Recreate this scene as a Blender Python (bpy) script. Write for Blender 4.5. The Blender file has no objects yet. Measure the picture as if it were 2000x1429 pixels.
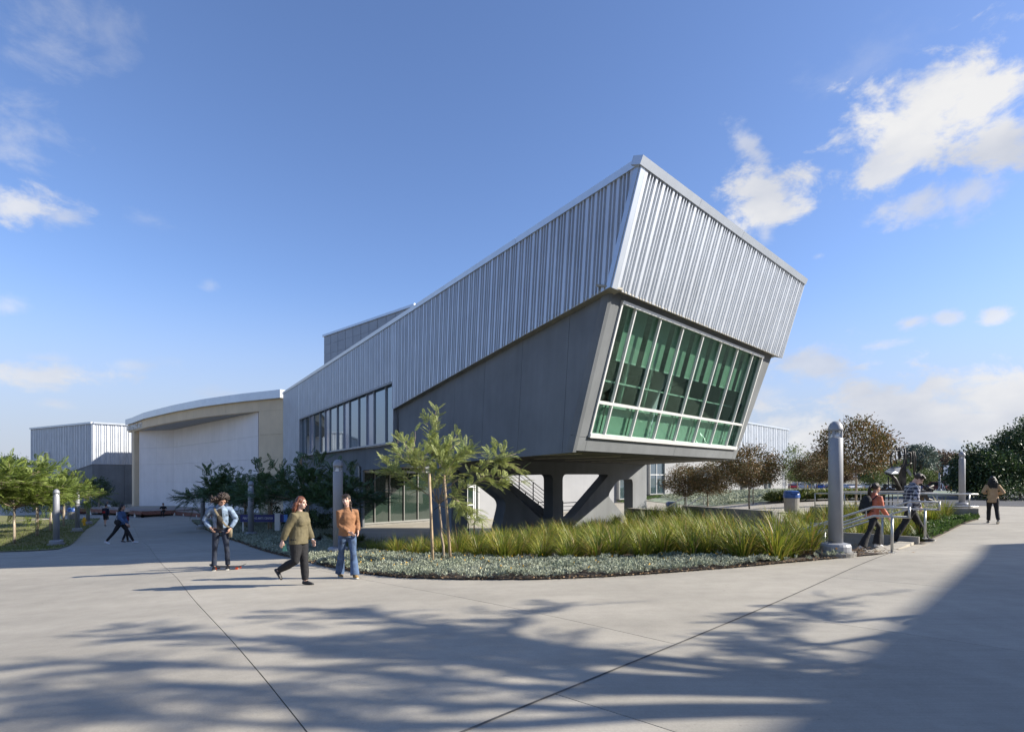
import bpy, bmesh, math, random
import numpy as np
from mathutils import Vector, Matrix, noise
from mathutils.geometry import tessellate_polygon

# ------------------------------------------------------------------ camera, world, sun, exposure
scn = bpy.context.scene
COL = scn.collection
CAM_Z = 1.65
cam_d = bpy.data.cameras.new('camera'); cam = bpy.data.objects.new('camera', cam_d); COL.objects.link(cam)
cam_d.sensor_width = 36.0; cam_d.lens = 20.52; cam_d.shift_y = 0.10875
cam_d.clip_start = 0.1; cam_d.clip_end = 5000
cam.location = (0, 0, CAM_Z); cam.rotation_euler = (math.radians(90), 0, 0)
scn.camera = cam
scn.view_settings.view_transform = 'Standard'; scn.view_settings.look = 'None'
scn.view_settings.exposure = 0.97; scn.view_settings.gamma = 1.0
scn.view_settings.use_curve_mapping = False
scn.cycles.max_bounces = 8; scn.cycles.transparent_max_bounces = 16
scn.cycles.use_denoising = True

SUN_DIR = Vector((0.8746, -0.05, 0.485)).normalized()          # towards the sun: low, from the right
sun_d = bpy.data.lights.new('sun', 'SUN'); sun = bpy.data.objects.new('sun', sun_d); COL.objects.link(sun)
sun_d.energy = 4.9; sun_d.angle = math.radians(0.53); sun_d.color = (1.0, 0.93, 0.82)
sun.rotation_euler = SUN_DIR.to_track_quat('Z', 'Y').to_euler(); sun.location = (40, 0, 40)

w = bpy.data.worlds.new('World'); scn.world = w; w.use_nodes = True
nt = w.node_tree; nt.nodes.clear(); N = nt.nodes.new; L = nt.links.new
out = N('ShaderNodeOutputWorld'); bg = N('ShaderNodeBackground'); sky = N('ShaderNodeTexSky')
sky.sky_type = 'NISHITA'; sky.sun_disc = False
sky.sun_elevation = math.asin(SUN_DIR.z); sky.sun_rotation = math.atan2(SUN_DIR.x, SUN_DIR.y)
sky.altitude = 100; sky.air_density = 1.0; sky.dust_density = 0.6; sky.ozone_density = 4.0
SKY_STR = 0.095
bg.inputs['Strength'].default_value = SKY_STR
tc = N('ShaderNodeTexCoord')
def wmath(op, a, b=None, c=None, clamp=False):
    m = N('ShaderNodeMath'); m.operation = op; m.use_clamp = clamp
    for i, v in enumerate((a, b, c)):
        if v is None: continue
        if isinstance(v, (int, float)): m.inputs[i].default_value = v
        else: L(v, m.inputs[i])
    return m.outputs[0]
nz = N('ShaderNodeTexNoise'); nz.inputs['Scale'].default_value = 13.0; nz.inputs['Detail'].default_value = 15.0
nz.inputs['Roughness'].default_value = 0.62; nz.inputs['Distortion'].default_value = 0.25
mp = N('ShaderNodeMapping'); mp.inputs['Scale'].default_value = (1.0, 1.0, 1.7)
L(tc.outputs['Generated'], mp.inputs['Vector']); L(mp.outputs[0], nz.inputs['Vector'])
def blob(px, py, wx, wy, rot=0.0, dens=1.0):
    """soft lens-shaped cloud body in a direction of the sky"""
    d = Vector(((px-1000)/1140.0, 1.0, (932-py)/1140.0)); ln = d.length; d.normalize()
    sub = N('ShaderNodeVectorMath'); sub.operation = 'SUBTRACT'
    L(tc.outputs['Generated'], sub.inputs[0]); sub.inputs[1].default_value = d
    az = math.atan2(d.x, d.y)
    vr = N('ShaderNodeVectorRotate'); vr.rotation_type = 'Z_AXIS'; vr.inputs['Angle'].default_value = az
    L(sub.outputs[0], vr.inputs['Vector'])
    v = vr.outputs[0]
    if rot:
        vr2 = N('ShaderNodeVectorRotate'); vr2.rotation_type = 'Y_AXIS'; vr2.inputs['Angle'].default_value = math.radians(rot)
        L(v, vr2.inputs['Vector']); v = vr2.outputs[0]
    ca = abs(math.cos(az))
    sc = N('ShaderNodeVectorMath'); sc.operation = 'MULTIPLY'
    sx = wx/1140.0*ca*ca*1.0; sz = wy/1140.0*ca
    sc.inputs[1].default_value = (1/max(sx, .01), 1/0.5, 1/max(sz, .006))
    L(v, sc.inputs[0])
    le = N('ShaderNodeVectorMath'); le.operation = 'LENGTH'; L(sc.outputs[0], le.inputs[0])
    m = wmath('SUBTRACT', 1.0, le.outputs['Value'], clamp=False)
    m = wmath('MAXIMUM', m, -1.0)
    return m, dens
blobs = [(1800,235,190,105,0,1),(1740,320,135,62,12,.95),(1900,205,95,60,0,1),(1955,285,110,70,0,1),(1780,405,130,50,0,.75),(1900,380,120,50,0,.65),
 (1490,385,105,75,0,1),(1495,450,40,50,0,.6),(1470,292,85,26,-35,.7),(1850,620,40,16,0,.7),(1775,630,45,17,0,.75),(1945,612,42,22,0,.8),
 (1712,675,85,15,0,.6),(1600,715,150,55,0,.8),(1790,815,460,125,0,.95),(1960,775,260,100,0,.95),(1600,840,260,70,0,.85),(1500,770,90,50,0,.45),(1985,165,50,25,-20,.5),
 (45,400,130,42,6,.85),(120,425,90,28,12,.6),(40,235,120,75,15,.42),(110,735,200,34,5,.8),(110,790,60,14,0,.5),(265,712,95,22,4,.4),(15,600,55,26,0,.4),
 (412,558,26,18,0,.3),(75,40,150,80,25,.3),(215,60,70,60,30,.22),(300,430,70,24,0,.2),(420,770,120,20,0,.3),(1600,500,20,10,0,.4),(1690,120,140,50,0,.15),(95,700,80,14,0,.35)]
acc = None; cden = None
nsub = wmath('SUBTRACT', nz.outputs['Fac'], 0.5)
namp = wmath('MULTIPLY', nsub, 3.0)
for b in blobs:
    m, dn = blob(*b)
    e = wmath('ADD', m, namp)
    mr = N('ShaderNodeMapRange'); mr.interpolation_type = 'SMOOTHSTEP'
    mr.inputs['From Min'].default_value = 0.06; mr.inputs['From Max'].default_value = 0.72 + (1-b[5])*0.7
    mr.inputs['To Max'].default_value = b[5]
    L(e, mr.inputs['Value'])
    acc = mr.outputs[0] if acc is None else wmath('MAXIMUM', acc, mr.outputs[0])
# cloud shading: soft grey undersides from a coarser noise
nz2 = N('ShaderNodeTexNoise'); nz2.inputs['Scale'].default_value = 5.0; nz2.inputs['Detail'].default_value = 6.0
L(mp.outputs[0], nz2.inputs['Vector'])
cr = N('ShaderNodeMix'); cr.data_type = 'RGBA'
cr.inputs[6].default_value = (3.3, 3.5, 4.0, 1); cr.inputs[7].default_value = (4.7, 4.7, 4.75, 1)
mr = N('ShaderNodeMapRange'); mr.inputs['From Min'].default_value = .38; mr.inputs['From Max'].default_value = .62
L(nz2.outputs['Fac'], mr.inputs['Value']); L(mr.outputs[0], cr.inputs[0])
mx = N('ShaderNodeMix'); mx.data_type = 'RGBA'
# clear-sky tint
hs = N('ShaderNodeHueSaturation'); hs.inputs['Saturation'].default_value = 1.0
hs.inputs['Saturation'].default_value = 1.0
tint = N('ShaderNodeMix'); tint.data_type = 'RGBA'; tint.blend_type = 'MULTIPLY'; tint.inputs[0].default_value = 1; tint.inputs[7].default_value = (1.03, 1.01, 1.14, 1)
L(sky.outputs[0], tint.inputs[6]); L(tint.outputs[2], hs.inputs['Color'])
# pale haze low over the horizon
sxyz = N('ShaderNodeSeparateXYZ'); L(tc.outputs['Generated'], sxyz.inputs[0])
hzr = N('ShaderNodeMapRange'); hzr.interpolation_type = 'SMOOTHERSTEP'; hzr.inputs['From Min'].default_value = -.02; hzr.inputs['From Max'].default_value = .34
hzr.inputs['To Min'].default_value = .88; hzr.inputs['To Max'].default_value = 0; L(sxyz.outputs[2], hzr.inputs['Value'])
hmix = N('ShaderNodeMix'); hmix.data_type = 'RGBA'; L(hzr.outputs[0], hmix.inputs[0]); L(hs.outputs[0], hmix.inputs[6]); hmix.inputs[7].default_value = (2.75, 3.0, 3.65, 1)
L(acc, mx.inputs[0]); L(hmix.outputs[2], mx.inputs[6]); L(cr.outputs[2], mx.inputs[7])
L(mx.outputs[2], bg.inputs['Color']); L(bg.outputs[0], out.inputs['Surface'])

# ------------------------------------------------------------------ numbers shared by everything
F = 1140.0; HZ = 932.0
def P(px, py, d): return Vector(((px-1000)/F*d, d, CAM_Z + (HZ-py)/F*d))
U = Vector((1090, 1140, 0)).normalized()      # direction of the front facade (to the right and away)
V = Vector((-U.y, U.x, 0))                    # to the left and away
S = Vector((-700, 1140, 0)).normalized()      # direction of the long side wall
ZW = CAM_Z

# terrain: thin plate spline through surveyed levels (x, y, height of camera above it)
_T = [(0,0,1.65),(0,4,1.66),(-4,4,1.72),(5,5,1.65),(12,8,1.65),(30,10,1.65),(8.4,12.9,1.66),(16.7,20.3,1.64),(18.2,22.7,1.65),(30,30,1.66),
(45,45,1.68),(-3.9,10.6,1.98),(-6.2,12.5,2.06),(-7.1,10.4,2.1),(-7.4,15.9,2.34),(-13.3,15.2,2.47),(-5.2,17.4,2.36),(-15.3,23,2.75),(-13.3,29.8,3.08),
(-23.4,30,3.5),(-30.5,41,3.84),(-37,51,4.12),(-36,60,3.8),(-50,70,4.1),(-70,90,4.4),(-90,90,4.6),(-12,5,2.25),(-25,15,2.95),(-9.5,35.5,3.05),(-4,41,3.05),
(0,36,3.05),(10,44,2.9),(5,33,2.85),(4,24,2.35),(-2,20,2.55),(-3,24,2.9),(0,26,2.9),(-6,22,2.75),(-20,50,3.5),(14,60,2.1),(43,91,2.07),(60,150,3.1),(100,160,3.3),(0,11,1.86),(3,10.5,1.76),(5,11.1,1.70),
(0,-10,1.6),(-30,-10,2.6),(30,-10,1.6),(20,60,1.9),(80,100,2.4),(7.0,16.5,2.1),(9.5,18.5,2.05),(12,26,1.68),(8.5,29,1.75),(20,40,1.7),(60,70,1.75),(-60,50,4.3),(-60,20,3.9),(0,130,3.1),(-80,140,4.4),(130,60,2.6),(-3,12.6,2.03),(2,20,2.15),(8,22,2.0)]
_T = np.array(_T, float)
def _phi(r2): return np.where(r2 > 1e-9, 0.5*r2*np.log(np.maximum(r2, 1e-9)), 0.0)
_n = len(_T)
_A = np.zeros((_n+3, _n+3)); _d = ((_T[:, None, :2]-_T[None, :, :2])**2).sum(2)
_A[:_n, :_n] = _phi(_d) + np.eye(_n)*0.5; _A[:_n, _n] = 1; _A[:_n, _n+1:] = _T[:, :2]; _A[_n, :_n] = 1; _A[_n+1:, :_n] = _T[:, :2].T
_w = np.linalg.solve(_A, np.concatenate([ZW-_T[:, 2], np.zeros(3)]))
def hts(x, y):
    x = np.asarray(x, float); y = np.asarray(y, float)
    cx = np.clip(x, -95, 130); cy = np.clip(y, -12, 165)
    r2 = (cx[..., None]-_T[:, 0])**2 + (cy[..., None]-_T[:, 1])**2
    return (_phi(r2)*_w[:_n]).sum(-1) + _w[_n] + _w[_n+1]*cx + _w[_n+2]*cy
def gz(x, y): return float(hts(np.array([x]), np.array([y]))[0])
def G(px, py):
    """where the sight line through this picture point meets the ground"""
    r = (px-1000)/F; s = (py-HZ)/F
    y = np.concatenate([np.arange(2.5, 60, .1), np.arange(60, 200, .5)])
    f = (ZW - s*y) - hts(r*y, y)
    k = np.where(f <= 0)[0]
    if len(k) == 0 or k[0] == 0: d = 100.0
    else:
        i = k[0]; d = y[i-1] + (y[i]-y[i-1])*f[i-1]/(f[i-1]-f[i])
    return Vector((r*d, d, gz(r*d, d)))
def GD(px, d):
    x = (px-1000)/F*d
    return Vector((x, d, gz(x, d)))

# ------------------------------------------------------------------ object helpers
def link(o):
    COL.objects.link(o); return o
def tag(o, label=None, cat=None, group=None, kind=None):
    if label: o['label'] = label
    if cat: o['category'] = cat
    if group: o['group'] = group
    if kind: o['kind'] = kind
    return o
def thing(name, label, cat, loc=(0, 0, 0), group=None, rz=0.0):
    o = bpy.data.objects.new(name, None); link(o); o.empty_display_size = .2
    o.location = loc; o.rotation_euler = (0, 0, rz); return tag(o, label, cat, group)
def setparent(o, p):
    if p is None: return
    o.parent = p
    if p.type == 'EMPTY' and p.parent is None:
        o.matrix_parent_inverse = (Matrix.Translation(p.location) @ Matrix.Rotation(p.rotation_euler[2], 4, 'Z')).inverted()
class MB:
    def __init__(s): s.v = []; s.f = []; s.mi = []
    def quad(s, a, b, c, d, m=0):
        n = len(s.v); s.v += [tuple(a), tuple(b), tuple(c), tuple(d)]; s.f.append((n, n+1, n+2, n+3)); s.mi.append(m)
    def poly(s, pts, m=0):
        n = len(s.v); s.v += [tuple(p) for p in pts]; s.f.append(tuple(range(n, n+len(pts)))); s.mi.append(m)
    def hexa(s, p, m=0):
        n = len(s.v); s.v += [tuple(q) for q in p]
        for f in ((3,2,1,0),(4,5,6,7),(0,1,5,4),(1,2,6,5),(2,3,7,6),(3,0,4,7)):
            s.f.append(tuple(n+i for i in f)); s.mi.append(m)
        return s
    def box(s, c, sz, X=(1,0,0), Y=(0,1,0), Z=(0,0,1), m=0):
        c = Vector(c); X = Vector(X)*sz[0]/2; Y = Vector(Y)*sz[1]/2; Z = Vector(Z)*sz[2]/2
        return s.hexa([c-X-Y-Z, c+X-Y-Z, c+X+Y-Z, c-X+Y-Z, c-X-Y+Z, c+X-Y+Z, c+X+Y+Z, c-X+Y+Z], m)
    def bar(s, a, b, wd, th, side=(0,0,1), m=0):
        """box from a to b; wd across along 'side', th along the third axis"""
        a = Vector(a); b = Vector(b); t = (b-a).normalized(); sd = Vector(side); sd = (sd - t*sd.dot(t)).normalized(); n = t.cross(sd)
        X = sd*wd/2; Y = n*th/2
        return s.hexa([a-X-Y, a+X-Y, a+X+Y, a-X+Y, b-X-Y, b+X-Y, b+X+Y, b-X+Y], m)
    def prism(s, poly, z0, z1, m=0):
        n = len(poly); b = len(s.v)
        z0f = z0 if callable(z0) else (lambda p: z0); z1f = z1 if callable(z1) else (lambda p: z1)
        s.v += [(p[0], p[1], z0f(p)) for p in poly] + [(p[0], p[1], z1f(p)) for p in poly]
        s.f.append(tuple(b+i for i in reversed(range(n)))); s.mi.append(m)
        s.f.append(tuple(b+n+i for i in range(n))); s.mi.append(m)
        for i in range(n):
            j = (i+1) % n; s.f.append((b+i, b+j, b+n+j, b+n+i)); s.mi.append(m)
        return s
    def slab(s, pts, off, m=0):
        """closed plate: polygon pts thickened by vector off"""
        n = len(pts); b = len(s.v); off = Vector(off)
        s.v += [tuple(p) for p in pts] + [tuple(Vector(p)+off) for p in pts]
        s.f.append(tuple(b+i for i in reversed(range(n)))); s.mi.append(m)
        s.f.append(tuple(b+n+i for i in range(n))); s.mi.append(m)
        for i in range(n):
            j = (i+1) % n; s.f.append((b+i, b+j, b+n+j, b+n+i)); s.mi.append(m)
        return s
    def tube(s, pts, r, n=8, cap=True, m=0, flat=1.0, side=None):
        pts = [Vector(p) for p in pts]; rs = r if isinstance(r, (list, tuple)) else [r]*len(pts)
        t0 = (pts[1]-pts[0]).normalized()
        ref = Vector(side) if side is not None else (Vector((0,0,1)) if abs(t0.z) < .9 else Vector((1,0,0)))
        b0 = len(s.v)
        for i, p in enumerate(pts):
            t = (pts[min(i+1, len(pts)-1)]-pts[max(i-1, 0)]).normalized()
            a = ref - t*ref.dot(t)
            if a.length < 1e-5: a = t.orthogonal()
            a.normalize(); c = t.cross(a); ref = a
            ri = rs[i]; ra, rb = ri if isinstance(ri, tuple) else (ri, ri*flat)
            for k in range(n):
                q = 2*math.pi*k/n; s.v.append(tuple(p + a*math.cos(q)*ra + c*math.sin(q)*rb))
        for i in range(len(pts)-1):
            for k in range(n):
                k2 = (k+1) % n
                s.f.append((b0+i*n+k, b0+i*n+k2, b0+(i+1)*n+k2, b0+(i+1)*n+k)); s.mi.append(m)
        if cap:
            s.f.append(tuple(b0+k for k in reversed(range(n)))); s.mi.append(m)
            e = b0+(len(pts)-1)*n; s.f.append(tuple(e+k for k in range(n))); s.mi.append(m)
        return s
    def lathe(s, prof, c=(0,0,0), n=20, m=0):
        c = Vector(c); b0 = len(s.v)
        for r, z in prof:
            for k in range(n):
                q = 2*math.pi*k/n; s.v.append((c.x+r*math.cos(q), c.y+r*math.sin(q), c.z+z))
        for i in range(len(prof)-1):
            for k in range(n):
                k2 = (k+1) % n; s.f.append((b0+i*n+k, b0+i*n+k2, b0+(i+1)*n+k2, b0+(i+1)*n+k)); s.mi.append(m)
        s.f.append(tuple(b0+k for k in reversed(range(n)))); s.mi.append(m)
        e = b0+(len(prof)-1)*n; s.f.append(tuple(e+k for k in range(n))); s.mi.append(m)
        return s
    def ell(s, c, r, X=(1,0,0), Y=(0,1,0), Z=(0,0,1), n=12, m=0):
        c = Vector(c); X = Vector(X); Y = Vector(Y); Z = Vector(Z); b0 = len(s.v); h = n//2+1
        for i in range(h):
            th = math.pi*(i+.001 if i == 0 else (i-.001 if i == h-1 else i))/(h-1)
            for k in range(n):
                q = 2*math.pi*k/n
                s.v.append(tuple(c + X*r[0]*math.sin(th)*math.cos(q) + Y*r[1]*math.sin(th)*math.sin(q) - Z*r[2]*math.cos(th)))
        for i in range(h-1):
            for k in range(n):
                k2 = (k+1) % n; s.f.append((b0+i*n+k, b0+i*n+k2, b0+(i+1)*n+k2, b0+(i+1)*n+k)); s.mi.append(m)
        s.f.append(tuple(b0+k for k in reversed(range(n)))); s.mi.append(m)
        s.f.append(tuple(b0+(h-1)*n+k for k in range(n))); s.mi.append(m)
        return s
    def mesh(s, name, mats, smooth=False):
        me = bpy.data.meshes.new(name); me.from_pydata(s.v, [], s.f)
        for m in (mats if isinstance(mats, (list, tuple)) else [mats]): me.materials.append(m)
        if len(me.polygons) == len(s.mi) and any(s.mi): me.polygons.foreach_set('material_index', s.mi)
        if smooth: me.polygons.foreach_set('use_smooth', [True]*len(me.polygons))
        me.update(); return me
    def build(s, name, mats, parent=None, smooth=False, label=None, bevel=0, fix=False):
        me = s.mesh(name, mats, smooth)
        if fix:
            bm = bmesh.new(); bm.from_mesh(me); bmesh.ops.recalc_face_normals(bm, faces=bm.faces); bm.to_mesh(me); bm.free()
        o = bpy.data.objects.new(name, me); link(o); setparent(o, parent)
        if label: o['label'] = label
        if bevel:
            b = o.modifiers.new('bevel', 'BEVEL'); b.width = bevel; b.segments = 2; b.limit_method = 'ANGLE'
        return o
def kids(o): return [c for c in bpy.data.objects if c.parent == o]
def copy_tree(root, loc=None, rz=None, scale=None, label=None, group=None, table=None):
    """copy a thing with its parts and sub-parts (table caches who its children are)"""
    ch = table[root.name] if table else {c: kids(c) for c in kids(root)}
    r = root.copy(); link(r)
    if loc is not None: r.location = loc
    if rz is not None: r.rotation_euler = (0, 0, rz)
    if scale is not None: r.scale = (scale,)*3 if not hasattr(scale, '__len__') else scale
    if label: r['label'] = label
    if group: r['group'] = group
    for c, sub in ch.items():
        k = c.copy(); link(k); k.parent = r
        for g in sub:
            h = g.copy(); link(h); h.parent = k
    return r
def famtable(root): return {root.name: {c: kids(c) for c in kids(root)}}

# ------------------------------------------------------------------ materials
MATS = {}
def mat(name, col, rough=.6, metal=0.0, var=.12, vscale=3.0, bump=.0, bscale=40.0, ior=None, col2=None, stretch=None, island=0.0, transl=0.0, ramp=None, spec=None, streak=0.0, coords='Object'):
    if name in MATS: return MATS[name]
    m = bpy.data.materials.new(name); m.use_nodes = True; t = m.node_tree; nn = t.nodes; ll = t.links
    b = nn['Principled BSDF']; b.inputs['Roughness'].default_value = rough; b.inputs['Metallic'].default_value = metal
    if ior: b.inputs['IOR'].default_value = ior
    if spec is not None: b.inputs['Specular IOR Level'].default_value = spec
    c = nn.new('ShaderNodeTexCoord'); mpn = nn.new('ShaderNodeMapping'); ll.new(c.outputs[coords], mpn.inputs['Vector'])
    if stretch: mpn.inputs['Scale'].default_value = stretch
    n1 = nn.new('ShaderNodeTexNoise'); n1.inputs['Scale'].default_value = vscale; n1.inputs['Detail'].default_value = 7; n1.inputs['Roughness'].default_value = .62
    ll.new(mpn.outputs[0], n1.inputs['Vector'])
    mixn = nn.new('ShaderNodeMix'); mixn.data_type = 'RGBA'
    c2 = col2 if col2 else tuple(max(0, x*(1-2*var)) for x in col)
    c1 = col if col2 else tuple(min(1, x*(1+var)) for x in col)
    mixn.inputs[6].default_value = (*c1, 1); mixn.inputs[7].default_value = (*c2, 1)
    r = nn.new('ShaderNodeMapRange'); r.inputs['From Min'].default_value = .3; r.inputs['From Max'].default_value = .7
    ll.new(n1.outputs['Fac'], r.inputs['Value']); ll.new(r.outputs[0], mixn.inputs[0])
    colout = mixn.outputs[2]
    if island or ramp:
        g = nn.new('ShaderNodeNewGeometry')
        if ramp:
            cr_ = nn.new('ShaderNodeValToRGB'); e = cr_.color_ramp.elements
            while len(e) > 1: e.remove(e[-1])
            e[0].position = ramp[0][0]; e[0].color = (*ramp[0][1], 1)
            for p_, q_ in ramp[1:]:
                k = e.new(p_); k.color = (*q_, 1)
            ll.new(g.outputs['Random Per Island'], cr_.inputs[0])
            mm = nn.new('ShaderNodeMix'); mm.data_type = 'RGBA'; mm.inputs[0].default_value = .75
            ll.new(colout, mm.inputs[6]); ll.new(cr_.outputs[0], mm.inputs[7]); colout = mm.outputs[2]
        if island:
            hv = nn.new('ShaderNodeHueSaturation'); rr = nn.new('ShaderNodeMapRange')
            rr.inputs['To Min'].default_value = 1-island; rr.inputs['To Max'].default_value = 1+island
            ll.new(g.outputs['Random Per Island'], rr.inputs['Value']); ll.new(rr.outputs[0], hv.inputs['Value'])
            ll.new(colout, hv.inputs['Color']); colout = hv.outputs[0]
    if streak:
        n3 = nn.new('ShaderNodeTexNoise'); n3.inputs['Scale'].default_value = 1.0; n3.inputs['Detail'].default_value = 5
        m3 = nn.new('ShaderNodeMapping'); m3.inputs['Scale'].default_value = (2.2, 2.2, .12); ll.new(c.outputs[coords], m3.inputs['Vector']); ll.new(m3.outputs[0], n3.inputs['Vector'])
        r3 = nn.new('ShaderNodeMapRange'); r3.inputs['From Min'].default_value = .35; r3.inputs['From Max'].default_value = .7; r3.inputs['To Min'].default_value = 1.0; r3.inputs['To Max'].default_value = 1-streak
        ll.new(n3.outputs['Fac'], r3.inputs['Value'])
        h3 = nn.new('ShaderNodeHueSaturation'); ll.new(r3.outputs[0], h3.inputs['Value']); ll.new(colout, h3.inputs['Color']); colout = h3.outputs[0]
    ll.new(colout, b.inputs['Base Color'])
    if bump:
        n2 = nn.new('ShaderNodeTexNoise'); n2.inputs['Scale'].default_value = bscale; n2.inputs['Detail'].default_value = 6
        ll.new(mpn.outputs[0], n2.inputs['Vector'])
        bp = nn.new('ShaderNodeBump'); bp.inputs['Strength'].default_value = bump; bp.inputs['Distance'].default_value = .02
        ll.new(n2.outputs['Fac'], bp.inputs['Height']); ll.new(bp.outputs[0], b.inputs['Normal'])
    if transl:
        tr = nn.new('ShaderNodeBsdfTranslucent'); ll.new(colout, tr.inputs['Color'])
        ms = nn.new('ShaderNodeMixShader'); ms.inputs[0].default_value = transl
        o = nn['Material Output']; ll.new(b.outputs[0], ms.inputs[1]); ll.new(tr.outputs[0], ms.inputs[2]); ll.new(ms.outputs[0], o.inputs['Surface'])
    MATS[name] = m; return m

def paving_mat(name, col, broom):
    m = bpy.data.materials.new(name); m.use_nodes = True; t = m.node_tree; nn = t.nodes; ll = t.links
    b = nn['Principled BSDF']; b.inputs['Roughness'].default_value = .82; b.inputs['Specular IOR Level'].default_value = .35
    c = nn.new('ShaderNodeTexCoord')
    def noise_(scale, det, rough=.6, st=None, rot=0):
        mpn = nn.new('ShaderNodeMapping'); ll.new(c.outputs['Object'], mpn.inputs['Vector'])
        mpn.inputs['Rotation'].default_value = (0, 0, rot)
        if st: mpn.inputs['Scale'].default_value = st
        n = nn.new('ShaderNodeTexNoise'); n.inputs['Scale'].default_value = scale; n.inputs['Detail'].default_value = det; n.inputs['Roughness'].default_value = rough
        ll.new(mpn.outputs[0], n.inputs['Vector']); return n.outputs['Fac']
    def rng(v, a, b_, lo, hi):
        r = nn.new('ShaderNodeMapRange'); r.inputs['From Min'].default_value = a; r.inputs['From Max'].default_value = b_
        r.inputs['To Min'].default_value = lo; r.inputs['To Max'].default_value = hi; ll.new(v, r.inputs['Value']); return r.outputs[0]
    def mul(a, b_):
        q = nn.new('ShaderNodeMath'); q.operation = 'MULTIPLY'; ll.new(a, q.inputs[0]); ll.new(b_, q.inputs[1]); return q.outputs[0]
    rot = -math.atan2(U.y, U.x)
    v = rng(noise_(.35, 5), .3, .7, .86, 1.08)
    v = mul(v, rng(noise_(2.3, 8, .7), .3, .7, .88, 1.07))
    inf = nn.new('ShaderNodeObjectInfo'); v = mul(v, rng(inf.outputs['Random'], 0, 1, .94, 1.05))
    cr_ = noise_(1.1, 3, .5); v = mul(v, rng(noise_(7, 9, .75, (.35, 1, 1), rot), .60, .74, 1.0, .80))
    v = mul(v, rng(noise_(60, 4, .7), .3, .7, .90, 1.07))
    v = mul(v, rng(noise_(.9, 6, .65, (.22, 1.6, 1), rot), .35, .75, 1.03, .88))          # drag marks of the finish
    if broom: v = mul(v, rng(noise_(6, 5, .6, (.12, 6.0, 1), rot+math.radians(62)), .3, .7, .93, 1.05))
    vo2 = nn.new('ShaderNodeTexVoronoi'); vo2.inputs['Scale'].default_value = 4.3; ll.new(c.outputs['Object'], vo2.inputs['Vector']); v = mul(v, rng(vo2.outputs['Distance'], .02, .05, .82, 1.0))
    # small dark spots
    vo = nn.new('ShaderNodeTexVoronoi'); vo.inputs['Scale'].default_value = 1.3; ll.new(c.outputs['Object'], vo.inputs['Vector'])
    v = mul(v, rng(vo.outputs['Distance'], .012, .03, .62, 1.0))
    hv = nn.new('ShaderNodeHueSaturation'); hv.inputs['Color'].default_value = (*col, 1); ll.new(v, hv.inputs['Value'])
    ll.new(hv.outputs[0], b.inputs['Base Color'])
    bp = nn.new('ShaderNodeBump'); bp.inputs['Strength'].default_value = .35; bp.inputs['Distance'].default_value = .006
    ad = nn.new('ShaderNodeMath'); ad.operation = 'ADD'; ll.new(noise_(90, 5, .7), ad.inputs[0])
    ll.new(noise_(14, 5, .6, (.15, 8.0, 1), rot+math.radians(62)) if broom else noise_(25, 5), ad.inputs[1])
    ll.new(ad.outputs[0], bp.inputs['Height']); ll.new(bp.outputs[0], b.inputs['Normal'])
    MATS[name] = m; return m

def glass_mat(name, tint, gloss=1.0, rough=.01, ior=1.6):
    """thin tinted pane: lets light through, mirrors by Fresnel"""
    m = bpy.data.materials.new(name); m.use_nodes = True; t = m.node_tree; nn = t.nodes; ll = t.links
    for n in list(nn):
        if n.type != 'OUTPUT_MATERIAL': nn.remove(n)
    o = [n for n in nn if n.type == 'OUTPUT_MATERIAL'][0]
    tr = nn.new('ShaderNodeBsdfTransparent'); tr.inputs[0].default_value = (*tint, 1)
    gl = nn.new('ShaderNodeBsdfGlossy'); gl.inputs['Roughness'].default_value = rough; gl.inputs[0].default_value = (.9, .97, .93, 1)
    fr = nn.new('ShaderNodeFresnel'); fr.inputs['IOR'].default_value = ior
    c = nn.new('ShaderNodeTexCoord'); n1 = nn.new('ShaderNodeTexNoise'); n1.inputs['Scale'].default_value = .7; ll.new(c.outputs['Object'], n1.inputs['Vector'])
    bp = nn.new('ShaderNodeBump'); bp.inputs['Strength'].default_value = .06; bp.inputs['Distance'].default_value = .05
    ll.new(n1.outputs['Fac'], bp.inputs['Height']); ll.new(bp.outputs[0], gl.inputs['Normal'])
    mu = nn.new('ShaderNodeMath'); mu.operation = 'MULTIPLY'; mu.inputs[1].default_value = gloss; mu.use_clamp = True; ll.new(fr.outputs[0], mu.inputs[0])
    ge = nn.new('ShaderNodeNewGeometry'); iv = nn.new('ShaderNodeMath'); iv.operation = 'SUBTRACT'; iv.inputs[0].default_value = 1; ll.new(ge.outputs['Backfacing'], iv.inputs[1])
    m2 = nn.new('ShaderNodeMath'); m2.operation = 'MULTIPLY'; ll.new(mu.outputs[0], m2.inputs[0]); ll.new(iv.outputs[0], m2.inputs[1]); mu = m2
    ms = nn.new('ShaderNodeMixShader'); ll.new(mu.outputs[0], ms.inputs[0]); ll.new(tr.outputs[0], ms.inputs[1]); ll.new(gl.outputs[0], ms.inputs[2])
    ll.new(ms.outputs[0], o.inputs['Surface']); MATS[name] = m; return m

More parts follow.
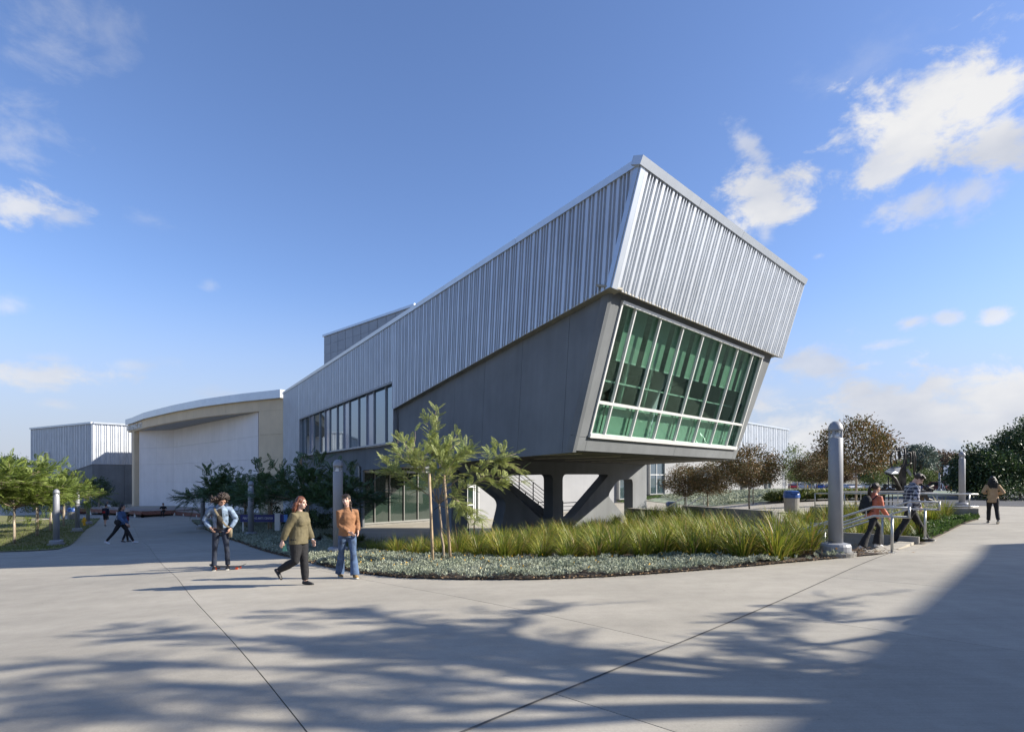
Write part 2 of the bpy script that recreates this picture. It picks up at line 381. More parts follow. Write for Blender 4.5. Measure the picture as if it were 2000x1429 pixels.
M_metal = mat('ribbed metal cladding', (.53, .56, .60), rough=.46, metal=.52, var=.05, vscale=.8, streak=.06)
M_trim = mat('silver metal trim', (.52, .56, .61), rough=.35, metal=.6, var=.04, vscale=1.5)
M_tower = mat('grey tower metal', (.27, .29, .32), rough=.5, metal=.3, var=.08, vscale=.6)
M_conc = mat('dark grey plaster', (.178, .190, .196), rough=.9, var=.10, vscale=.45, bump=.2, bscale=60, streak=.14)
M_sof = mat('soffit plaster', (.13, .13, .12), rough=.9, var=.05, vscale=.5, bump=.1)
M_light = mat('light grey plaster wall', (.27, .275, .28), rough=.9, var=.05, vscale=.4, bump=.15, bscale=50, streak=.05)
M_white = mat('white stage plaster', (.82, .77, .74), rough=.9, var=.04, vscale=.4, streak=.05)
M_beige = mat('beige plaster', (.72, .58, .40), rough=.9, var=.05, vscale=.5, streak=.05)
M_frame = mat('pale aluminium frame', (.70, .70, .68), rough=.4, metal=.15, var=.04)
M_fdark = mat('grey bronze frame', (.27, .27, .25), rough=.4, metal=.3, var=.05)
M_fgrey = mat('blue grey frame', (.34, .37, .41), rough=.4, metal=.4, var=.05)
M_whitep = mat('white door paint', (.62, .63, .62), rough=.4, var=.03)
M_dark = mat('dark interior', (.03, .035, .035), rough=.8)
M_int = mat('interior wall', (.30, .31, .28), rough=.9)
M_intfl = mat('interior floor', (.25, .24, .2), rough=.5)
M_blind = mat('fabric blind', (.50, .56, .50), rough=.9, var=.05, transl=.3)
M_glass = glass_mat('green tinted glass', (.67, .80, .74), gloss=1.6, ior=1.6)
M_gdark = mat('dark reflecting glass', (.022, .038, .028), rough=.015, var=.1, ior=1.75, vscale=.5)
M_gblue = mat('sky reflecting glass', (.03, .05, .06), rough=.015, var=.1, ior=3.4, vscale=.5)
M_gblue.node_tree.nodes['Principled BSDF'].inputs['Specular Tint'].default_value = (.78, .90, 1, 1)
M_spand = mat('spandrel glass', (.16, .19, .28), rough=.12, var=.06, ior=1.9, vscale=.5)
M_pave = paving_mat('smooth concrete paving', (.375, .345, .285), False)
M_broom = paving_mat('broomed concrete paving', (.355, .33, .277), True)
M_joint = mat('joint filler', (.06, .055, .05), rough=.95)
M_soil = mat('planting soil', (.075, .055, .042), rough=1, var=.3, vscale=6, bump=.8, bscale=30)
M_earth = mat('dry ground', (.16, .15, .10), rough=1, var=.25, vscale=.2, bump=.3, bscale=10)
M_asph = mat('asphalt', (.065, .068, .075), rough=.9, var=.15, vscale=.6, bump=.3, bscale=80)
M_lawn = mat('lawn turf', (.14, .155, .045), rough=1, var=.25, vscale=.9, col2=(.19, .17, .07), bump=.6, bscale=60)
M_cwall = mat('cast concrete', (.26, .25, .225), rough=.9, var=.12, vscale=2, bump=.3, bscale=40, streak=.15)
M_pole = mat('grey painted bollard metal', (.27, .28, .30), rough=.5, metal=.12, var=.04)
M_steel = mat('galvanised steel rail', (.46, .46, .44), rough=.38, metal=.6, var=.08, vscale=8)
M_blk = mat('black steel', (.02, .02, .022), rough=.5)
M_wood = mat('stained redwood deck', (.26, .11, .075), rough=.75, var=.25, vscale=3, stretch=(.3, 3, 3), bump=.2)
M_deckt = mat('grey weathered deck', (.30, .25, .22), rough=.8, var=.2, vscale=3)
M_bark = mat('pale smooth bark', (.33, .26, .19), rough=.9, var=.3, vscale=9, bump=.5, bscale=30, stretch=(1, 1, .4))
M_stake = mat('lodgepole stake wood', (.46, .34, .21), rough=.8, var=.35, vscale=8, stretch=(1, 1, .25), bump=.3)
M_blue = mat('blue plastic', (.02, .07, .25), rough=.35)
M_navy = mat('navy sign panel', (.012, .022, .16), rough=.35)
M_lblue = mat('light blue sign panel', (.10, .28, .72), rough=.4)
M_yel = mat('yellow paint', (.72, .40, .02), rough=.5)

# ================================================================== GROUND
def tess(poly):
    tris = tessellate_polygon([[Vector((p[0], p[1], 0)) for p in poly]])
    return [tuple(poly[i] for i in t) for t in tris]
STA = Vector((8.4, 12.9, 0)); STB = Vector((11.25, 15.9, 0)); STAIR_L = 3.2       # feet of the two hand rails at the stair head
_h0 = STA-U*.30; _hw = (STB-STA).length+.6
def in_stair(c):
    q = Vector((c[0], c[1], 0))-_h0; return 0 < q.dot(U) < _hw and .30 < q.dot(V) < STAIR_L
def near_stair(poly):
    return min(p[0] for p in poly) < 12 and max(p[0] for p in poly) > 5 and min(p[1] for p in poly) < 19 and max(p[1] for p in poly) > 12
def sheet_mesh(poly, dz, res, name, m, skirt=0.0, big=False):
    bm = bmesh.new(); vs = [bm.verts.new((p[0], p[1], 0)) for p in poly]
    for t in tessellate_polygon([[Vector((p[0], p[1], 0)) for p in poly]]):
        try: bm.faces.new([vs[i] for i in t])
        except ValueError: pass
    xs = [p[0] for p in poly]; ys = [p[1] for p in poly]
    for ax, lo, hi in ((0, min(xs), max(xs)), (1, min(ys), max(ys))):
        k = math.floor(lo/res)+1
        while k*res < hi:
            co = [0, 0, 0]; co[ax] = k*res; no = [0, 0, 0]; no[ax] = 1
            bmesh.ops.bisect_plane(bm, geom=bm.verts[:]+bm.edges[:]+bm.faces[:], plane_co=co, plane_no=no, dist=1e-5); k += 1
    if near_stair(poly):
        for co, no in ((_h0, U), (_h0+U*_hw, U), (_h0+V*.30, V), (_h0+V*STAIR_L, V)):
            bmesh.ops.bisect_plane(bm, geom=bm.verts[:]+bm.edges[:]+bm.faces[:], plane_co=(co.x, co.y, 0), plane_no=no, dist=1e-5)
        bmesh.ops.delete(bm, geom=[f for f in bm.faces if in_stair(f.calc_center_median())], context='FACES')
    if skirt:
        be = [e for e in bm.edges if e.is_boundary]
        for e_ in be:
            a_, b_ = e_.verts
            q = [bm.verts.new(a_.co), bm.verts.new(b_.co), bm.verts.new((b_.co.x, b_.co.y, -1)), bm.verts.new((a_.co.x, a_.co.y, -1))]
            bm.faces.new(q)
    bm.verts.ensure_lookup_table()
    X = np.array([v.co.x for v in bm.verts]); Y = np.array([v.co.y for v in bm.verts]); Z = hts(X, Y)+dz
    for v, z in zip(bm.verts, Z): v.co.z = z - (skirt if v.co.z < -.5 else 0)
    for f in bm.faces:
        f.normal_update()
        if f.normal.z < -.3: f.normal_flip()
        f.smooth = abs(f.normal.z) > .5
    me = bpy.data.meshes.new(name); bm.to_mesh(me); bm.free(); me.materials.append(m); return me
def sheet(poly, dz, res, name, m, kind='structure', skirt=0.0, parent=None):
    o = bpy.data.objects.new(name, sheet_mesh(poly, dz, res, name, m, skirt)); link(o); setparent(o, parent)
    if kind: o['kind'] = kind
    return o

# the wide ground, to the horizon
g = MB(); gs = [-2500,-1200,-600,-300,-180,-130]+list(range(-100,140,8))+[160,200,300,600,1200,2500]
gy = [-600,-200,-60,-30]+list(range(-16,176,8))+[220,300,500,900,1600,3000]
XX, YY = np.meshgrid(gs, gy); ZZ = hts(XX, YY)-.16
ZZ -= 1.2*((XX > -58) & (XX < 44) & (YY > -8) & (YY < 44))
g.v = [tuple(q) for q in np.stack([XX, YY, ZZ], -1).reshape(-1, 3)]
nx = len(gs)
for j in range(len(gy)-1):
    for i in range(nx-1): g.f.append((j*nx+i, j*nx+i+1, (j+1)*nx+i+1, (j+1)*nx+i)); g.mi.append(0)
tag(g.build('ground', M_earth, smooth=True), kind='structure')

# concrete paving: slabs laid with open saw-cut joints over a dark bed
pave_poly = [(-78,-9),(52,-9),(52,50),(24,56),(13.5,59.5),(-2,47),(-9.5,36.5),(-22,57),(-60,92),(-78,92)]
paving = sheet([(-78,-9),(52,-9),(52,50),(24,56),(13.5,59.5),(-22,92),(-78,92)], -.05, 2.0, 'paving', M_joint)
def split(pieces, pt, d, keep=lambda c: True):
    nrm = Vector((-d[1], d[0])); out_ = []
    for pc in pieces:
        c = Vector((sum(p[0] for p in pc)/len(pc), sum(p[1] for p in pc)/len(pc)))
        s = [(p[0]-pt[0])*nrm.x+(p[1]-pt[1])*nrm.y for p in pc]
        if not keep(c) or min(s) > -.3 or max(s) < .3: out_.append(pc); continue
        A_, B_ = [], []
        for i in range(len(pc)):
            p, q = pc[i], pc[(i+1) % len(pc)]; sp, sq = s[i], s[(i+1) % len(pc)]
            (A_ if sp >= 0 else B_).append(p)
            if sp*sq < 0:
                t = sp/(sp-sq); x = (p[0]+(q[0]-p[0])*t, p[1]+(q[1]-p[1])*t); A_.append(x); B_.append(x)
        out_ += [A_, B_]
    return out_
L1 = G(1310, 1262); L1b = G(1640, 1120); d1 = (L1b-L1).xy.normalized()
def rightof(c): return (c[0]-L1.x)*d1.y-(c[1]-L1.y)*d1.x > 0
L2 = G(600, 1429); L2b = G(370, 1160); d2 = (L2b-L2).xy.normalized()
def leftof2(c): return (c[0]-L2.x)*d2.y-(c[1]-L2.y)*d2.x < 0
pcs = [[(-78,-9),(52,-9),(52,50),(24,56),(13.5,59.5),(-22,92),(-78,92)]]
pcs = split(pcs, L1.xy, d1)
Vd = (V.x, V.y)
for px_, py_ in ((1100, 1359), (1490, 1197), (1620, 1126)):
    q = G(px_, py_); pcs = split(pcs, q.xy, Vd, rightof)
q0 = G(1620, 1126)
for k in range(1, 9): pcs = split(pcs, (q0.x+U.x*3.9*k, q0.y+U.y*3.9*k), Vd, rightof)
q1 = G(1100, 1359); pcs = split(pcs, (q1.x-U.x*3.8, q1.y-U.y*3.8), Vd, rightof)
pcs = split(pcs, (L1.x+V.x*-7.6, L1.y+V.y*-7.6), d1, rightof)
pcs = split(pcs, (L1.x+V.x*-15, L1.y+V.y*-15), d1, rightof)
pcs = split(pcs, L2.xy, d2, lambda c: not rightof(c))
q = G(1315, 1256); pcs = split(pcs, q.xy, (G(1000, 1186)-q).xy.normalized(), lambda c: not rightof(c) and not leftof2(c))
for yy in (26, 38, 50, 64): pcs = split(pcs, (-20, yy), (1, .12), lambda c: not rightof(c))
pcs = split(pcs, (-27, 20), (-.45, .9), lambda c: leftof2(c))
for i, pc in enumerate(pcs):
    c = Vector((sum(p[0] for p in pc)/len(pc), sum(p[1] for p in pc)/len(pc)))
    n = len(pc); ins = []
    area = sum(pc[k][0]*pc[(k+1) % n][1]-pc[(k+1) % n][0]*pc[k][1] for k in range(n)); sg = 1 if area > 0 else -1
    gap = .005
    for k in range(n):
        a, b, e = Vector(pc[k-1]), Vector(pc[k]), Vector(pc[(k+1) % n])
        t1 = (b-a).normalized(); t2 = (e-b).normalized(); n1 = Vector((-t1.y, t1.x))*sg; n2 = Vector((-t2.y, t2.x))*sg
        bi = (n1+n2); bi = bi/max(.2, bi.dot(n1)); ins.append(tuple(b+bi*gap))
    sheet(ins, 0.0, 1.0 if c.y < 30 else 2.0, 'slab', M_broom if rightof(c) else M_pave, kind=None, skirt=.045, parent=paving)

q0_ = L1-Vector((*d1, 0))*6; q1_ = L1+Vector((*d1, 0))*9.5; nn1 = Vector((-d1.y, d1.x, 0))*.012
sheet([tuple((q0_-nn1).xy), tuple((q1_-nn1).xy), tuple((q1_+nn1).xy), tuple((q0_+nn1).xy)], .004, 1.0, 'expansion_joint', mat('worn joint sealant', (.10,.095,.085), rough=.95, var=.35, vscale=3), kind=None, parent=paving)
# planting beds, lawn and other ground covers
def pts(*a): return [tuple(G(x, y).xy) for x, y in a]
bed_front = pts((375,1018),(400,1033),(440,1050),(500,1071),(560,1087),(625,1104),(700,1119),(780,1128),(900,1132),(1050,1132),(1180,1127),(1300,1119),(1465,1106),(1560,1097),(1650,1089))
stair_foot_near = STA + V*3.2; stair_foot_far = STB + V*3.2
bed1 = bed_front + [tuple((STA+U*-.35).xy), tuple((stair_foot_near-U*.35).xy), (7.3,19.5),(7.9,24.0),(8.2,31.5),(7.4,33.4),(2.5,28.2),(-.6,24.7),(-3.6,22.6),(-5.6,24.4),(-7.6,29.5),(-9.6,35.0),(-19.0,52.6),(-24.0,55.0),(-25.0,47.0)]
sheet(bed1, .025, 1.0, 'planting_bed', M_soil)
bed2 = [tuple((STB+U*.35).xy)] + pts((1800,1060),(1850,1040),(1911,1014)) + [(17.95,23.0),(12.6,24.4),(9.9,22.8),(9.3,20.2),tuple((stair_foot_far+U*.35).xy)]
sheet(bed2, .025, 1.0, 'planting_bed', M_soil)
lawn_poly = pts((196,1012),(170,1033),(134,1066),(112,1073),(60,1076),(0,1078)) + [(-45,30.5),(-56,40),(-58,47)] + pts((0,1019),(60,1016),(120,1014))
sheet(lawn_poly, .03, 2.0, 'lawn', M_lawn)
sheet([(-62,50),(-50,53),(-47,60),(-50,66),(-70,62)], .03, 2.0, 'lawn', M_lawn)
lawn2_poly = [(11.8,57.0),(15.2,58.0),(46,88),(58,84),(34,60),(24,51),(17,47)]
sheet([(16,46),(30,45.5),(60,66),(60,84),(46,89.5),(15,59.5),(13,56.5)], .03, 2.0, 'lawn', mat('sage groundcover turf', (.20,.24,.17), rough=1, var=.3, vscale=1.2, bump=1, bscale=30))
sheet([(24,48),(26,47),(52,82),(47.5,87)], .05, 2.0, 'path', M_pave)
sheet([(52,-9),(140,-9),(160,165),(-5,165),(-5,110),(40,100),(53,88),(60,66),(32,44),(52,44)], -.02, 8.0, 'parking_lot', M_asph)
# asphalt yard on the right, beyond the guard rail
sheet([(21,33),(52,30),(70,60),(34,60),(26,46)], .012, 2.0, 'road', M_asph)

# ================================================================== PERFORMING ARTS BUILDING
AZ = ZW + 8.21
A = Vector((3.355, 15.0, AZ)); TH = math.radians(17.0)
NF = (-V*math.cos(TH) - Vector((0, 0, 1))*math.sin(TH)).normalized()      # front facade, leaning out
NS = Vector((-S.y, S.x, 0)); NS = NS if NS.y < 0 else -NS                 # outward normal of the long side
bld = thing('performing_arts_building', 'grey building with ribbed metal upper storey and sloping glass front raised on angular legs', 'building', (3.355, 15.0, gz(3.3, 15)))
def front(u, z, off=0.0):
    return A + U*u + V*((AZ-z)*math.tan(TH)) + Vector((0, 0, z-AZ)) + NF*off
def side(s, z, off=0.0):
    lean = .083*max(0.0, 1-s/20.0)
    return A + S*s + NS*(off + lean*(AZ-z)) + Vector((0, 0, z-AZ))
def s_corner(z, off=0.0):
    lo, hi = -2.0, 6.0
    for _ in range(40):
        m_ = (lo+hi)/2
        if (side(m_, z, off)-A).dot(NF) > off: lo = m_
        else: hi = m_
    return (lo+hi)/2
PAT = [(.00,.16),(.245,.315),(.39,.45),(.545,.675),(.765,.83)]            # raised ribs in one cladding panel, .92 m wide
PW = .92; RD = .062
def clad(parent, fn, s0, s1, zb, zt, name='cladding_panel', pw=PW, m=None, cut=None, rd=RD):
    m = m or M_metal; k = 0; s = s0
    while s < s1-1e-4:
        e = min(s+pw, s1); mb = MB(); bp_ = []
        f = pw/PW
        for a, b_ in PAT:
            a *= f; b_ *= f; tr = .012*f
            bp_ += [(a, 0), (a+tr, rd), (b_-tr, rd), (b_, 0)]
        bp_.append((pw, 0)); bp_ = [(s+x, o_) for x, o_ in bp_ if s+x <= e+1e-6]
        if bp_[-1][0] < e-1e-4: bp_.append((e, bp_[-1][1]))
        last = None
        for x, o_ in bp_:
            b0, t0 = zb(x), zt(x)
            if t0 - b0 < .02: last = None; continue
            cur = (fn(x, b0, o_), fn(x, t0, o_))
            if last: mb.quad(last[0], cur[0], cur[1], last[1])
            last = cur
        if mb.f: mb.build(name, m, parent)
        s = e; k += 1
def zrel(v): return ZW + v
# ---- metal on the long side
Z_SEAM0, Z_SEAM1 = zrel(5.08), zrel(3.57); S_W0, S_W1, S_END = 18.25, 41.4, 48.6
sc0 = s_corner(Z_SEAM0)
def seam(s): return Z_SEAM0 + (Z_SEAM1-Z_SEAM0)*max(0, (s-sc0))/(17.8-sc0)
def zc(s, off=0.0):                                                        # the slanted corner line
    lo, hi = ZW, AZ
    if s_corner(AZ, 0) >= s: return AZ
    for _ in range(24):
        m_ = (lo+hi)/2
        if s_corner(m_) > s: lo = m_
        else: hi = m_
    return hi
Z_HEAD, Z_SILL = zrel(5.03), zrel(1.83); Z_TOP = AZ-.19
clad(bld, side, s_corner(Z_TOP)+.16, 3.0, lambda s: max(seam(s), zc(s-.10)), lambda s: Z_TOP)
clad(bld, side, 3.0, 17.95, seam, lambda s: Z_TOP)
clad(bld, side, 17.95, S_W0, lambda s: Z_SEAM1, lambda s: Z_TOP)
clad(bld, side, S_W0, S_W1, lambda s: Z_HEAD, lambda s: Z_TOP)
clad(bld, side, S_W1, S_END, lambda s: gz(*side(s, ZW).xy)-.2, lambda s: Z_TOP)
# corner trim, eaves fascia
mb = MB()
za, zb_ = Z_TOP, Z_SEAM0
for a0, a1 in ((side, 's'), ):
    p0 = side(s_corner(za), za, .06); p1 = side(s_corner(zb_), zb_, .06)
mb.slab([front(-.05, za, .065), front(-.05, zb_, .065), front(.16, zb_, .065), front(.16, za, .065)], NF*-.08)
mb.slab([side(s_corner(za)-.03, za, .07), side(s_corner(za)+.16, za, .07), side(s_corner(zb_)+.16, zb_, .07), side(s_corner(zb_)-.03, zb_, .07)], NS*-.08)
mb.build('corner_trim', M_trim, bld, fix=True)
mb = MB()
for s_a, s_b in zip(range(0, 48, 6), list(range(6, 48, 6))+[S_END+.1]):
    a = .0 if s_a == 0 else s_a
    mb.slab([side(a, Z_TOP-.0, .10), side(s_b-.012, Z_TOP, .10), side(s_b-.012, AZ, .13), side(a, AZ, .13)], NS*-.3)
mb.build('eaves_fascia', M_trim, bld, fix=True)
mb = MB(); ue = [0, 3.1, 6.2, 9.3, 12.72]
for a, b_ in zip(ue[:-1], ue[1:]):
    a = -.17 if a == 0 else a
    mb.slab([front(a, Z_TOP-.02, .10), front(b_-.012, Z_TOP-.02, .10), front(b_-.012, AZ, .13), front(a, AZ, .13)], NF*-.3)
mb.build('front_fascia', M_trim, bld, fix=True)
# ---- metal on the front
UR = 12.62
clad(bld, front, .16, UR, lambda u: Z_SEAM0, lambda u: Z_TOP)
mb = MB(); mb.slab([front(UR, Z_SEAM0, .065), front(UR+.10, Z_SEAM0, .065), front(UR+.10, Z_TOP, .065), front(UR, Z_TOP, .065)], NF*-.08); mb.build('corner_trim', M_trim, bld, fix=True)
# drip ledge under the metal: front and side
INS = -.20
mb = MB()
mb.slab([front(-.04, Z_SEAM0, .05), front(UR+.1, Z_SEAM0, .05), front(UR+.1, Z_SEAM0, -.5), front(-.04, Z_SEAM0, -.5)], (0, 0, .06))
sx = [sc0, 6, 12, 17.9]
for a, b_ in zip(sx[:-1], sx[1:]):
    mb.slab([side(a-.02, seam(a), .05), side(b_, seam(b_), .05), side(b_, seam(b_), -.4), side(a-.02, seam(a), -.4)], (0, 0, .06))
mb.build('drip_ledge', mat('bronze soffit strip', (.30,.28,.23), rough=.6), bld, fix=True)
# ---- concrete on the side: panels with open joints
ZB0, ZB1 = zrel(.73), zrel(.44); S_G = 24.2
def zbot(s): return ZB0 + (ZB1-ZB0)*(s-2.2)/(S_G-2.2)
def px2s(px):
    r = (px-1000)/F; return (3.355-r*15)/(.523+r*.852)
js = sorted([px2s(x) for x in (1115, 1022, 947, 887, 838)]) + [17.86]
c_t, c_b = s_corner(Z_SEAM0, INS), s_corner(ZB0, INS)
prev = None
for k, s_ in enumerate(js):
    if k == 0: pl = [side(c_t, Z_SEAM0+.02, INS), side(c_b, ZB0, INS), side(s_-.008, zbot(s_), INS), side(s_-.008, seam(s_)+.02, INS)]
    else: pl = [side(prev+.008, seam(prev)+.02, INS), side(prev+.008, zbot(prev), INS), side(s_-.008, zbot(s_), INS), side(s_-.008, seam(s_)+.02, INS)]
    MB().slab(pl, NS*-.12).build('wall_panel', M_conc, bld, fix=True); prev = s_
js2 = [17.876, 21, S_G, 28.5, 33, 37.5, S_W1-.02]
for a, b_ in zip(js2[:-1], js2[1:]):
    if a < S_G-.1:
        pl = [side(a+.006, Z_SILL-.05 if a > 18 else Z_SILL-.05, INS), side(a+.006, zbot(a), INS), side(b_-.006, zbot(b_), INS), side(b_-.006, Z_SILL-.05, INS)]
    else:
        pl = [side(a+.006, Z_SILL-.05, INS), side(a+.006, -3.4, INS), side(b_-.006, -3.4, INS), side(b_-.006, Z_SILL-.05, INS)]
    MB().slab(pl, NS*-.12).build('wall_panel', M_conc, bld, fix=True)
# strip of wall between seam end and the window band
# backing sheet behind joints and the hollow upper volume
mb = MB()
for q0_, q1_ in ((1.2, 5), (5, 9), (9, 13), (13, 17), (17, 20.5), (20.5, S_END)):
    mb.slab([side(q0_-(.8 if q0_ < 2 else 0), AZ-.1, -.35), side(q1_, AZ-.1, -.35), side(q1_, Z_HEAD+.05, -.35), side(q0_, Z_HEAD+.05, -.35)], NS*-.05)
for q0_, q1_ in ((1.3, 5), (5, 9), (9, 13), (13, 18)):
    mb.slab([side(q0_, Z_HEAD+.05, -.36), side(q1_, Z_HEAD+.05, -.36), side(q1_, zrel(.75), -.36), side(q0_+(1.3 if q0_ < 2 else 0), zrel(.75), -.36)], NS*-.05)
mb.slab([side(18.0, Z_SILL-.1, -.36), side(S_W1, Z_SILL-.1, -.36), side(S_W1, zrel(.5), -.36), side(18.0, zrel(.5), -.36)], NS*-.05)
mb.build('inner_wall', M_dark, bld, fix=True)
# ---- ribbon window
wn = MB()
wn.bar(side(S_W0, Z_HEAD-.03, -.12), side(S_W1, Z_HEAD-.03, -.12), .06, .24, (0,0,1)); wn.bar(side(S_W0, Z_SILL-.0, -.08), side(S_W1, Z_SILL, -.08), .09, .30, (0,0,1))
wn.bar(side(S_W0+.03, Z_SILL, -.12), side(S_W0+.03, Z_HEAD, -.12), .06, .22, S); wn.bar(side(S_W1-.03, Z_SILL, -.12), side(S_W1-.03, Z_HEAD, -.12), .06, .22, S)
win = wn.build('ribbon_window', M_fgrey, bld, fix=True)
xs_ = [S_W0+.06]; wid = [1.62, 2.0, 1.35]; k = 0
while xs_[-1] + wid[k % 3] < S_W1-.3: xs_.append(xs_[-1]+wid[k % 3]); k += 1
xs_.append(S_W1-.06)
for k in range(len(xs_)-1):
    a, b_ = xs_[k], xs_[k+1]
    mt = M_spand if k % 3 == 2 else M_gblue
    tw = random.Random(k).uniform(-.004, .004)
    MB().slab([side(a+.01, Z_SILL+.03, -.20+tw), side(b_-.01, Z_SILL+.03, -.20-tw), side(b_-.01, Z_HEAD-.06, -.20-tw), side(a+.01, Z_HEAD-.06, -.20+tw)], NS*-.03).build('pane', mt, win, fix=True)
    if k: MB().bar(side(a, Z_SILL+.04, -.17), side(a, Z_HEAD-.05, -.17), .045, .10, S).build('mullion', M_fgrey, win)
# ---- front concrete frame round the sloping window
WU0, WU1, WZ0, WZ1, WZT = .86, 11.32, zrel(1.13), zrel(4.93), zrel(2.15)
cz = lambda z, o_=INS: (side(s_corner(z, o_), z, o_)-A).dot(U)
ZS0 = Z_SEAM0+.02
def right_u(z): return 11.62 + (12.22-11.62)*(z-ZB0)/(Z_SEAM0-ZB0)
def fpanel(ps, name='front_wall_panel'): MB().slab([front(u, z, INS) for u, z in ps], NF*-.25).build(name, M_conc, bld, fix=True)
fpanel([(cz(ZS0), ZS0), (cz(WZ0), WZ0), (WU0-.01, WZ0), (WU0-.01, ZS0)])
fpanel([(cz(WZ0-.01), WZ0-.012), (cz(ZB0), ZB0), (WU0-.01, ZB0), (WU0-.01, WZ0-.012)])
fpanel([(WU0+.002, WZ0-.012), (WU0+.002, ZB0), (6.2, ZB0), (6.2, WZ0-.012)])
fpanel([(6.212, WZ0-.012), (6.212, ZB0), (WU1-.01, ZB0), (WU1-.01, WZ0-.012)])
fpanel([(WU1+.002, WZ0-.012), (WU1+.002, ZB0), (right_u(ZB0), ZB0), (right_u(WZ0), WZ0-.012)])
fpanel([(WU1+.002, ZS0), (WU1+.002, WZ0), (right_u(WZ0), WZ0), (right_u(ZS0), ZS0)])
fpanel([(WU0, ZS0), (WU0, WZ1+.01), (WU1, WZ1+.01), (WU1, ZS0)])
fw = MB(); fd = .22; fo = INS-.02
def fbar(u0, z0, u1, z1, wd, th=.2, off=fo):
    a, b_ = front(u0, z0, off), front(u1, z1, off)
    t = (b_-a).normalized(); sd = t.cross(NF); return (a, b_, wd, th, sd)
for q in ((WU0+.04, WZ0, WU0+.04, WZ1), (WU1-.04, WZ0, WU1-.04, WZ1)): fw.bar(*fbar(*q, .065, .14))
for q in ((WU0, WZ0+.06, WU1, WZ0+.06, .12), (WU0, WZ1-.04, WU1, WZ1-.04, .09)): fw.bar(*fbar(q[0], q[1], q[2], q[3], q[4]))
fwin = fw.build('sloping_window', M_frame, bld)
mu = [WU0+.08, 1.66, 3.11, 4.56, 6.01, 7.46, 8.91, 10.36, WU1-.08]
MB().bar(*fbar(WU0+.08, WZT, WU1-.08, WZT, .085, .12, fo-.003)).build('transom', M_frame, fwin)
for u in mu[1:-1]: MB().bar(*fbar(u, WZ0+.1, u, WZ1-.08, .05, .11, fo-.006)).build('mullion', M_frame, fwin)
for k in range(8):
    for z0, z1 in ((WZ0+.11, WZT-.05), (WZT+.05, WZ1-.08)):
        tw = random.Random(k*7+int(z0*10)).uniform(-.003, .003)
        MB().slab([front(mu[k]+.025, z0, fo-.04+tw), front(mu[k+1]-.025, z0, fo-.04-tw), front(mu[k+1]-.025, z1, fo-.04-tw), front(mu[k]+.025, z1, fo-.04+tw)], NF*-.012).build('pane', M_glass, fwin)
# room behind it: floor, ceiling, back wall, blinds, slanting posts, inner rail
mb = MB(); D0 = -.45; ZF = zrel(1.0)
mb.slab([front(cz(ZF)+.2, ZF, -.5), front(right_u(ZF)-.1, ZF, -.5), front(right_u(ZF)-.1, ZF, -.5)+V*9, front(cz(ZF)+.2, ZF, -.5)+V*9+U*3.4], (0, 0, -.2))
mb.build('room_floor', M_intfl, bld, fix=True)
mb = MB()
mb.slab([front(.1, zrel(5.0), -.35), front(12.3, zrel(5.0), -.35), front(12.3, zrel(5.0), -.5)+V*9, front(.1, zrel(5.0), -.5)+V*9+U*3.6], (0, 0, .08))
mb.slab([front(3.7, ZF, -.5)+V*8.8, front(12.3, ZF, -.5)+V*8.8, front(12.3, ZF, -.5)+V*8.8+Vector((0,0,4.0)), front(3.7, ZF, -.5)+V*8.8+Vector((0,0,4.0))], V*.1)
mb.build('room_wall', M_int, bld, fix=True)
for k in range(8):
    a, b_ = mu[k]+.22, mu[k+1]-.10
    MB().slab([front(a, zrel(3.42), -.62), front(b_, zrel(3.42), -.62), front(b_, WZ1+.02, -.62), front(a, WZ1+.02, -.62)], NF*-.006).build('blind', M_blind, bld)
    MB().bar(*fbar(a, zrel(3.40), b_, zrel(3.40), .05, .03, -.63)).build('blind_rail', M_frame, bld)
    MB().slab([front(mu[k]+.05, WZ0+.1, -.42), front(mu[k+1]-.02, WZ0+.1, -.42), front(mu[k+1]-.02, WZT-.04, -.42), front(mu[k]+.05, WZT-.04, -.42)], NF*-.02).build('lower_reflection_panel', mat('pale painted reflection', (.52,.56,.52), rough=.9, var=.04), bld)  # pale panel standing in for sunlit ground mirrored in the lower panes
    if k < 7:
        MB().tube([front(mu[k+1]+.02, ZF, -1.0), front(mu[k+1]+.02, zrel(5.0), -1.0)], .085, 10).build('slanting_post', mat('pale post', (.42,.5,.44), rough=.6), bld, smooth=True)
mb = MB(); mb.bar(*fbar(WU0, zrel(2.75), WU1, zrel(2.75), .05, .05, -.9)); mb.build('inner_rail', M_frame, bld)
# pale panels behind the lower glass imitate reflected sunlit ground
# ---- roof, soffit, remaining walls
Cc = front(12.7, AZ, 0); RB = Vector((10.4, 56.8, AZ)); FAR = side(S_END, AZ)
G0 = Vector((-9.47, 36.0, 0))
mb = MB(); mb.prism([tuple(A.xy+(U*.1+V*.15).xy), tuple(Cc.xy+(V*.2).xy), (10.0, 34.0), (9.0, 35.1), (.85, 28.9), (-5.7, 40.0), (12, 59), (0, 74), tuple(FAR.xy+(U*.2).xy)], AZ-.22, AZ-.06)
mb.build('roof', M_tower, bld, fix=True)
Bv = side(s_corner(ZB0, INS), ZB0, INS); Dv = front(11.6, ZB0, INS)
mb = MB(); zs = ZB0+.02
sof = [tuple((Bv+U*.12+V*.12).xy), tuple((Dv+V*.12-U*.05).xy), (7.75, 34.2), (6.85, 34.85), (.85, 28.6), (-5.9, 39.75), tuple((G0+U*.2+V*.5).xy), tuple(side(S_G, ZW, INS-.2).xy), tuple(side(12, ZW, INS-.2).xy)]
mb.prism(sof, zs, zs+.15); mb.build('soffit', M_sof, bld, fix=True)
slot = mat('pale light slot', (.55, .52, .42), rough=.5)
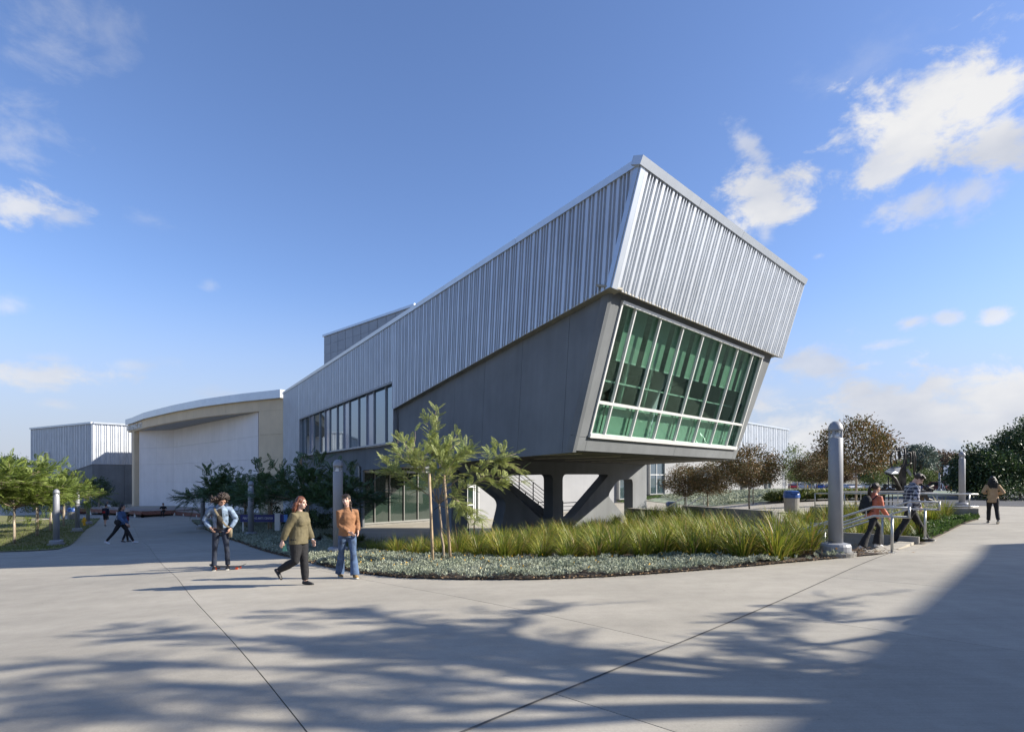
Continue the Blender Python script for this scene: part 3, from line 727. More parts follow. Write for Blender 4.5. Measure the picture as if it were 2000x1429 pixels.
for k, (a, b_, t_) in enumerate(((1.2, .6, 5.5), (4.0, 1.0, 5.0), (6.6, 1.2, 5.5), (9.2, 1.8, 6.0), (2.2, 6.5, 8.2))):
    p0 = Bv+U*a+V*b_; p1 = Bv+U*a+V*t_
    MB().bar((p0.x, p0.y, zs-.012), (p1.x, p1.y, zs-.012), .09, .02, (U.x, U.y, 0)).build('light_slot', slot, bld)
mb = MB()                                                                   # right flank
mb.slab([front(12.62, Z_TOP, -.2), front(12.62, Z_SEAM0, -.2), Vector((8.9,34.2,Z_SEAM0)), Vector((10.0,34.0,Z_TOP))], U*-.2)
mb.slab([Vector((9.9,34.1,Z_TOP)), Vector((7.0,34.9,ZB0)), Vector((.9,28.7,ZB0)), Vector((.9,28.7,Z_TOP))], V*-.2)
mb.slab([Vector((.9,28.7,Z_TOP)), Vector((.9,28.7,ZB0)), Vector((-5.8,39.8,ZB0)), Vector((-5.8,39.8,Z_TOP))], NS*.2)
mb.build('flank_cladding', M_metal, bld, fix=True)
mb = MB(); mb.slab([front(right_u(Z_SEAM0)-.03, Z_SEAM0, -.45), front(right_u(ZB0)-.03, ZB0, -.45), Vector((7.75,34.1,ZB0)), Vector((8.8,34.1,Z_SEAM0))], U*-.2)
mb.build('flank_wall', M_conc, bld, fix=True)
# ---- ground floor: glazing, doors, wall along U
def gw(s, z, off=0.0): return Vector((G0.x+U.x*s, G0.y+U.y*s, z)) - V*off
FZ = ZW-3.0; HZ_ = ZB1+.25
def u_s(px):
    r = (px-1000)/F; return (r*G0.y-G0.x)/(U.x-r*U.y)
gx = [u_s(x) for x in (701.5, 731.5, 760.7, 788.7, 815.8, 842, 867)]
gl = MB(); gl.bar(gw(gx[0]-.05, FZ+.12), gw(gx[-1], FZ+.12), .10, .14, (0,0,1)); gl.bar(gw(gx[0]-.05, HZ_-.05), gw(gx[-1], HZ_-.05), .10, .14, (0,0,1))
gl.bar(gw(gx[0], FZ+.1), gw(gx[0], HZ_), .07, .14, U); sf = gl.build('storefront_window', M_fdark, bld)
ZTR = ZW+.36
MB().bar(gw(gx[0], ZTR), gw(gx[-1], ZTR), .09, .13, (0,0,1)).build('transom', M_fdark, sf)
for k in range(len(gx)-1):
    if k: MB().bar(gw(gx[k], FZ+.16), gw(gx[k], HZ_-.1), .05, .12, U).build('mullion', M_fdark, sf)
    for z0, z1 in ((FZ+.17, ZTR-.05), (ZTR+.05, HZ_-.1)):
        tw = random.Random(k).uniform(-.006, .006)
        MB().slab([gw(gx[k]+.03, z0, -.03+tw), gw(gx[k+1]-.03, z0, -.03-tw), gw(gx[k+1]-.03, z1, -.03-tw), gw(gx[k]+.03, z1, -.03+tw)], V*.02).build('pane', M_gdark, sf, fix=True)
MB().slab([gw(gx[0]-.1, FZ-.6, .03), gw(gx[-1], FZ-.6, .03), gw(gx[-1], FZ+.07, .03), gw(gx[0]-.1, FZ+.07, .03)], V*.2).build('window_plinth', M_cwall, bld, fix=True)
d0, d1_, d2_, d3 = u_s(894), u_s(926.5), u_s(934.5), u_s(1000)
wallm = MB()
wallm.slab([gw(gx[-1], FZ-.6), gw(u_s(886), FZ-.6), gw(u_s(886), HZ_+.3), gw(gx[-1], HZ_+.3)], V*.3)
wallm.slab([gw(d2_, FZ-.6), gw(26, FZ-.4), gw(26, ZW+7.2), gw(d2_, ZW+7.2)], V*.3)
wallm.slab([gw(d0-.9, FZ+3.25), gw(d2_, FZ+3.25), gw(d2_, ZW+7.2), gw(d0-.9, ZW+7.2)], V*.3)
wallm.build('ground_floor_wall', M_light, bld, fix=True)
DH = 2.42
dr = MB(); dr.bar(gw(d0-.04, FZ), gw(d0-.04, FZ+3.2), .08, .16, U); dr.bar(gw(d1_+.04, FZ), gw(d1_+.04, FZ+3.2), .08, .16, U); dr.bar(gw(d0, FZ+DH+.04), gw(d1_, FZ+DH+.04), .08, .16, (0,0,1)); dr.bar(gw(u_s(886), FZ+3.2), gw(d2_, FZ+3.2), .08, .18, (0,0,1))
dr.bar(gw(d2_-.03, FZ), gw(d2_-.03, FZ+3.2), .06, .16, U); dr.bar(gw(u_s(886)+.03, FZ), gw(u_s(886)+.03, FZ+3.2), .06, .16, U)
dfr = dr.build('door_frame', M_whitep, bld)
for a, b_, z0 in ((d0, d1_, FZ+DH+.08), (u_s(886)+.06, d0-.08, FZ+.1), (d1_+.08, d2_-.06, FZ+.1)):
    MB().slab([gw(a, z0, -.05), gw(b_, z0, -.05), gw(b_, FZ+3.16, -.05), gw(a, FZ+3.16, -.05)], V*.02).build('pane', M_gdark, dfr, fix=True)
dm = (d0+d1_)/2
for a, b_, hs in ((d0+.01, dm-.01, dm-.12), (dm+.01, d1_-.01, dm+.12)):
    st = .13; q = MB()
    q.bar(gw(a+st/2, FZ+.01), gw(a+st/2, FZ+DH), st, .06, U); q.bar(gw(b_-st/2, FZ+.01), gw(b_-st/2, FZ+DH), st, .06, U)
    q.bar(gw(a+st, FZ+.14), gw(b_-st, FZ+.14), .26, .06, (0,0,1)); q.bar(gw(a+st, FZ+DH-.07), gw(b_-st, FZ+DH-.07), .14, .06, (0,0,1)); q.bar(gw(a+st, FZ+1.0), gw(b_-st, FZ+1.0), .07, .062, (0,0,1))
    d_ = q.build('door', M_whitep, bld)
    MB().slab([gw(a+st, FZ+.27, -.005), gw(b_-st, FZ+.27, -.005), gw(b_-st, FZ+DH-.14, -.005), gw(a+st, FZ+DH-.14, -.005)], V*.015).build('pane', M_gdark, d_, fix=True)
    MB().tube([gw(hs, FZ+.85, .08), gw(hs, FZ+1.25, .08)], .018, 6).build('handle', M_steel, d_)
# dark inner block so that nothing is seen through the ground floor
# ---- pier below the side wall
sp0, sp1 = px2s(884), px2s(838)
pa, pb = side(sp0, ZW, -.25), side(sp1, ZW, -.25)
MB().prism([tuple(pa.xy), tuple(pb.xy), tuple((pb+U*.75).xy), tuple((pa+U*.9).xy)], -2.0, zbot(12)+.02).build('pier', M_conc, bld, fix=True)
# ---- angular legs: one wall with three openings, drawn in its own plane
W0 = Vector((-.58, 25.3, 0))
def leg(px, py, off=0.0):
    r = (px-1000)/F; t = (r*W0.y-W0.x)/(U.x-r*U.y); y = W0.y+U.y*t
    return Vector((W0.x+U.x*t, y, ZW+(HZ-py)/F*y)) + V*off
def to2(p): q = p-W0; return Vector((q.dot(U), q.z))
def rounded(pl, r, k=5):
    o_ = []; n = len(pl)
    for i in range(n):
        a, b_, c_ = pl[i-1], pl[i], pl[(i+1) % n]; va = (a-b_); vc = (c_-b_)
        rr = min(r, va.length*.42, vc.length*.42)
        p0 = b_+va.normalized()*rr; p1 = b_+vc.normalized()*rr
        for j in range(k+1):
            t = j/k; o_.append((p0*(1-t)*(1-t)+b_*2*t*(1-t)+p1*t*t))
    return o_
outer = [to2(leg(*q)) for q in ((880,903),(905,908),(990,980),(972,1052),(1263,1040),(1263,906))]
outer = outer[:1]+[outer[1]]+rounded(outer[1:4], .0, 1)[2:4]+outer[3:]
outer = [to2(leg(868,906)), to2(leg(905,909)), *rounded([to2(leg(905,909)), to2(leg(990,980)), to2(leg(972,1055))], .34, 6)[7:14], to2(leg(972,1058)), to2(leg(1263,1058)), to2(leg(1263,906))]
outer[0].y = outer[-1].y = ZB0+.06; outer[1].y = ZB0-.30
holes = [[(966,929),(1080,926),(1080,1013),(1057,1014)], [(1099,926),(1190,926),(1118,1011),(1099,1013)], [(1187,967),(1206,938),(1236,934),(1236,1024),(1233,1024)]]
holes = [rounded([to2(leg(*q)) for q in h], .30) for h in holes]
loops = [outer]+holes
flat = [v for l in loops for v in l]; tr_ = tessellate_polygon([[Vector((v.x, v.y, 0)) for v in l] for l in loops])
def w3(v, off): return Vector((W0.x, W0.y, 0)) + U*v.x + V*off + Vector((0, 0, v.y))
lm = MB(); nv = len(flat); THK = .58
lm.v = [tuple(w3(v, 0)) for v in flat]+[tuple(w3(v, THK)) for v in flat]
for t in tr_: lm.f.append(tuple(t)); lm.f.append(tuple(nv+i for i in reversed(t)))
o0 = 0
for l in loops:
    for i in range(len(l)):
        j = (i+1) % len(l); lm.f.append((o0+i, o0+j, nv+o0+j, nv+o0+i))
    o0 += len(l)
lm.mi = [0]*len(lm.f); lm.build('angular_legs', M_conc, bld, fix=True)
# ---- outside stair behind the legs
stt = thing('outside_stair', 'dark flight of steps with black rails running down behind the angular legs', 'stair', (1.5, 30.5, FZ))
def sp(px, py, off): # point on a plane parallel to the legs, off metres behind
    r = (px-1000)/F; w0 = W0+V*off; t = (r*w0.y-w0.x)/(U.x-r*U.y); y = w0.y+U.y*t
    return Vector((w0.x+U.x*t, y, ZW+(HZ-py)/F*y))
a = sp(955, 920, 2.2); b_ = sp(1092, 1024, 2.2)
run = (b_-a); nst = 20; hz = Vector((run.x, run.y, 0)).normalized()
tb, sb = MB(), MB()
for k in range(nst):
    p = a+run*(k/nst); q = MB().box(p+hz*.15+V*.75+Vector((0,0,-.0)), (.30, 1.45, .05), hz, V); q.box(p+hz*.01+V*.75+Vector((0,0,.09)), (.03, 1.45, .16), hz, V); q.build('step', M_conc, stt)
for off in (0, 1.5): MB().bar(a+V*off+Vector((0,0,.02)), b_+V*off+Vector((0,0,.02)), .36, .08, (0,0,1)).build('stringer', M_conc, stt)
for off in (0, 1.5):
    rl = MB()
    for h in (1.02, .82, .62, .42, .25): rl.tube([a+V*off+Vector((0,0,h+.15)), b_+V*off+Vector((0,0,h+.15)), b_+hz*2.2+V*off+Vector((0,0,h+.15))], .024 if h > 1 else .015, 6)
    for k in range(6): p = a+run*(k/5)+V*off; rl.tube([p, p+Vector((0,0,1.18))], .028, 6)
    p = b_+hz*2.2+V*off; rl.tube([p+Vector((0,0,-.2)), p+Vector((0,0,1.18))], .028, 6)
    rl.build('railing', M_blk, stt)

# ---- tower rising behind the roof
T0 = P(633, 655, 70); T1 = P(810, 595, 57.5)
tw_ = MB(); tz = T0.z; dT = (T1-T0); dT.z = 0; nP = 10
tower = MB()
back = U*14
tower.prism([tuple(T0.xy+(U*.05).xy), tuple(T1.xy+(U*.05).xy), tuple((T1+back).xy), tuple((T0+back).xy)], 6, tz-.15)
twr = tower.build('tower', M_tower, bld, fix=True)
L_ = dT.length; e = dT.normalized()
for k in range(11):
    a0, a1 = k*L_/11, (k+1)*L_/11
    for j in range(9):
        z1 = tz-.15-j*1.1; z0 = z1-1.08
        if k % 2 == 0 or True:
            MB().slab([T0+e*(a0+.03)+Vector((0,0,z0-T0.z)), T0+e*(a1-.03)+Vector((0,0,z0-T0.z)), T0+e*(a1-.03)+Vector((0,0,z1-T0.z)), T0+e*(a0+.03)+Vector((0,0,z1-T0.z))], U*.04-U*.06).build('tower_panel', M_tower, twr)
MB().bar(T0-e*.15+Vector((0,0,-.05)), T1+e*.1+Vector((0,0,T0.z-T1.z-.05)), .25, .3, (0,0,1)).build('coping', M_trim, twr)

# ================================================================== RIGHT WING (its own building)
wing = thing('wing_building', 'long pale grey wing with white ribbed metal top behind the rust-leaved trees', 'building', (30, 75, gz(30, 75)))
WT, WS = ZW+7.35, ZW+2.15; s_e = u_s(1539); s_s = 26.2
pj = [s_s, 31, 36, 41, 46.5, 52, 57.5, 63, 68.5, s_e]
bays = [(u_s(1265), u_s(1292), ZW+.95*1.6, -1.0), (u_s(1345), u_s(1396), ZW+1.2, -.4)]
for a, b_ in zip(pj[:-1], pj[1:]):
    MB().slab([gw(a+.006, -2.2), gw(b_-.006, -2.2), gw(b_-.006, WS), gw(a+.006, WS)], V*.3).build('wall_panel', M_light, wing, fix=True)
clad(wing, lambda s, z, off=0: gw(s, z, .05+off), s_s, s_e, lambda s: WS, lambda s: WT, pw=1.84, rd=.08)
MB().bar(gw(s_s, WT+.05, .08), gw(s_e, WT+.05, .08), .2, .3, (0,0,1)).build('coping', M_trim, wing)
MB().bar(gw(s_s, WS-.03, .08), gw(s_e, WS-.03, .08), .08, .25, (0,0,1)).build('drip_ledge', M_trim, wing)
mb = MB(); mb.prism([tuple(gw(s_s, 0, -.31).xy), tuple(gw(s_e-.01, 0, -.31).xy), tuple((gw(s_e-.01, 0)+V*20).xy), tuple((gw(s_s, 0)+V*12).xy)], -3, WT); mb.build('wall', M_light, wing, fix=True)
for px0, px1, zt_, zb2, nm in ((1203,1219,ZW+2.0,-.6,1), (1263,1293,ZW+1.75,-.35,2), (1345,1397,ZW+1.2,-.05,3), (1494,1501,ZW+.6,-.1,1), (1448,1454,ZW+.4,-.0,1)):
    a, b_ = u_s(px0), u_s(px1); fr = MB(); o_ = .35
    zb3 = max(zb2, gz(*gw(a, 0).xy)+.35)
    for z_ in (zb3, zt_): fr.bar(gw(a, z_, o_/2), gw(b_, z_, o_/2), .10, o_+.1, (0,0,1))
    for s_ in (a+.05, b_-.05): fr.bar(gw(s_, zb3, o_/2), gw(s_, zt_, o_/2), .10, o_+.1, U)
    bw = fr.build('bay_window', M_steel, wing)
    for k in range(nm):
        s0_, s1_ = a+.1+(b_-a-.2)*k/nm, a+.1+(b_-a-.2)*(k+1)/nm
        MB().slab([gw(s0_+.02, zb3+.05, .2), gw(s1_-.02, zb3+.05, .2), gw(s1_-.02, zt_-.05, .2), gw(s0_+.02, zt_-.05, .2)], V*.02).build('pane', M_gblue, bw, fix=True)
        if k: MB().bar(gw(s0_, zb3, .22), gw(s0_, zt_, .22), .07, .1, U).build('mullion', M_frame, bw)
    if nm > 1: MB().bar(gw(a+.1, zb3+(zt_-zb3)*.58, .222), gw(b_-.1, zb3+(zt_-zb3)*.58, .222), .07, .1, (0,0,1)).build('mullion', M_frame, bw)
for px0, px1 in ((1528.5, 1533),): 
    a, b_ = u_s(px0), u_s(px1); z_ = gz(*gw(a, 0).xy); MB().slab([gw(a, z_, .04), gw(b_, z_, .04), gw(b_, z_+2.5, .04), gw(a, z_+2.5, .04)], V*.03).build('door', M_pole, wing, fix=True)

# ================================================================== STAGE SHELL
shell = thing('stage_shell', 'white open-air stage shell with curved beige front and silver roof edge', 'stage building', (-40, 70, gz(-40, 70)))
cpx = [(553,57.0),(530,57.9),(505.6,58.8),(480,59.8),(440,61.8),(400,64.2),(364,67.4),(345,69.2),(308,74.0),(285,77.6),(262,84.0),(250,86.5)]
cp = [Vector(((x-1000)/F*d, d, 0)) for x, d in cpx]
def cpt(i): return cp[i]
RZ = ZW+8.55; FB = ZW+7.75; OB = ZW+6.65; BZ = -3.2
i_j = 2; i_l = 10
def off_out(i, d):
    a_, b2 = cp[max(i-1, 0)], cp[min(i+1, len(cp)-1)]; t = (b2-a_).normalized(); n = Vector((-t.y, t.x, 0)); n = n if n.dot(Vector((.4,-1,0))) > 0 else -n
    return cp[i]+n*d
zv = lambda z: Vector((0, 0, z))
mb = MB()
for i in range(len(cp)-1):
    a_, b2 = off_out(i, .35), off_out(i+1, .35); c2, d_ = off_out(i+1, -1.2), off_out(i, -1.2)
    mb.hexa([a_+zv(FB), b2+zv(FB), c2+zv(FB), d_+zv(FB), a_+zv(RZ), b2+zv(RZ), c2+zv(RZ), d_+zv(RZ)])
mb.build('roof_edge', M_trim, shell, fix=True)
fp_cuts = [0, 2, 4, 6, 8, 10, 11]
for i0, i1 in zip(fp_cuts[:-1], fp_cuts[1:]):
    mb = MB()
    for i in range(i0, i1):
        f0 = .004 if i == i0 else 0; f1 = .004 if i+1 == i1 else 0
        a_, b2 = cp[i].lerp(cp[i+1], f0), cp[i+1].lerp(cp[i], f1); c2, d_ = off_out(i+1, -.6), off_out(i, -.6)
        zb2 = OB if i >= i_j and i < i_l else BZ
        if i < i_j or i >= i_l: zb2 = OB
        mb.hexa([a_+zv(zb2), b2+zv(zb2), c2+zv(zb2), d_+zv(zb2), a_+zv(FB), b2+zv(FB), c2+zv(FB), d_+zv(FB)])
    mb.build('fascia_panel', M_beige, shell, fix=True)
for z0, z1 in ((BZ, ZW-.6), (ZW-.585, ZW+1.95), (ZW+1.965, ZW+4.25), (ZW+4.265, OB-.01)):
    mb = MB()
    for i in (0, 1):
        a_, b2, c2, d_ = cp[i], cp[i+1], off_out(i+1, -.6), off_out(i, -.6)
        mb.hexa([a_+zv(z0), b2+zv(z0), c2+zv(z0), d_+zv(z0), a_+zv(z1), b2+zv(z1), c2+zv(z1), d_+zv(z1)])
    mb.build('pier_panel', M_beige, shell, fix=True)
mb = MB(); a_, b2, d_ = cp[10], cp[10].lerp(cp[11], .35), off_out(10, -.6); c2 = d_.lerp(off_out(11, -.6), .35); mb.hexa([q+zv(BZ-1) for q in (a_, b2, c2, d_)]+[q+zv(OB) for q in (a_, b2, c2, d_)]); mb.build('left_pier', M_beige, shell, fix=True)
J = cp[i_j]+Vector((-.3, .5, 0)); K = Vector((-47.2, 81.5, 0)); Lf = cp[i_l]+Vector((.6, .2, 0))
zr = [(BZ, ZW-.6), (ZW-.585, ZW+1.85), (ZW+1.865, ZW+4.2), (ZW+4.215, OB)]
for (p0, p1, cuts) in ((J, K, [0, 1.0]), (K, Lf, [0, .5, 1.0])):
    nrm = Vector((-(p1-p0).y, (p1-p0).x, 0)).normalized(); nrm = nrm if nrm.y > 0 else -nrm
    for c0, c1 in zip(cuts[:-1], cuts[1:]):
        for z0, z1 in zr:
            a_ = p0.lerp(p1, c0); b2 = p0.lerp(p1, c1); t = (p1-p0).normalized()*.008
            MB().slab([a_+t+zv(z0), b2-t+zv(z0), b2-t+zv(z1), a_+t+zv(z1)], nrm*.3).build('wall_panel', M_white, shell, fix=True)
mb = MB(); mb.prism([tuple(c.xy) for c in [off_out(i, -.3) for i in range(i_j, i_l+1)]]+[tuple((K+Vector((0,.3,0))).xy)], OB+.01, OB+.2); mb.build('stage_ceiling', mat('stage ceiling', (.42,.42,.43), rough=.9), shell, fix=True)
back = MB(); back.prism([(-51.5, 90.5), (-47.5, 86.5), (-30, 90), (-42, 101)], BZ-1, ZW+10.6)  # unseen taller block, added to throw shadow on the auditorium building
back.prism([tuple((K+Vector((.3,.6,0))).xy), tuple((J+Vector((1.2,.9,0))).xy), (-20,80), (-44,101), (-56.3,87.6), tuple((Lf+Vector((0,.5,0))).xy)], BZ-1, FB+.2)
back.build('rear_wall_shade_block', M_beige, shell, fix=True)
# letters standing under the roof edge
def text_mesh(txt, size, depth=.03, align='LEFT'):
    c = bpy.data.curves.new('lettering', 'FONT'); c.body = txt; c.size = size; c.extrude = depth; c.align_x = align; c.resolution_u = 3
    o = bpy.data.objects.new('lettering', c); link(o); dg = bpy.context.evaluated_depsgraph_get(); me = bpy.data.meshes.new_from_object(o.evaluated_get(dg)); bpy.data.objects.remove(o); return me
def put_text(txt, size, p0, xdir, mt, parent, depth=.03, width=None, name='lettering'):
    me = text_mesh(txt, size, depth); me.materials.clear(); me.materials.append(mt)
    xs2 = [v.co.x for v in me.vertices]; sc_ = width/(max(xs2)-min(xs2)) if width else 1
    xd = Vector(xdir).normalized(); zd = Vector((0, 0, 1)); nd = xd.cross(zd)
    for v in me.vertices: v.co = Vector(p0) + xd*(v.co.x*sc_) + zd*v.co.y - nd*(-v.co.z)
    o = bpy.data.objects.new(name, me); link(o); setparent(o, parent); return o
a_, b2 = off_out(10, .5), off_out(8, .25); q = b2+(b2-a_)*-.28
st_ = off_out(11, .55)
put_text('PERFORMING ARTS CENTER', 1.05, (st_.x+.8, st_.y-.4, FB-.95), (q-st_), M_frame, shell, .05, width=(q-st_).length*.92)

# ================================================================== LEFT BUILDING
lb = thing('auditorium_building', 'blue-grey building with ribbed metal top and slanting seam beside the stage shell', 'building', (-64, 90, gz(-64, 90)))
K0 = Vector((-64.7, 90, 0)); K1 = Vector((-83.2, 101, 0)); K2 = K0+U*8.5
LT = ZW+8.5; LSm = ZW+2.05
dl = (K1-K0).normalized(); nl = Vector((-dl.y, dl.x, 0)); nl = nl if nl.y < 0 else -nl; LL = (K1-K0).length
def lside(s, z, off=0): return K0+dl*s+nl*off+zv(z)
def rside(s, z, off=0): return K0+U*s-V*off+zv(z)
def lseam(s): return LSm-s*.155
clad(lb, lside, 0, LL, lseam, lambda s: LT-.2, pw=1.84, rd=.09)
clad(lb, rside, 0, 8.5, lambda s: LSm, lambda s: LT-.2, pw=1.84, rd=.09)
mb = MB(); mb.prism([tuple((K0+U*.15+V*.15).xy), tuple(K2.xy+(V*.15).xy), tuple((K2+V*20).xy), tuple((K1+U*.1).xy)], -4.2, LT-.1); mb.build('wall', M_conc, lb, fix=True)
MB().bar(lside(-.1, LT-.08, .12), lside(LL, LT-.08, .12), .28, .3, (0,0,1)).build('coping', M_trim, lb)
MB().bar(rside(.1, LT-.08, .12), rside(8.5, LT-.08, .12), .28, .3, (0,0,1)).build('coping', M_trim, lb)
for a0, a1 in ((0, 7), (7, 14), (14, LL)):
    MB().slab([lside(a0+.02, -4.2, -.02), lside(a1-.02, -4.2, -.02), lside(a1-.02, lseam(a1), -.02), lside(a0+.02, lseam(a0), -.02)], nl*-.1).build('wall_panel', M_conc, lb, fix=True)
for a0, a1 in ((0, 4.2), (4.2, 8.5)):
    MB().slab([rside(a0+.02, -4.2, -.02), rside(a1-.02, -4.2, -.02), rside(a1-.02, LSm, -.02), rside(a0+.02, LSm, -.02)], V*.1).build('wall_panel', M_conc, lb, fix=True)
wl = MB(); wl.bar(lside(14.3, ZW+4.2, .12), lside(16.2, ZW+4.2, .12), .15, .3, (0,0,1)); wl.bar(lside(14.4, ZW+4.2, .12), lside(14.4, ZW-.4, .12), .15, .3, dl); wl.bar(lside(16.1, ZW+4.2, .12), lside(16.1, ZW-.4, .12), .15, .3, dl)
wo = wl.build('window', M_frame, lb)
MB().slab([lside(14.5, ZW-.4, .11), lside(16.0, ZW-.4, .11), lside(16.0, ZW+4.1, .11), lside(14.5, ZW+4.1, .11)], nl*-.05).build('pane', M_gdark, wo, fix=True)

# ================================================================== STREET FURNITURE, WALLS, STEPS
rng = random.Random(7); nrg = np.random.RandomState(11)
# ---- steps between the hand rails
z_top = gz(STA.x, STA.y)
steps = MB().prism([tuple((_h0+V*2.0).xy), tuple((_h0+U*_hw+V*2.0).xy), tuple((_h0+U*_hw+V*STAIR_L).xy), tuple((_h0+V*STAIR_L).xy)], z_top-1.1, z_top-.65).build('steps', M_cwall, fix=True)
steps['kind'] = 'structure'
for k in range(5):
    a0, a1 = .30+.34*k, .30+.34*(k+1)-.003
    MB().prism([tuple((_h0+V*a0).xy), tuple((_h0+U*_hw+V*a0).xy), tuple((_h0+U*_hw+V*a1).xy), tuple((_h0+V*a1).xy)], z_top-1.1, z_top-.13*(k+1)).build('step', M_pave, steps, fix=True)
for e in (-.12, _hw):
    MB().prism([tuple((_h0+U*e+V*.2).xy), tuple((_h0+U*(e+.12)+V*.2).xy), tuple((_h0+U*(e+.12)+V*STAIR_L).xy), tuple((_h0+U*e+V*STAIR_L).xy)], z_top-1.1, z_top+.01).build('cheek_wall', M_cwall, steps, fix=True)
def hand_rail(f, label):
    r = thing('hand_rail', label, 'hand rail', (f.x, f.y, z_top), group='rails beside the steps'); B = Vector((f.x, f.y, z_top))
    def q(t, h): return B + V*t + zv(h - (max(0, min(t, 2.2)-.35)*.40))
    for h, nm in ((1.0, 'top_rail'), (.80, 'lower_rail')):
        MB().tube([q(-.32, h), q(.35, h), q(1.0, h), q(2.2, h), q(2.9, h)], .026, 8).build(nm, M_steel, r, smooth=True)
    MB().tube([q(-.32, 1.026), q(-.32, .774)], .026, 8).build('end_return', M_steel, r, smooth=True)
    for t in (0, 1.0, 2.5):
        MB().tube([B+V*t+zv(-.02 - (0 if t < .3 else min(.65, .13*(1+int((t-.3)/.34))))), q(t, .80)], .03, 8).build('post', M_steel, r, smooth=True)
    for t in (0, .5, 1.0, 2.5): MB().tube([q(t, .80), q(t, .99)], .012, 6).build('bracket', M_steel, r)
    MB().lathe([(.07, 0), (.07, .012), (.0, .013)], (B.x, B.y, B.z+.001), 12).build('base_plate', M_steel, r)
hand_rail(STA, 'near steel hand rail beside the tall grey bollard, sloping down the steps')
hand_rail(STB, 'far steel hand rail at the steps, behind the person in the plaid shirt')

# ---- low walls and guard rail
def low_wall(a, b, top, label, th=.28, bot=-1.0):
    a = Vector((*a, 0)); b = Vector((*b, 0)); n = (b-a).normalized().cross(Vector((0,0,1)))*th
    t = thing('low_wall', label, 'low wall', (a.x, a.y, top-.5), group='low concrete walls round the plaza'); L_ = (b-a).length; n_ = max(1, round(L_/3.2))
    for k in range(n_):
        p, q = a.lerp(b, k/n_)+(b-a).normalized()*.006, a.lerp(b, (k+1)/n_)
        MB().prism([tuple(p.xy), tuple(q.xy), tuple((q+n).xy), tuple((p+n).xy)], bot, top).build('wall_block', M_cwall, t, fix=True, bevel=.012)
    return t
low_wall((18.2, 22.75), (12.4, 24.15), ZW-1.21, 'low concrete wall under the guard rail at the right edge of the grass bed')
low_wall((9.95, 22.3), (7.75, 26.6), ZW-1.28, 'low concrete wall behind the grass in front of the round-crowned tree', th=.3)
low_wall((7.4, 28.5), (6.0, 30.5), ZW-1.6, 'short pale concrete wall beside the farther waste bin', th=.5)
gr = thing('guard_rail', 'pale tubular guard rail standing on the low wall behind the plaid shirted person', 'guard rail', (15.5, 23.7, ZW-1.21))
ga, gb = Vector((18.0, 22.98, ZW-1.21)), Vector((12.6, 24.28, ZW-1.21))
for h, nm in ((.55, 'top_rail'), (.06, 'lower_rail')):
    pe = [ga+zv(h)+Vector((.45, .9, 0)), ga+zv(h)+Vector((.5, .4, 0)), ga+zv(h)+Vector((.35, .02, 0)), ga+zv(h), gb+zv(h)]
    MB().tube(pe, .03, 8).build(nm, M_steel, gr, smooth=True)
for k in range(6): p = ga.lerp(gb, k/5); MB().tube([p+zv(-.0), p+zv(.55)], .026, 6).build('post', M_steel, gr, smooth=True)
gr2 = thing('guard_rail', 'pale guard rail on the plaza behind the rust-leaved tree and the girl', 'guard rail', (14, 26, gz(14, 26)))
a_, b_ = GD(1645, 27.0), GD(1790, 27.0)
for h in (.95, .5): MB().tube([a_+zv(h), b_+zv(h)], .026, 6).build('rail', M_steel, gr2)
for k in range(5): p = a_.lerp(b_, k/4); MB().tube([p, p+zv(.95)], .022, 6).build('post', M_steel, gr2)
fr_ = thing('hand_rail', 'thin pale hand rail by the farther waste bin under the building', 'hand rail', tuple(P(1290, 985, 33)))
for dx in (0, 1.3):
    MB().tube([P(1304+dx*26, 990, 32+dx), P(1334+dx*26, 971, 32+dx), P(1341+dx*26, 971, 32+dx), P(1341+dx*26, 990, 32+dx)], .03, 6).build('rail', M_steel, fr_)
    MB().tube([P(1318+dx*26, 982, 32+dx), P(1318+dx*26, 1000, 32+dx)], .025, 6).build('post', M_steel, fr_)

# ---- bollard lights
def make_bollard(name, label):
    r = thing(name, label, 'bollard light', group='tall round bollard lights')
    MB().lathe([(.39, -.15), (.39, .10), (.375, .115)], n=24).build('footing', M_cwall, r)
    MB().lathe([(.295, .115), (.30, .13), (.30, .235), (.28, .28), (.20, .30), (.15, .305)], n=24).build('collar', M_pole, r, smooth=False)
    MB().lathe([(.142, .27), (.142, 2.52), (.13, 2.54)], n=24).build('shaft', M_pole, r, smooth=True)
    MB().lathe([(.122, 2.535), (.10, 2.60), (.055, 2.68), (.04, 2.70)], n=16).build('reflector_cone', M_frame, r, smooth=True)
    for k in range(4):
        q = math.pi/4+k*math.pi/2; c, s_ = math.cos(q), math.sin(q)
        MB().box((c*.118, s_*.118, 2.61), (.03, .05, .16), (c, s_, 0), (-s_, c, 0)).build('fin', M_pole, r)
    MB().lathe([(.125, 2.685), (.148, 2.69), (.148, 2.72), (.137, 2.79), (.105, 2.85), (.055, 2.89), (.008, 2.90)], n=24).build('dome', M_pole, r, smooth=True)
    return r
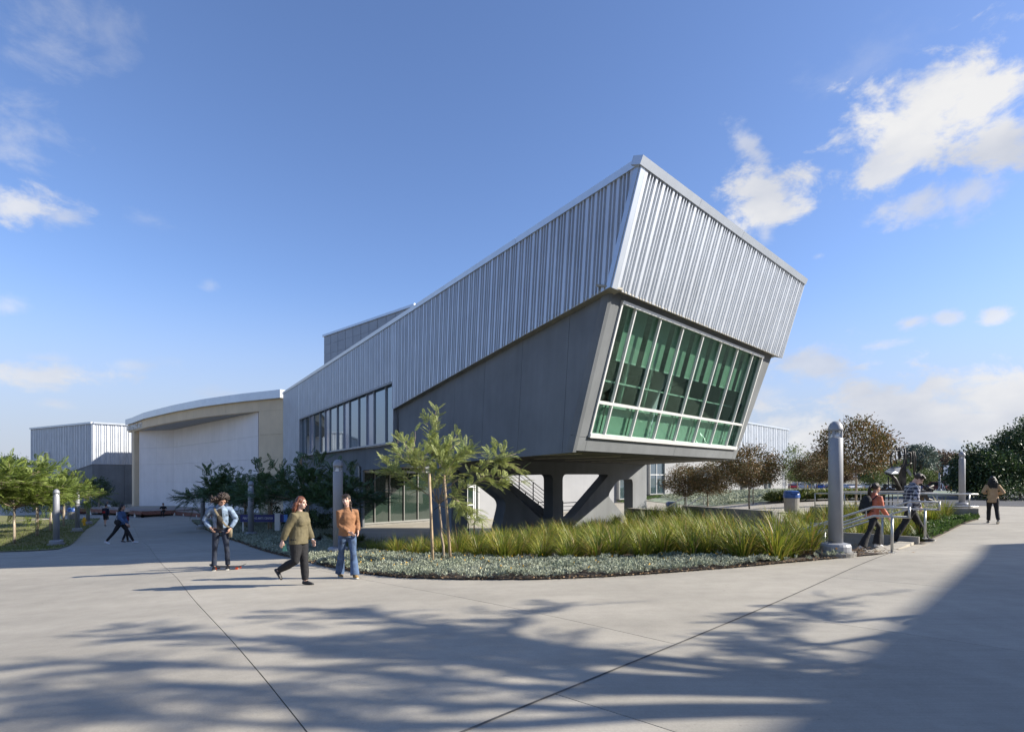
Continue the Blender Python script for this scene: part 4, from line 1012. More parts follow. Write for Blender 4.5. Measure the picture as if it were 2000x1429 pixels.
bol = [(1632,12.5,'tall grey bollard light at the near end of the steps'),(660,17.4,'tall pale bollard light behind the woman in the brown jacket'),
 (490,29.8,'bollard light standing in front of the blue sign'),(396,40,'bollard light behind the skater, on his left shoulder side'),(422,46,'bollard light directly behind the head of the skater'),
 (110,30,'nearest of the bollard lights on the left lawn'),(151,41,'middle bollard light on the left lawn'),(172,51,'farthest bollard light on the left lawn, beside the hydrant'),
 (133,64,'small distant bollard light beside the left waste bin'),(1879,30,'bollard light standing behind the low wall and guard rail'),(1951.5,59,'distant bollard light beside the woman in the tan blazer'),
 (1835,92,'far bollard light by the tripod near the parking lot'),(1387,62,'bollard light half hidden by a rust-leaved tree near the grey wing')]
b0 = make_bollard('bollard_light', bol[0][2]); bt = famtable(b0); b0.location = GD(bol[0][0], bol[0][1])
for k, (x, d, lb_) in enumerate(bol[1:]): copy_tree(b0, GD(x, d), rz=k*.3, label=lb_, table=bt)

# ---- waste bins
def make_bin(label):
    r = thing('waste_bin', label, 'waste bin', group='waste bins with blue lids')
    MB().lathe([(.30, 0), (.31, .02), (.34, .62), (.335, .64)], n=20).build('barrel', M_cwall, r, smooth=False)
    MB().lathe([(.345, .64), (.37, .66), (.36, .80), (.345, .84)], n=20).build('lid_ring', M_blue, r)
    q = MB(); q.lathe([(.345, .842), (.33, .93), (.27, .975), (.02, .985)], n=20); q.box((0, -.30, .90), (.36, .14, .10)); q.build('lid', M_blue, r, smooth=False)
    return r
wb = make_bin('nearer waste bin with blue lid behind the grass, right of the building'); wt = famtable(wb); wb.location = GD(1546, 27)+zv(.05)
copy_tree(wb, GD(1311, 38), label='pale waste bin with blue lid under the leaning building, by the short wall', table=wt)
copy_tree(wb, GD(141, 57), label='waste bin with blue lid beyond the left lawn', table=wt, scale=1.15)

# ---- bike racks
for x, lb_ in ((907, 'left of two black hoop bike racks on the terrace'), (934, 'right of two black hoop bike racks on the terrace')):
    c = GD(x, 31.6); t = thing('bike_rack', lb_, 'bike rack', c, group='hoop bike racks')
    MB().tube([c+Vector((-.22, 0, -.05)), c+Vector((-.22, 0, .55)), *[c+Vector((-.22*math.cos(q), 0, .55+.26*math.sin(q))) for q in (.4, .9, 1.57, 2.2, 2.7)], c+Vector((.22, 0, .55)), c+Vector((.22, 0, -.05))], .03, 8).build('hoop', M_blk, t, smooth=True)

# ---- stage decks of stained timber
def deck(pl, z0, top, label):
    c = Vector((sum(p[0] for p in pl)/len(pl), sum(p[1] for p in pl)/len(pl), z0)); t = thing('timber_deck', label, 'timber deck', c, group='low timber stage decks')
    MB().prism(pl, top-.06, top).build('deck_top', M_deckt, t, fix=True)
    n = len(pl)
    for i in range(n):
        a, b_ = Vector((*pl[i], 0)), Vector((*pl[(i+1) % n], 0)); e = (b_-a).normalized(); nn_ = e.cross(Vector((0,0,1)))*.04
        for j in range(2):
            z1 = top-.07-j*.17
            MB().bar(a+nn_*.4+zv(z1-.08), b_+nn_*.4+zv(z1-.08), .16, .04, (0,0,1)).build('fascia_board', M_wood, t)
        m = max(2, int((b_-a).length/2.4))
        for k in range(m+1):
            p = a.lerp(b_, k/m); MB().box((p.x*.98+c.x*.02, p.y*.98+c.y*.02, z0+.08), (.16, .16, top-z0)).build('post', M_frame, t)
zf = gz(-38, 60)
deck([(-48,64.5),(-38.8,59.6),(-38.0,61.6),(-47,68)], zf-.1, zf+.52, 'left timber deck in front of the stage shell, beside the hat wearer')
deck([(-38.6,58.6),(-36.0,56.8),(-31.6,60.2),(-37,64)], zf-.1, zf+.62, 'middle timber deck with stained red boards in front of the shell')
deck([(-34.6,59.2),(-25.4,52.0),(-24.4,54.0),(-33,61.5)], zf-.1, zf+.52, 'right timber deck running behind the skater, where the person in black sits')
deck([(-58,73),(-49,64.5),(-48.4,66.5),(-57,76)], gz(-53,70)-.1, gz(-53,70)+.5, 'far left low timber deck in front of the dark wall')

# ---- monument sign
sg = thing('sign', 'long navy sign with white lettering and a white post in the shaded bed', 'sign', GD(505, 31))
p0 = P(470, 1011.5, 31.5); p1 = P(538, 1011.0, 31.5); z0 = p0.z
MB().bar(p0, Vector((p1.x, p1.y, z0)), .40, .10, (0,0,1)).build('sign_panel', M_navy, sg)
p2 = P(542.8, 1000, 31.5); gz_ = gz(p2.x, p2.y)
MB().prism([(p2.x-.14, p2.y-.09), (p2.x+.14, p2.y-.09), (p2.x+.14, p2.y+.09), (p2.x-.14, p2.y+.09)], gz_-.1, ZW-(1002-932)/F*31.5).build('post', M_frame, sg, fix=True)
MB().bar(Vector((p2.x+.15, p2.y, z0)), Vector((p2.x+.33, p2.y, z0)), .40, .10, (0,0,1)).build('end_panel', M_navy, sg)
MB().bar(Vector((p2.x+.335, p2.y, z0)), Vector((p2.x+.52, p2.y, z0)), .40, .10, (0,0,1)).build('blue_end_panel', M_lblue, sg)
put_text('PERFORMING ARTS CENTER', .155, (p0.x+.14, p0.y-.056, z0-.05), (1, 0, 0), mat('white sign lettering', (.8,.8,.8), rough=.5), sg, .004, width=1.62)
MB().bar(GD(475, 31.5)+zv(-.1), Vector((p0.x+.14, p0.y, z0)), .06, .06, (1,0,0)).build('foot', M_frame, sg)

# ---- hydrant
h = thing('hydrant', 'yellow fire hydrant on the far corner of the left lawn', 'hydrant', GD(164.5, 49.5)); hl = h.location
q = MB(); q.lathe([(.14, 0), (.14, .05), (.10, .06), (.10, .52), (.13, .54), (.12, .64), (.06, .70), (.03, .76)], tuple(hl), 12); q.build('barrel', M_yel, h)
for sx_ in (-1, 1): MB().tube([hl+Vector((sx_*.09, 0, .45)), hl+Vector((sx_*.19, 0, .45))], .055, 8).build('cap', M_yel, h)
MB().tube([hl+Vector((0, -.09, .38)), hl+Vector((0, -.2, .38))], .07, 8).build('cap', M_yel, h)

# ---- yellow posts, tripod near the lot
yp = None
for x, d, lb_ in ((1857, 100, 'yellow post left of the far pedestrians by the lot'), (1893, 100, 'yellow post right of the far pedestrians by the lot'), (1577, 130, 'yellow post among the parked cars right of the grey wing')):
    g_ = GD(x, d); tag(MB().lathe([(.11, 0), (.11, 1.0), (.07, 1.08), (.0, 1.1)], tuple(g_), 10).build('yellow_post', M_yel, smooth=False), lb_, 'post', 'yellow safety posts')
tp = thing('tripod', 'pale surveying tripod beside the far bollard near the parking lot', 'tripod', GD(1840, 85)); c = tp.location+zv(1.4)
for q in range(3):
    a = 2.2+q*2.09; MB().tube([c, tp.location+Vector((math.cos(a)*.6, math.sin(a)*.6, 0))], .04, 5).build('leg', M_frame, tp)
MB().box(c+zv(.08), (.25, .2, .25)).build('head', M_blk, tp)
g_ = GD(1853, 135); t = thing('board_sign', 'white board sign on a post above the parked cars', 'sign', g_)
MB().box(g_+zv(4.6), (2.4, .1, 2.4)).build('board', M_whitep, t); MB().tube([g_, g_+zv(3.5)], .1, 6).build('post', M_steel, t)
MB().box(g_+Vector((0,-.06,4.7)), (1.1, .02, .9)).build('emblem', M_spand, t)

# ---- sculpture of bent pipes and plates on the plaza
sc_ = thing('pipe_sculpture', 'dark sculpture of bent pipes, plates and machine scrap on the plaza', 'sculpture', GD(1768, 30)); D_ = 30.0
def sp_(x, y, dd=0): return P(x, y, D_+dd)
M_rust = mat('weathered dark metal', (.045, .043, .042), rough=.5, metal=.5, var=.3, vscale=6, bump=.2)
M_rust2 = mat('grey blue plate', (.16, .18, .20), rough=.45, metal=.5, var=.2, vscale=4)
pipes = [([(1742,912),(1739.5,900),(1740,890),(1744,882),(1749,879)],.035,0),([(1749,879),(1756,876),(1764,874.5),(1767,877),(1766,884)],.035,0),([(1749,879),(1749,893),(1751,905)],.03,.1),
 ([(1767,882),(1774,883),(1779,884),(1779,892),(1779,915)],.04,.2),([(1779,881),(1783,882),(1784,890),(1785,922)],.035,.1),([(1782,881.5),(1786,882),(1788,893),(1788,921)],.03,.3),
 ([(1767,875),(1768,890),(1764,906),(1757,918)],.04,-.1),([(1757,880),(1762,879),(1763,884),(1766,884)],.03,.2),([(1737,925),(1748,935),(1759,957)],.09,0),([(1748,935),(1766,966),(1770,985)],.06,.3),
 ([(1735,930),(1736,990)],.03,.4),([(1743,925),(1743,990)],.02,.2),([(1785,922),(1790,935),(1800,945)],.06,.3),([(1764,912),(1780,904)],.05,.2),([(1800,968),(1808,968),(1812,975),(1818,976),(1818,983)],.09,-.3),
 ([(1795,945),(1822,955),(1822,962),(1796,958)],.05,.4),([(1750,879),(1752,873)],.04,.1),([(1765,874),(1765.5,871)],.04,.1),([(1805,955),(1823,948)],.06,.5)]
for pl_, r_, dd in pipes: MB().tube([sp_(x, y, dd) for x, y in pl_], r_, 8).build('bent_pipe', M_rust, sc_, smooth=True)
def plate(ps, dd, th, nm, m_=M_rust): MB().slab([sp_(x, y, dd) for x, y in ps], (0, th, 0)).build(nm, m_, sc_, fix=True)
MB().slab([sp_(1728,922,-.3), sp_(1739,914,.3), sp_(1760,912,.4), sp_(1754,925,-.2), sp_(1741,926,-.5)], (0, 0, .04)).build('plate', M_rust2, sc_, fix=True)
plate([(1728,923),(1740,914),(1749,912),(1755,924),(1753,926),(1730,926)], .1, .06, 'plate', M_rust2)
plate([(1747,915),(1760,912),(1755,925)], -.15, .05, 'plate', M_frame)
plate([(1762.5,912),(1770,906),(1770,962),(1762.5,962)], .1, .30, 'column', M_rust)
plate([(1770,918),(1774,914),(1781,925),(1779,930)], .0, .06, 'plate', M_rust2)
plate([(1755,881),(1759,880),(1761,892),(1757,897)], .2, .1, 'vane', M_rust); plate([(1766,887),(1773,886),(1775,893),(1769,892),(1773,905),(1768,908)], .2, .1, 'vane', M_rust)
plate([(1797,958),(1805,958),(1805,990),(1799,990)], .2, .25, 'column', mat('bronze post', (.09,.06,.035), rough=.6)); plate([(1721,966),(1729,966),(1729,988),(1721,988)], .2, .25, 'column')
for x, y, r_ in ((1729,949,.12),(1745,949,.11),(1753,951,.12),(1738,955,.09),(1810,952,.12),(1816,957,.09),(1748,960,.10),(1724,955,.09)): MB().ell(sp_(x, y, .1), (r_, r_*.8, r_), n=10).build('drum', M_rust, sc_, smooth=True)
MB().slab([sp_(1720,954,0), sp_(1822,958,0), sp_(1822,964,0), sp_(1720,964,0)], (0, .5, 0)).build('tray', M_rust, sc_, fix=True)
MB().bar(sp_(1800,963,-.2), sp_(1824,963,-.2), .1, .5, (0,0,1)).build('ledge', M_frame, sc_)

# ================================================================== CARS
M_tyre = mat('tyre rubber', (.02, .02, .02), rough=.9); M_carglass = mat('car glass', (.02, .025, .03), rough=.05, ior=1.7)
M_lamp = mat('lamp lens', (.6, .6, .6), rough=.2); M_tail = mat('tail lens', (.35, .01, .01), rough=.3)
def make_car(nm, label, paint, van=False):
    r = thing(nm, label, 'car', group='cars in the parking lot')
    Lh, W_, H_ = 2.25, .9, 1.45
    prof = [(-2.25,.35),(-2.25,.75),(-2.15,.95),(-1.7,1.0),(-1.15,1.42),(.55,1.45),(1.15,1.0),(2.05,.86),(2.25,.7),(2.25,.32)] if not van else [(-2.25,.35),(-2.3,1.0),(-2.2,1.75),(-1.9,1.85),(.9,1.85),(1.5,1.1),(2.15,.95),(2.3,.7),(2.3,.32)]
    n = len(prof); q = MB()
    for sg_ in (-1, 1):
        for x, z in prof: q.v.append((x, sg_*(W_ if z < 1.05 else W_-.16), z))
    q.f = [tuple(range(n)), tuple(reversed(range(n, 2*n)))]+[(i, n+i, n+(i+1) % n, (i+1) % n) for i in range(n)]; q.mi = [0]*len(q.f)
    body = q.build('body', paint, r, fix=True, bevel=.06)
    gz0, gz1 = (1.03, 1.38) if not van else (1.15, 1.68)
    for sg_ in (-1, 1):
        MB().slab([(-1.45, sg_*.80, gz0), (.95, sg_*.80, gz0), (.5, sg_*.76, gz1), (-1.1, sg_*.76, gz1)], (0, sg_*.075, 0)).build('side_window', M_carglass, r, fix=True)
    x1 = 1.12 if not van else 1.44; x0 = .62 if not van else .95
    MB().slab([(x1, -.74, gz0), (x1, .74, gz0), (x0, .66, gz1+.02), (x0, -.66, gz1+.02)], (.05, 0, .05)).build('windscreen', M_carglass, r, fix=True)
    xb0, xb1 = (-1.72, -1.2) if not van else (-2.27, -2.2)
    MB().slab([(xb0, -.72, gz0), (xb0, .72, gz0), (xb1, .66, gz1), (xb1, -.66, gz1)], (-.05, 0, .04)).build('rear_window', M_carglass, r, fix=True)
    for x in (-1.4, 1.4):
        for sg_ in (-1, 1):
            w_ = MB().tube([(x, sg_*.70, .33), (x, sg_*.92, .33)], .33, 14).build('wheel', M_tyre, r)
            MB().tube([(x, sg_*.90, .33), (x, sg_*.935, .33)], .19, 10).build('rim', M_frame, w_)
    for sg_ in (-1, 1):
        MB().box((2.24 if not van else 2.27, sg_*.65, .72), (.08, .34, .14)).build('headlight', M_lamp, r)
        MB().box((-2.25, sg_*.70, .82), (.08, .26, .16)).build('tail_light', M_tail, r)
    return r
def paint(nm, c): return mat(nm, c, rough=.25, var=.02, ior=1.6)
PA = {'white': paint('white car paint', (.55,.56,.57)), 'red': paint('red car paint', (.30,.015,.02)), 'blue': paint('blue car paint', (.015,.06,.26)), 'silver': paint('silver car paint', (.34,.35,.36)), 'black': paint('black car paint', (.015,.015,.018)), 'maroon': paint('maroon car paint', (.10,.015,.02)), 'navy': paint('navy car paint', (.01,.02,.07))}
car0 = make_car('parked_car', 'x', PA['white']); van0 = make_car('parked_van', 'x', PA['white'], True); ct = famtable(car0); vt = famtable(van0)
cars = [(1546,138,'c','red',1.4,'red car nearest the corner of the grey wing'),(1562,150,'v','white',-1.5,'white van behind the thin young trees by the grey wing'),(1576,141,'v','silver',1.5,'silver van right of the thin young trees'),
 (1588,150,'c','black',1.6,'black car half hidden behind the blue car'),(1600,140,'c','blue',1.2,'bright blue car left of the tall grey bollard'),(1621,142,'c','navy',1.5,'dark navy car just left of the tall grey bollard'),
 (1652,138,'c','white',1.7,'white car just right of the tall grey bollard'),(1667,146,'c','silver',-1.4,'silver car behind the trunk of the rust-leaved tree'),(1690,150,'v','white',1.3,'white van behind the girl in the orange jacket'),
 (1830,118,'v','maroon',1.9,'dark maroon van beside the far bollard'),(1845,150,'c','white',-1.5,'white car behind the tripod'),(1859,132,'v','white',-1.45,'large white vehicle facing the camera behind the yellow post'),
 (1892,140,'c','silver',1.0,'silver car right of the bollard on the wall'),(1904,128,'c','white',2.2,'white car at the edge of the dark trees'),(1728,148,'c','white',1.5,'white car seen through the sculpture'),(1745,155,'c','silver',-1.6,'silver car behind the sculpture'),(1812,150,'c','blue',1.4,'blue car behind the plaid shirted person'),(1531,160,'c','maroon',1.5,'dark red car at the corner of the grey wing')]
for k, (x, d, ty, pc_, rz, lb_) in enumerate(cars):
    first = (car0 if ty == 'c' else van0); used = first.get('_used')
    if not used: o = first; o.location = GD(x, d); o.rotation_euler = (0,0,rz); o['label'] = lb_; first['_used'] = 1
    else: o = copy_tree(first, GD(x, d), rz=rz, label=lb_, table=ct if ty == 'c' else vt); 
    for c in bpy.data.objects:
        if c.parent == o and c.name.startswith('body'): c.material_slots[0].link = 'OBJECT'; c.material_slots[0].material = PA[pc_]
for o in (car0, van0): del o['_used']

# ================================================================== VEGETATION
def arr_mesh(name, v, f, m, mats=None):
    me = bpy.data.meshes.new(name); v = np.asarray(v, np.float32); f = np.asarray(f, np.int32); k = f.shape[1]
    me.vertices.add(len(v)); me.vertices.foreach_set('co', v.ravel()); me.loops.add(f.size); me.loops.foreach_set('vertex_index', f.ravel())
    me.polygons.add(len(f)); me.polygons.foreach_set('loop_start', np.arange(0, f.size, k, dtype=np.int32)); me.polygons.foreach_set('loop_total', np.full(len(f), k, np.int32))
    me.materials.append(m); me.update(calc_edges=True); return me
def quads_obj(name, A_, B_, C_, D_, m, parent=None):
    n = len(A_); v = np.stack([A_, B_, C_, D_], 1).reshape(-1, 3); f = np.arange(4*n).reshape(n, 4)
    o = bpy.data.objects.new(name, arr_mesh(name, v, f, m)); link(o); setparent(o, parent); return o
def unit(a): return a/np.maximum(np.linalg.norm(a, axis=-1, keepdims=True), 1e-9)
def leaves(name, c, dirs, ln, wd, m, parent=None, rs=None):
    """diamond leaves: base c, pointing dirs, random roll"""
    rs = rs or nrg; n = len(c); dirs = unit(dirs); r = unit(rs.normal(size=(n, 3))); sd = unit(np.cross(dirs, r)); ln = np.broadcast_to(ln, (n,))[:, None]; wd = np.broadcast_to(wd, (n,))[:, None]
    nb = np.cross(dirs, sd)
    return quads_obj(name, c, c+dirs*ln*.5+sd*wd*.5+nb*ln*.06, c+dirs*ln, c+dirs*ln*.5-sd*wd*.5+nb*ln*.06, m, parent)

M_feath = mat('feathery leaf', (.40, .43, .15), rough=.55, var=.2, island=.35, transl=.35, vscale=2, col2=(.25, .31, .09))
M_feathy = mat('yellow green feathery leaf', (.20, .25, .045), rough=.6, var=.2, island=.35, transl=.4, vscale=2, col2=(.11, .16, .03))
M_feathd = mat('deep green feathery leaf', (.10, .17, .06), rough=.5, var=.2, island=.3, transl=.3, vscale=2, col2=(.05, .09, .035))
M_rustl = mat('rusty autumn leaf', (.10, .075, .028), rough=.6, var=.2, transl=.25, vscale=1.5, ramp=[(0, (.045,.06,.018)), (.3, (.085,.085,.024)), (.6, (.14,.075,.026)), (.85, (.24,.13,.045)), (1, (.09,.11,.028))])
M_darkl = mat('dark evergreen leaf', (.035, .065, .022), rough=.5, var=.2, island=.4, transl=.2, vscale=.6, col2=(.05, .085, .025))
M_midl = mat('mid green leaf', (.10, .14, .03), rough=.55, var=.2, island=.4, transl=.3, vscale=.6)
M_tanl = mat('tan bare foliage', (.20, .14, .085), rough=.8, var=.2, island=.3, transl=.1, vscale=.3)
M_euc = mat('grey green leaf', (.11, .15, .12), rough=.6, var=.2, island=.3, transl=.2, vscale=.6)
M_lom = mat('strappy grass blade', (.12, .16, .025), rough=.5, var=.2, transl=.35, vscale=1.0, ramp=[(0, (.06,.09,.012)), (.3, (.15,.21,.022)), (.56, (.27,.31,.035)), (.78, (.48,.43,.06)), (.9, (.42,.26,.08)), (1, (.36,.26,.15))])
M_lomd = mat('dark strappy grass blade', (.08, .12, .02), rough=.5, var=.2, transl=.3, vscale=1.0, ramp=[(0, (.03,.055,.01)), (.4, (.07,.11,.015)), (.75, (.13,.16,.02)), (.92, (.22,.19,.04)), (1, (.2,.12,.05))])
M_silv = mat('silver ground cover leaf', (.38, .40, .31), rough=.75, var=.12, island=.45, transl=.15, vscale=1.0, col2=(.24, .28, .19))
M_gcg = mat('green ground cover leaf', (.08, .14, .03), rough=.6, island=.4, transl=.25, vscale=1.5)
M_litter = mat('dry leaf litter', (.20, .13, .07), rough=.9, island=.5)

def curve3(a, b, sag=0.0, n=6, wob=0.0, rr=None):
    a, b = Vector(a), Vector(b); o = []
    for i in range(n+1):
        t = i/n; p = a.lerp(b, t)+Vector((0, 0, sag*4*t*(1-t)))
        if wob and 0 < i < n: p += Vector((rr.uniform(-wob, wob), rr.uniform(-wob, wob), rr.uniform(-wob, wob)))
        o.append(p)
    return o
def feather_foliage(name, spots, m, parent, ln=.42, pairs=11, lw=.030, ll=.10, rs=None):
    """compound fronds: spots = list of (origin, direction)"""
    rs = rs or nrg; O = np.array([s[0] for s in spots], float); Dd = unit(np.array([s[1] for s in spots], float)); n = len(O)
    L_ = ln*rs.uniform(.7, 1.15, n); up = np.tile([0, 0, 1.0], (n, 1)); sd = np.cross(Dd, up); bad = np.linalg.norm(sd, axis=1) < .2; sd[bad] = [1, 0, 0]; sd = unit(sd)
    roll = rs.uniform(-.6, .6, n)[:, None]; nr = unit(np.cross(sd, Dd)); sd = sd*np.cos(roll)+nr*np.sin(roll); nr = unit(np.cross(sd, Dd))
    droop = rs.uniform(.10, .38, n)
    Q = [[], [], [], []]
    for k in range(pairs):
        t = (k+.6)/pairs; p = O+Dd*(L_*t)[:, None]-np.outer(droop*L_*t*t, [0, 0, 1]); env = math.sin(math.pi*min(1, .22+t*.78))**.6
        for s in (-1, 1):
            dl_ = unit(sd*s*1.0+Dd*(.55+.3*t)-nr*rs.uniform(-.05, .25, n)[:, None]); l_ = (ll*env*rs.uniform(.85, 1.15, n))[:, None]; w_ = lw*.5
            ax = unit(Dd)
            Q[0].append(p); Q[1].append(p+dl_*l_*.5+ax*w_); Q[2].append(p+dl_*l_-np.array([0,0,1])*l_*.12); Q[3].append(p+dl_*l_*.5-ax*w_)
    # rachis
    Q[0].append(O); Q[1].append(O+sd*.004); e = O+Dd*L_[:, None]-np.outer(droop*L_, [0,0,1]); Q[2].append(e+sd*.003); Q[3].append(e)
    return quads_obj(name, *[np.concatenate(q) for q in Q], m, parent)
def feather_tree(name, label, limbs, fork, r0, m, seed, nper=26, ln=.42, extra=3, wob=.05, group=None, base_off=(0, 0), pairs=11, lw=.03, ll=.10, sprays=5):
    """limbs: list of polylines (from the fork outward) in metres above the base"""
    rr = random.Random(seed); rs = np.random.RandomState(seed)
    r = thing(name, label, 'tree', group=group)
    wd = MB(); fk = Vector(fork); wd.tube(curve3((0,0,-.1), fk, 0, 6, .015, rr), [r0, r0*.92, r0*.88, r0*.84, r0*.8, r0*.78, r0*.74], 8)
    spots = []
    for li in limbs:
        pl = [fk]+[Vector(p) for p in li]; dense = []
        for a, b in zip(pl[:-1], pl[1:]): dense += curve3(a, b, .02, 4, wob*.5, rr)[:-1]
        dense.append(pl[-1]); n = len(dense); rads = [max(.004, r0*.5*(1-i/n)**.9) for i in range(n)]
        wd.tube(dense, rads, 5)
        for k in range(sprays):
            i = rr.randint(max(1, n//3), n-1); o = dense[i]; t = (dense[min(i+1, n-1)]-dense[i-1]).normalized()
            d = (t+Vector((rr.uniform(-1, 1), rr.uniform(-1, 1), rr.uniform(-.35, .75)))).normalized(); l_ = rr.uniform(.25, .6)*ln/.42*1.3
            tw = curve3(o, o+d*l_, .03, 3, .02, rr); wd.tube(tw, [rads[i]*.6, .005, .004, .003], 4)
            for j in range(extra):
                q = tw[rr.randint(1, 3)]; spots.append((q, (d+Vector((rr.uniform(-1, 1), rr.uniform(-1, 1), rr.uniform(-.3, .7)))*.9)))
        for k in range(nper):
            i = min(n-1, int(n*(.28+.72*rr.random()))); o = dense[i]+Vector((rr.uniform(-.03,.03),)*3); t = (dense[min(i+1, n-1)]-dense[max(0, i-1)]).normalized()
            spots.append((o, t*.6+Vector((rr.uniform(-1, 1), rr.uniform(-1, 1), rr.uniform(-.35, .8)))))
    wd.build('trunk', M_bark, r, smooth=True)
    feather_foliage('foliage', spots, m, r, ln, pairs, lw, ll, rs)
    return r
# ---- young feathery tree in front, staked
ftb = G(868, 1099)
ft = feather_tree('mimosa_tree', 'young feathery green tree tied between two wooden stakes in front of the building',
  [[(-.55,.05,1.75),(-1.0,.15,2.0),(-1.45,.15,2.22)],[(-.25,0,2.2),(-.33,0,2.75),(-.36,.02,3.12)],[(.25,-.1,1.95),(.7,-.15,2.2),(1.15,-.1,2.42),(1.42,-.1,2.42)],[(.1,.3,2.1),(.2,.6,2.45)],[(-.4,-.25,2.1),(-.65,-.5,2.55)],
   [(.35,.1,1.75),(.85,.2,1.95),(1.3,.15,1.92)],[(.15,-.3,1.6),(.45,-.45,1.45),(.62,-.4,1.22)],[(-.5,.3,2.0),(-.8,.5,2.35),(-1.05,.5,2.5)],[(0,-.2,2.0),(.3,-.35,2.5),(.55,-.3,2.62)],[(-.15,.1,1.9),(-.1,.1,2.5),(.05,.1,2.75)]],
  (-.13,0,1.42), .034, M_feath, 5, nper=50, ln=.34, extra=6, sprays=9, pairs=15, lw=.016, ll=.075)
ft.location = ftb
def stake(p, h, lean, label, group='wooden stakes holding young trees', r=.04):
    o = MB().tube([Vector((0,0,-.1)), Vector((lean*.5, 0, h*.5)), Vector((lean, 0, h))], [r*.85, r*.82, r*.76], 10).build('tree_stake', M_stake, smooth=True); o.location = p; return tag(o, label, 'stake', group)
stake(G(846, 1106), 2.12, -.09, 'left tall stake of the young tree in front of the building')
stake(G(881, 1101), 2.10, -.17, 'right tall stake of the young tree in front of the building')
tie = tag(MB().tube([ftb+Vector((-.24,-.03,1.28)), ftb+Vector((-.10,-.05,1.38)), ftb+Vector((.12,-.03,1.30))], .010, 5).build('tree_tie', M_blk), 'black rubber tie holding the young front tree to its stakes', 'tree tie')

# ---- other feathery trees: generic umbrella crowns
def umbrella_limbs(seed, R_, z0, z1, n=9):
    rr = random.Random(seed); o = []
    for k in range(n):
        a = 2*math.pi*k/n+rr.uniform(-.25, .25); rad = R_*rr.uniform(.65, 1.0); zt = z0+(z1-z0)*rr.uniform(.35, .95)
        o.append([(math.cos(a)*rad*.35, math.sin(a)*rad*.35, z0+(zt-z0)*.5), (math.cos(a+.2)*rad*.75, math.sin(a+.2)*rad*.75, zt), (math.cos(a+.25)*rad, math.sin(a+.25)*rad, zt-rr.uniform(-.1, .25))])
    for k in range(3):
        a = rr.uniform(0, 6.28); o.append([(math.cos(a)*.2, math.sin(a)*.2, z0+(z1-z0)*.5), (math.cos(a)*.4*R_*.5, math.sin(a)*.4*R_*.5, z1), (math.cos(a)*.5*R_*.5, math.sin(a)*.5*R_*.5, z1+rr.uniform(.1, .5))])
    return o
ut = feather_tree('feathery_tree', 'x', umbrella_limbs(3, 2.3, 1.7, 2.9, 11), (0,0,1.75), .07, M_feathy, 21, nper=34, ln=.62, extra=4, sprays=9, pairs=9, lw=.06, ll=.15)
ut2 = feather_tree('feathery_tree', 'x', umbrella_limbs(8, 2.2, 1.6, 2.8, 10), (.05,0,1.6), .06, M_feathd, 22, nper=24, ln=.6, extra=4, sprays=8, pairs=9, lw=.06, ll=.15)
utt, utt2 = famtable(ut), famtable(ut2)
LT_ = [(28,32.5,1.12,.3,'feathery tree farthest left on the lawn, nearest the camera'),(73,38,1.15,1.5,'second feathery tree on the left lawn, with two pale stakes'),(98,43,1.1,2.7,'feathery tree on the left lawn behind the near bollard light'),
       (124,50,1.15,4.0,'feathery tree on the left lawn beside the middle bollard light'),(-20,43,1.25,5.2,'feathery tree at the far left edge, behind the nearest one'),(-55,30,1.45,.9,'feathery tree mostly outside the left edge with one spray showing')]
for k, (x, d, s_, rz, lb_) in enumerate(LT_):
    if k == 0: ut.location = GD(x, d); ut.rotation_euler = (0,0,rz); ut.scale = (s_,)*3; ut['label'] = lb_; ut['group'] = 'feathery trees on the left lawn'
    else: copy_tree(ut, GD(x, d), rz=rz, scale=s_, label=lb_, group='feathery trees on the left lawn', table=utt)
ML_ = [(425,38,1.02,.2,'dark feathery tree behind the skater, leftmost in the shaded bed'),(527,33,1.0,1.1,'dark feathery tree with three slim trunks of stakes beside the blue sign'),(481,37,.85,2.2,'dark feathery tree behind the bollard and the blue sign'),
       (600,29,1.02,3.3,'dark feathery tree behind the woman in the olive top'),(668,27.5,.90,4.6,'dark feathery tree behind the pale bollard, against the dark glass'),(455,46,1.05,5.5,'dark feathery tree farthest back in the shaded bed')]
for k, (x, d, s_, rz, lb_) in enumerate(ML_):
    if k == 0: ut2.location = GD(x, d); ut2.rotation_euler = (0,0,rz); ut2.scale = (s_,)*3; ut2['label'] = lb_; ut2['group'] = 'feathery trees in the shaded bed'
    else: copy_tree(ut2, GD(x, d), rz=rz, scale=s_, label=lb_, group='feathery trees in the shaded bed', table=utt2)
M_stp = mat('pale stake wood', (.42, .36, .28), rough=.85, var=.25, vscale=6)
for x, d, lb_ in ((26.5,32.3,'pale stake on the near side of the leftmost lawn tree'),(70.5,37.8,'pale stake left of the second lawn tree'),(99.5,42.8,'pale stake of the lawn tree behind the near bollard light'),(125.5,49.8,'pale stake of the lawn tree beside the middle bollard light'),
                (524,32.8,'stake left of the tree trunk beside the blue sign'),(530,33.2,'stake right of the tree trunk beside the blue sign'),(477.5,36.8,'stake of the tree behind the blue sign'),(601.5,28.8,'thin stake behind the woman in the olive top')):
    s_ = stake(GD(x, d), 2.0, .03, lb_, r=.05)
    if x < 200: s_.data.materials[0] = M_stp

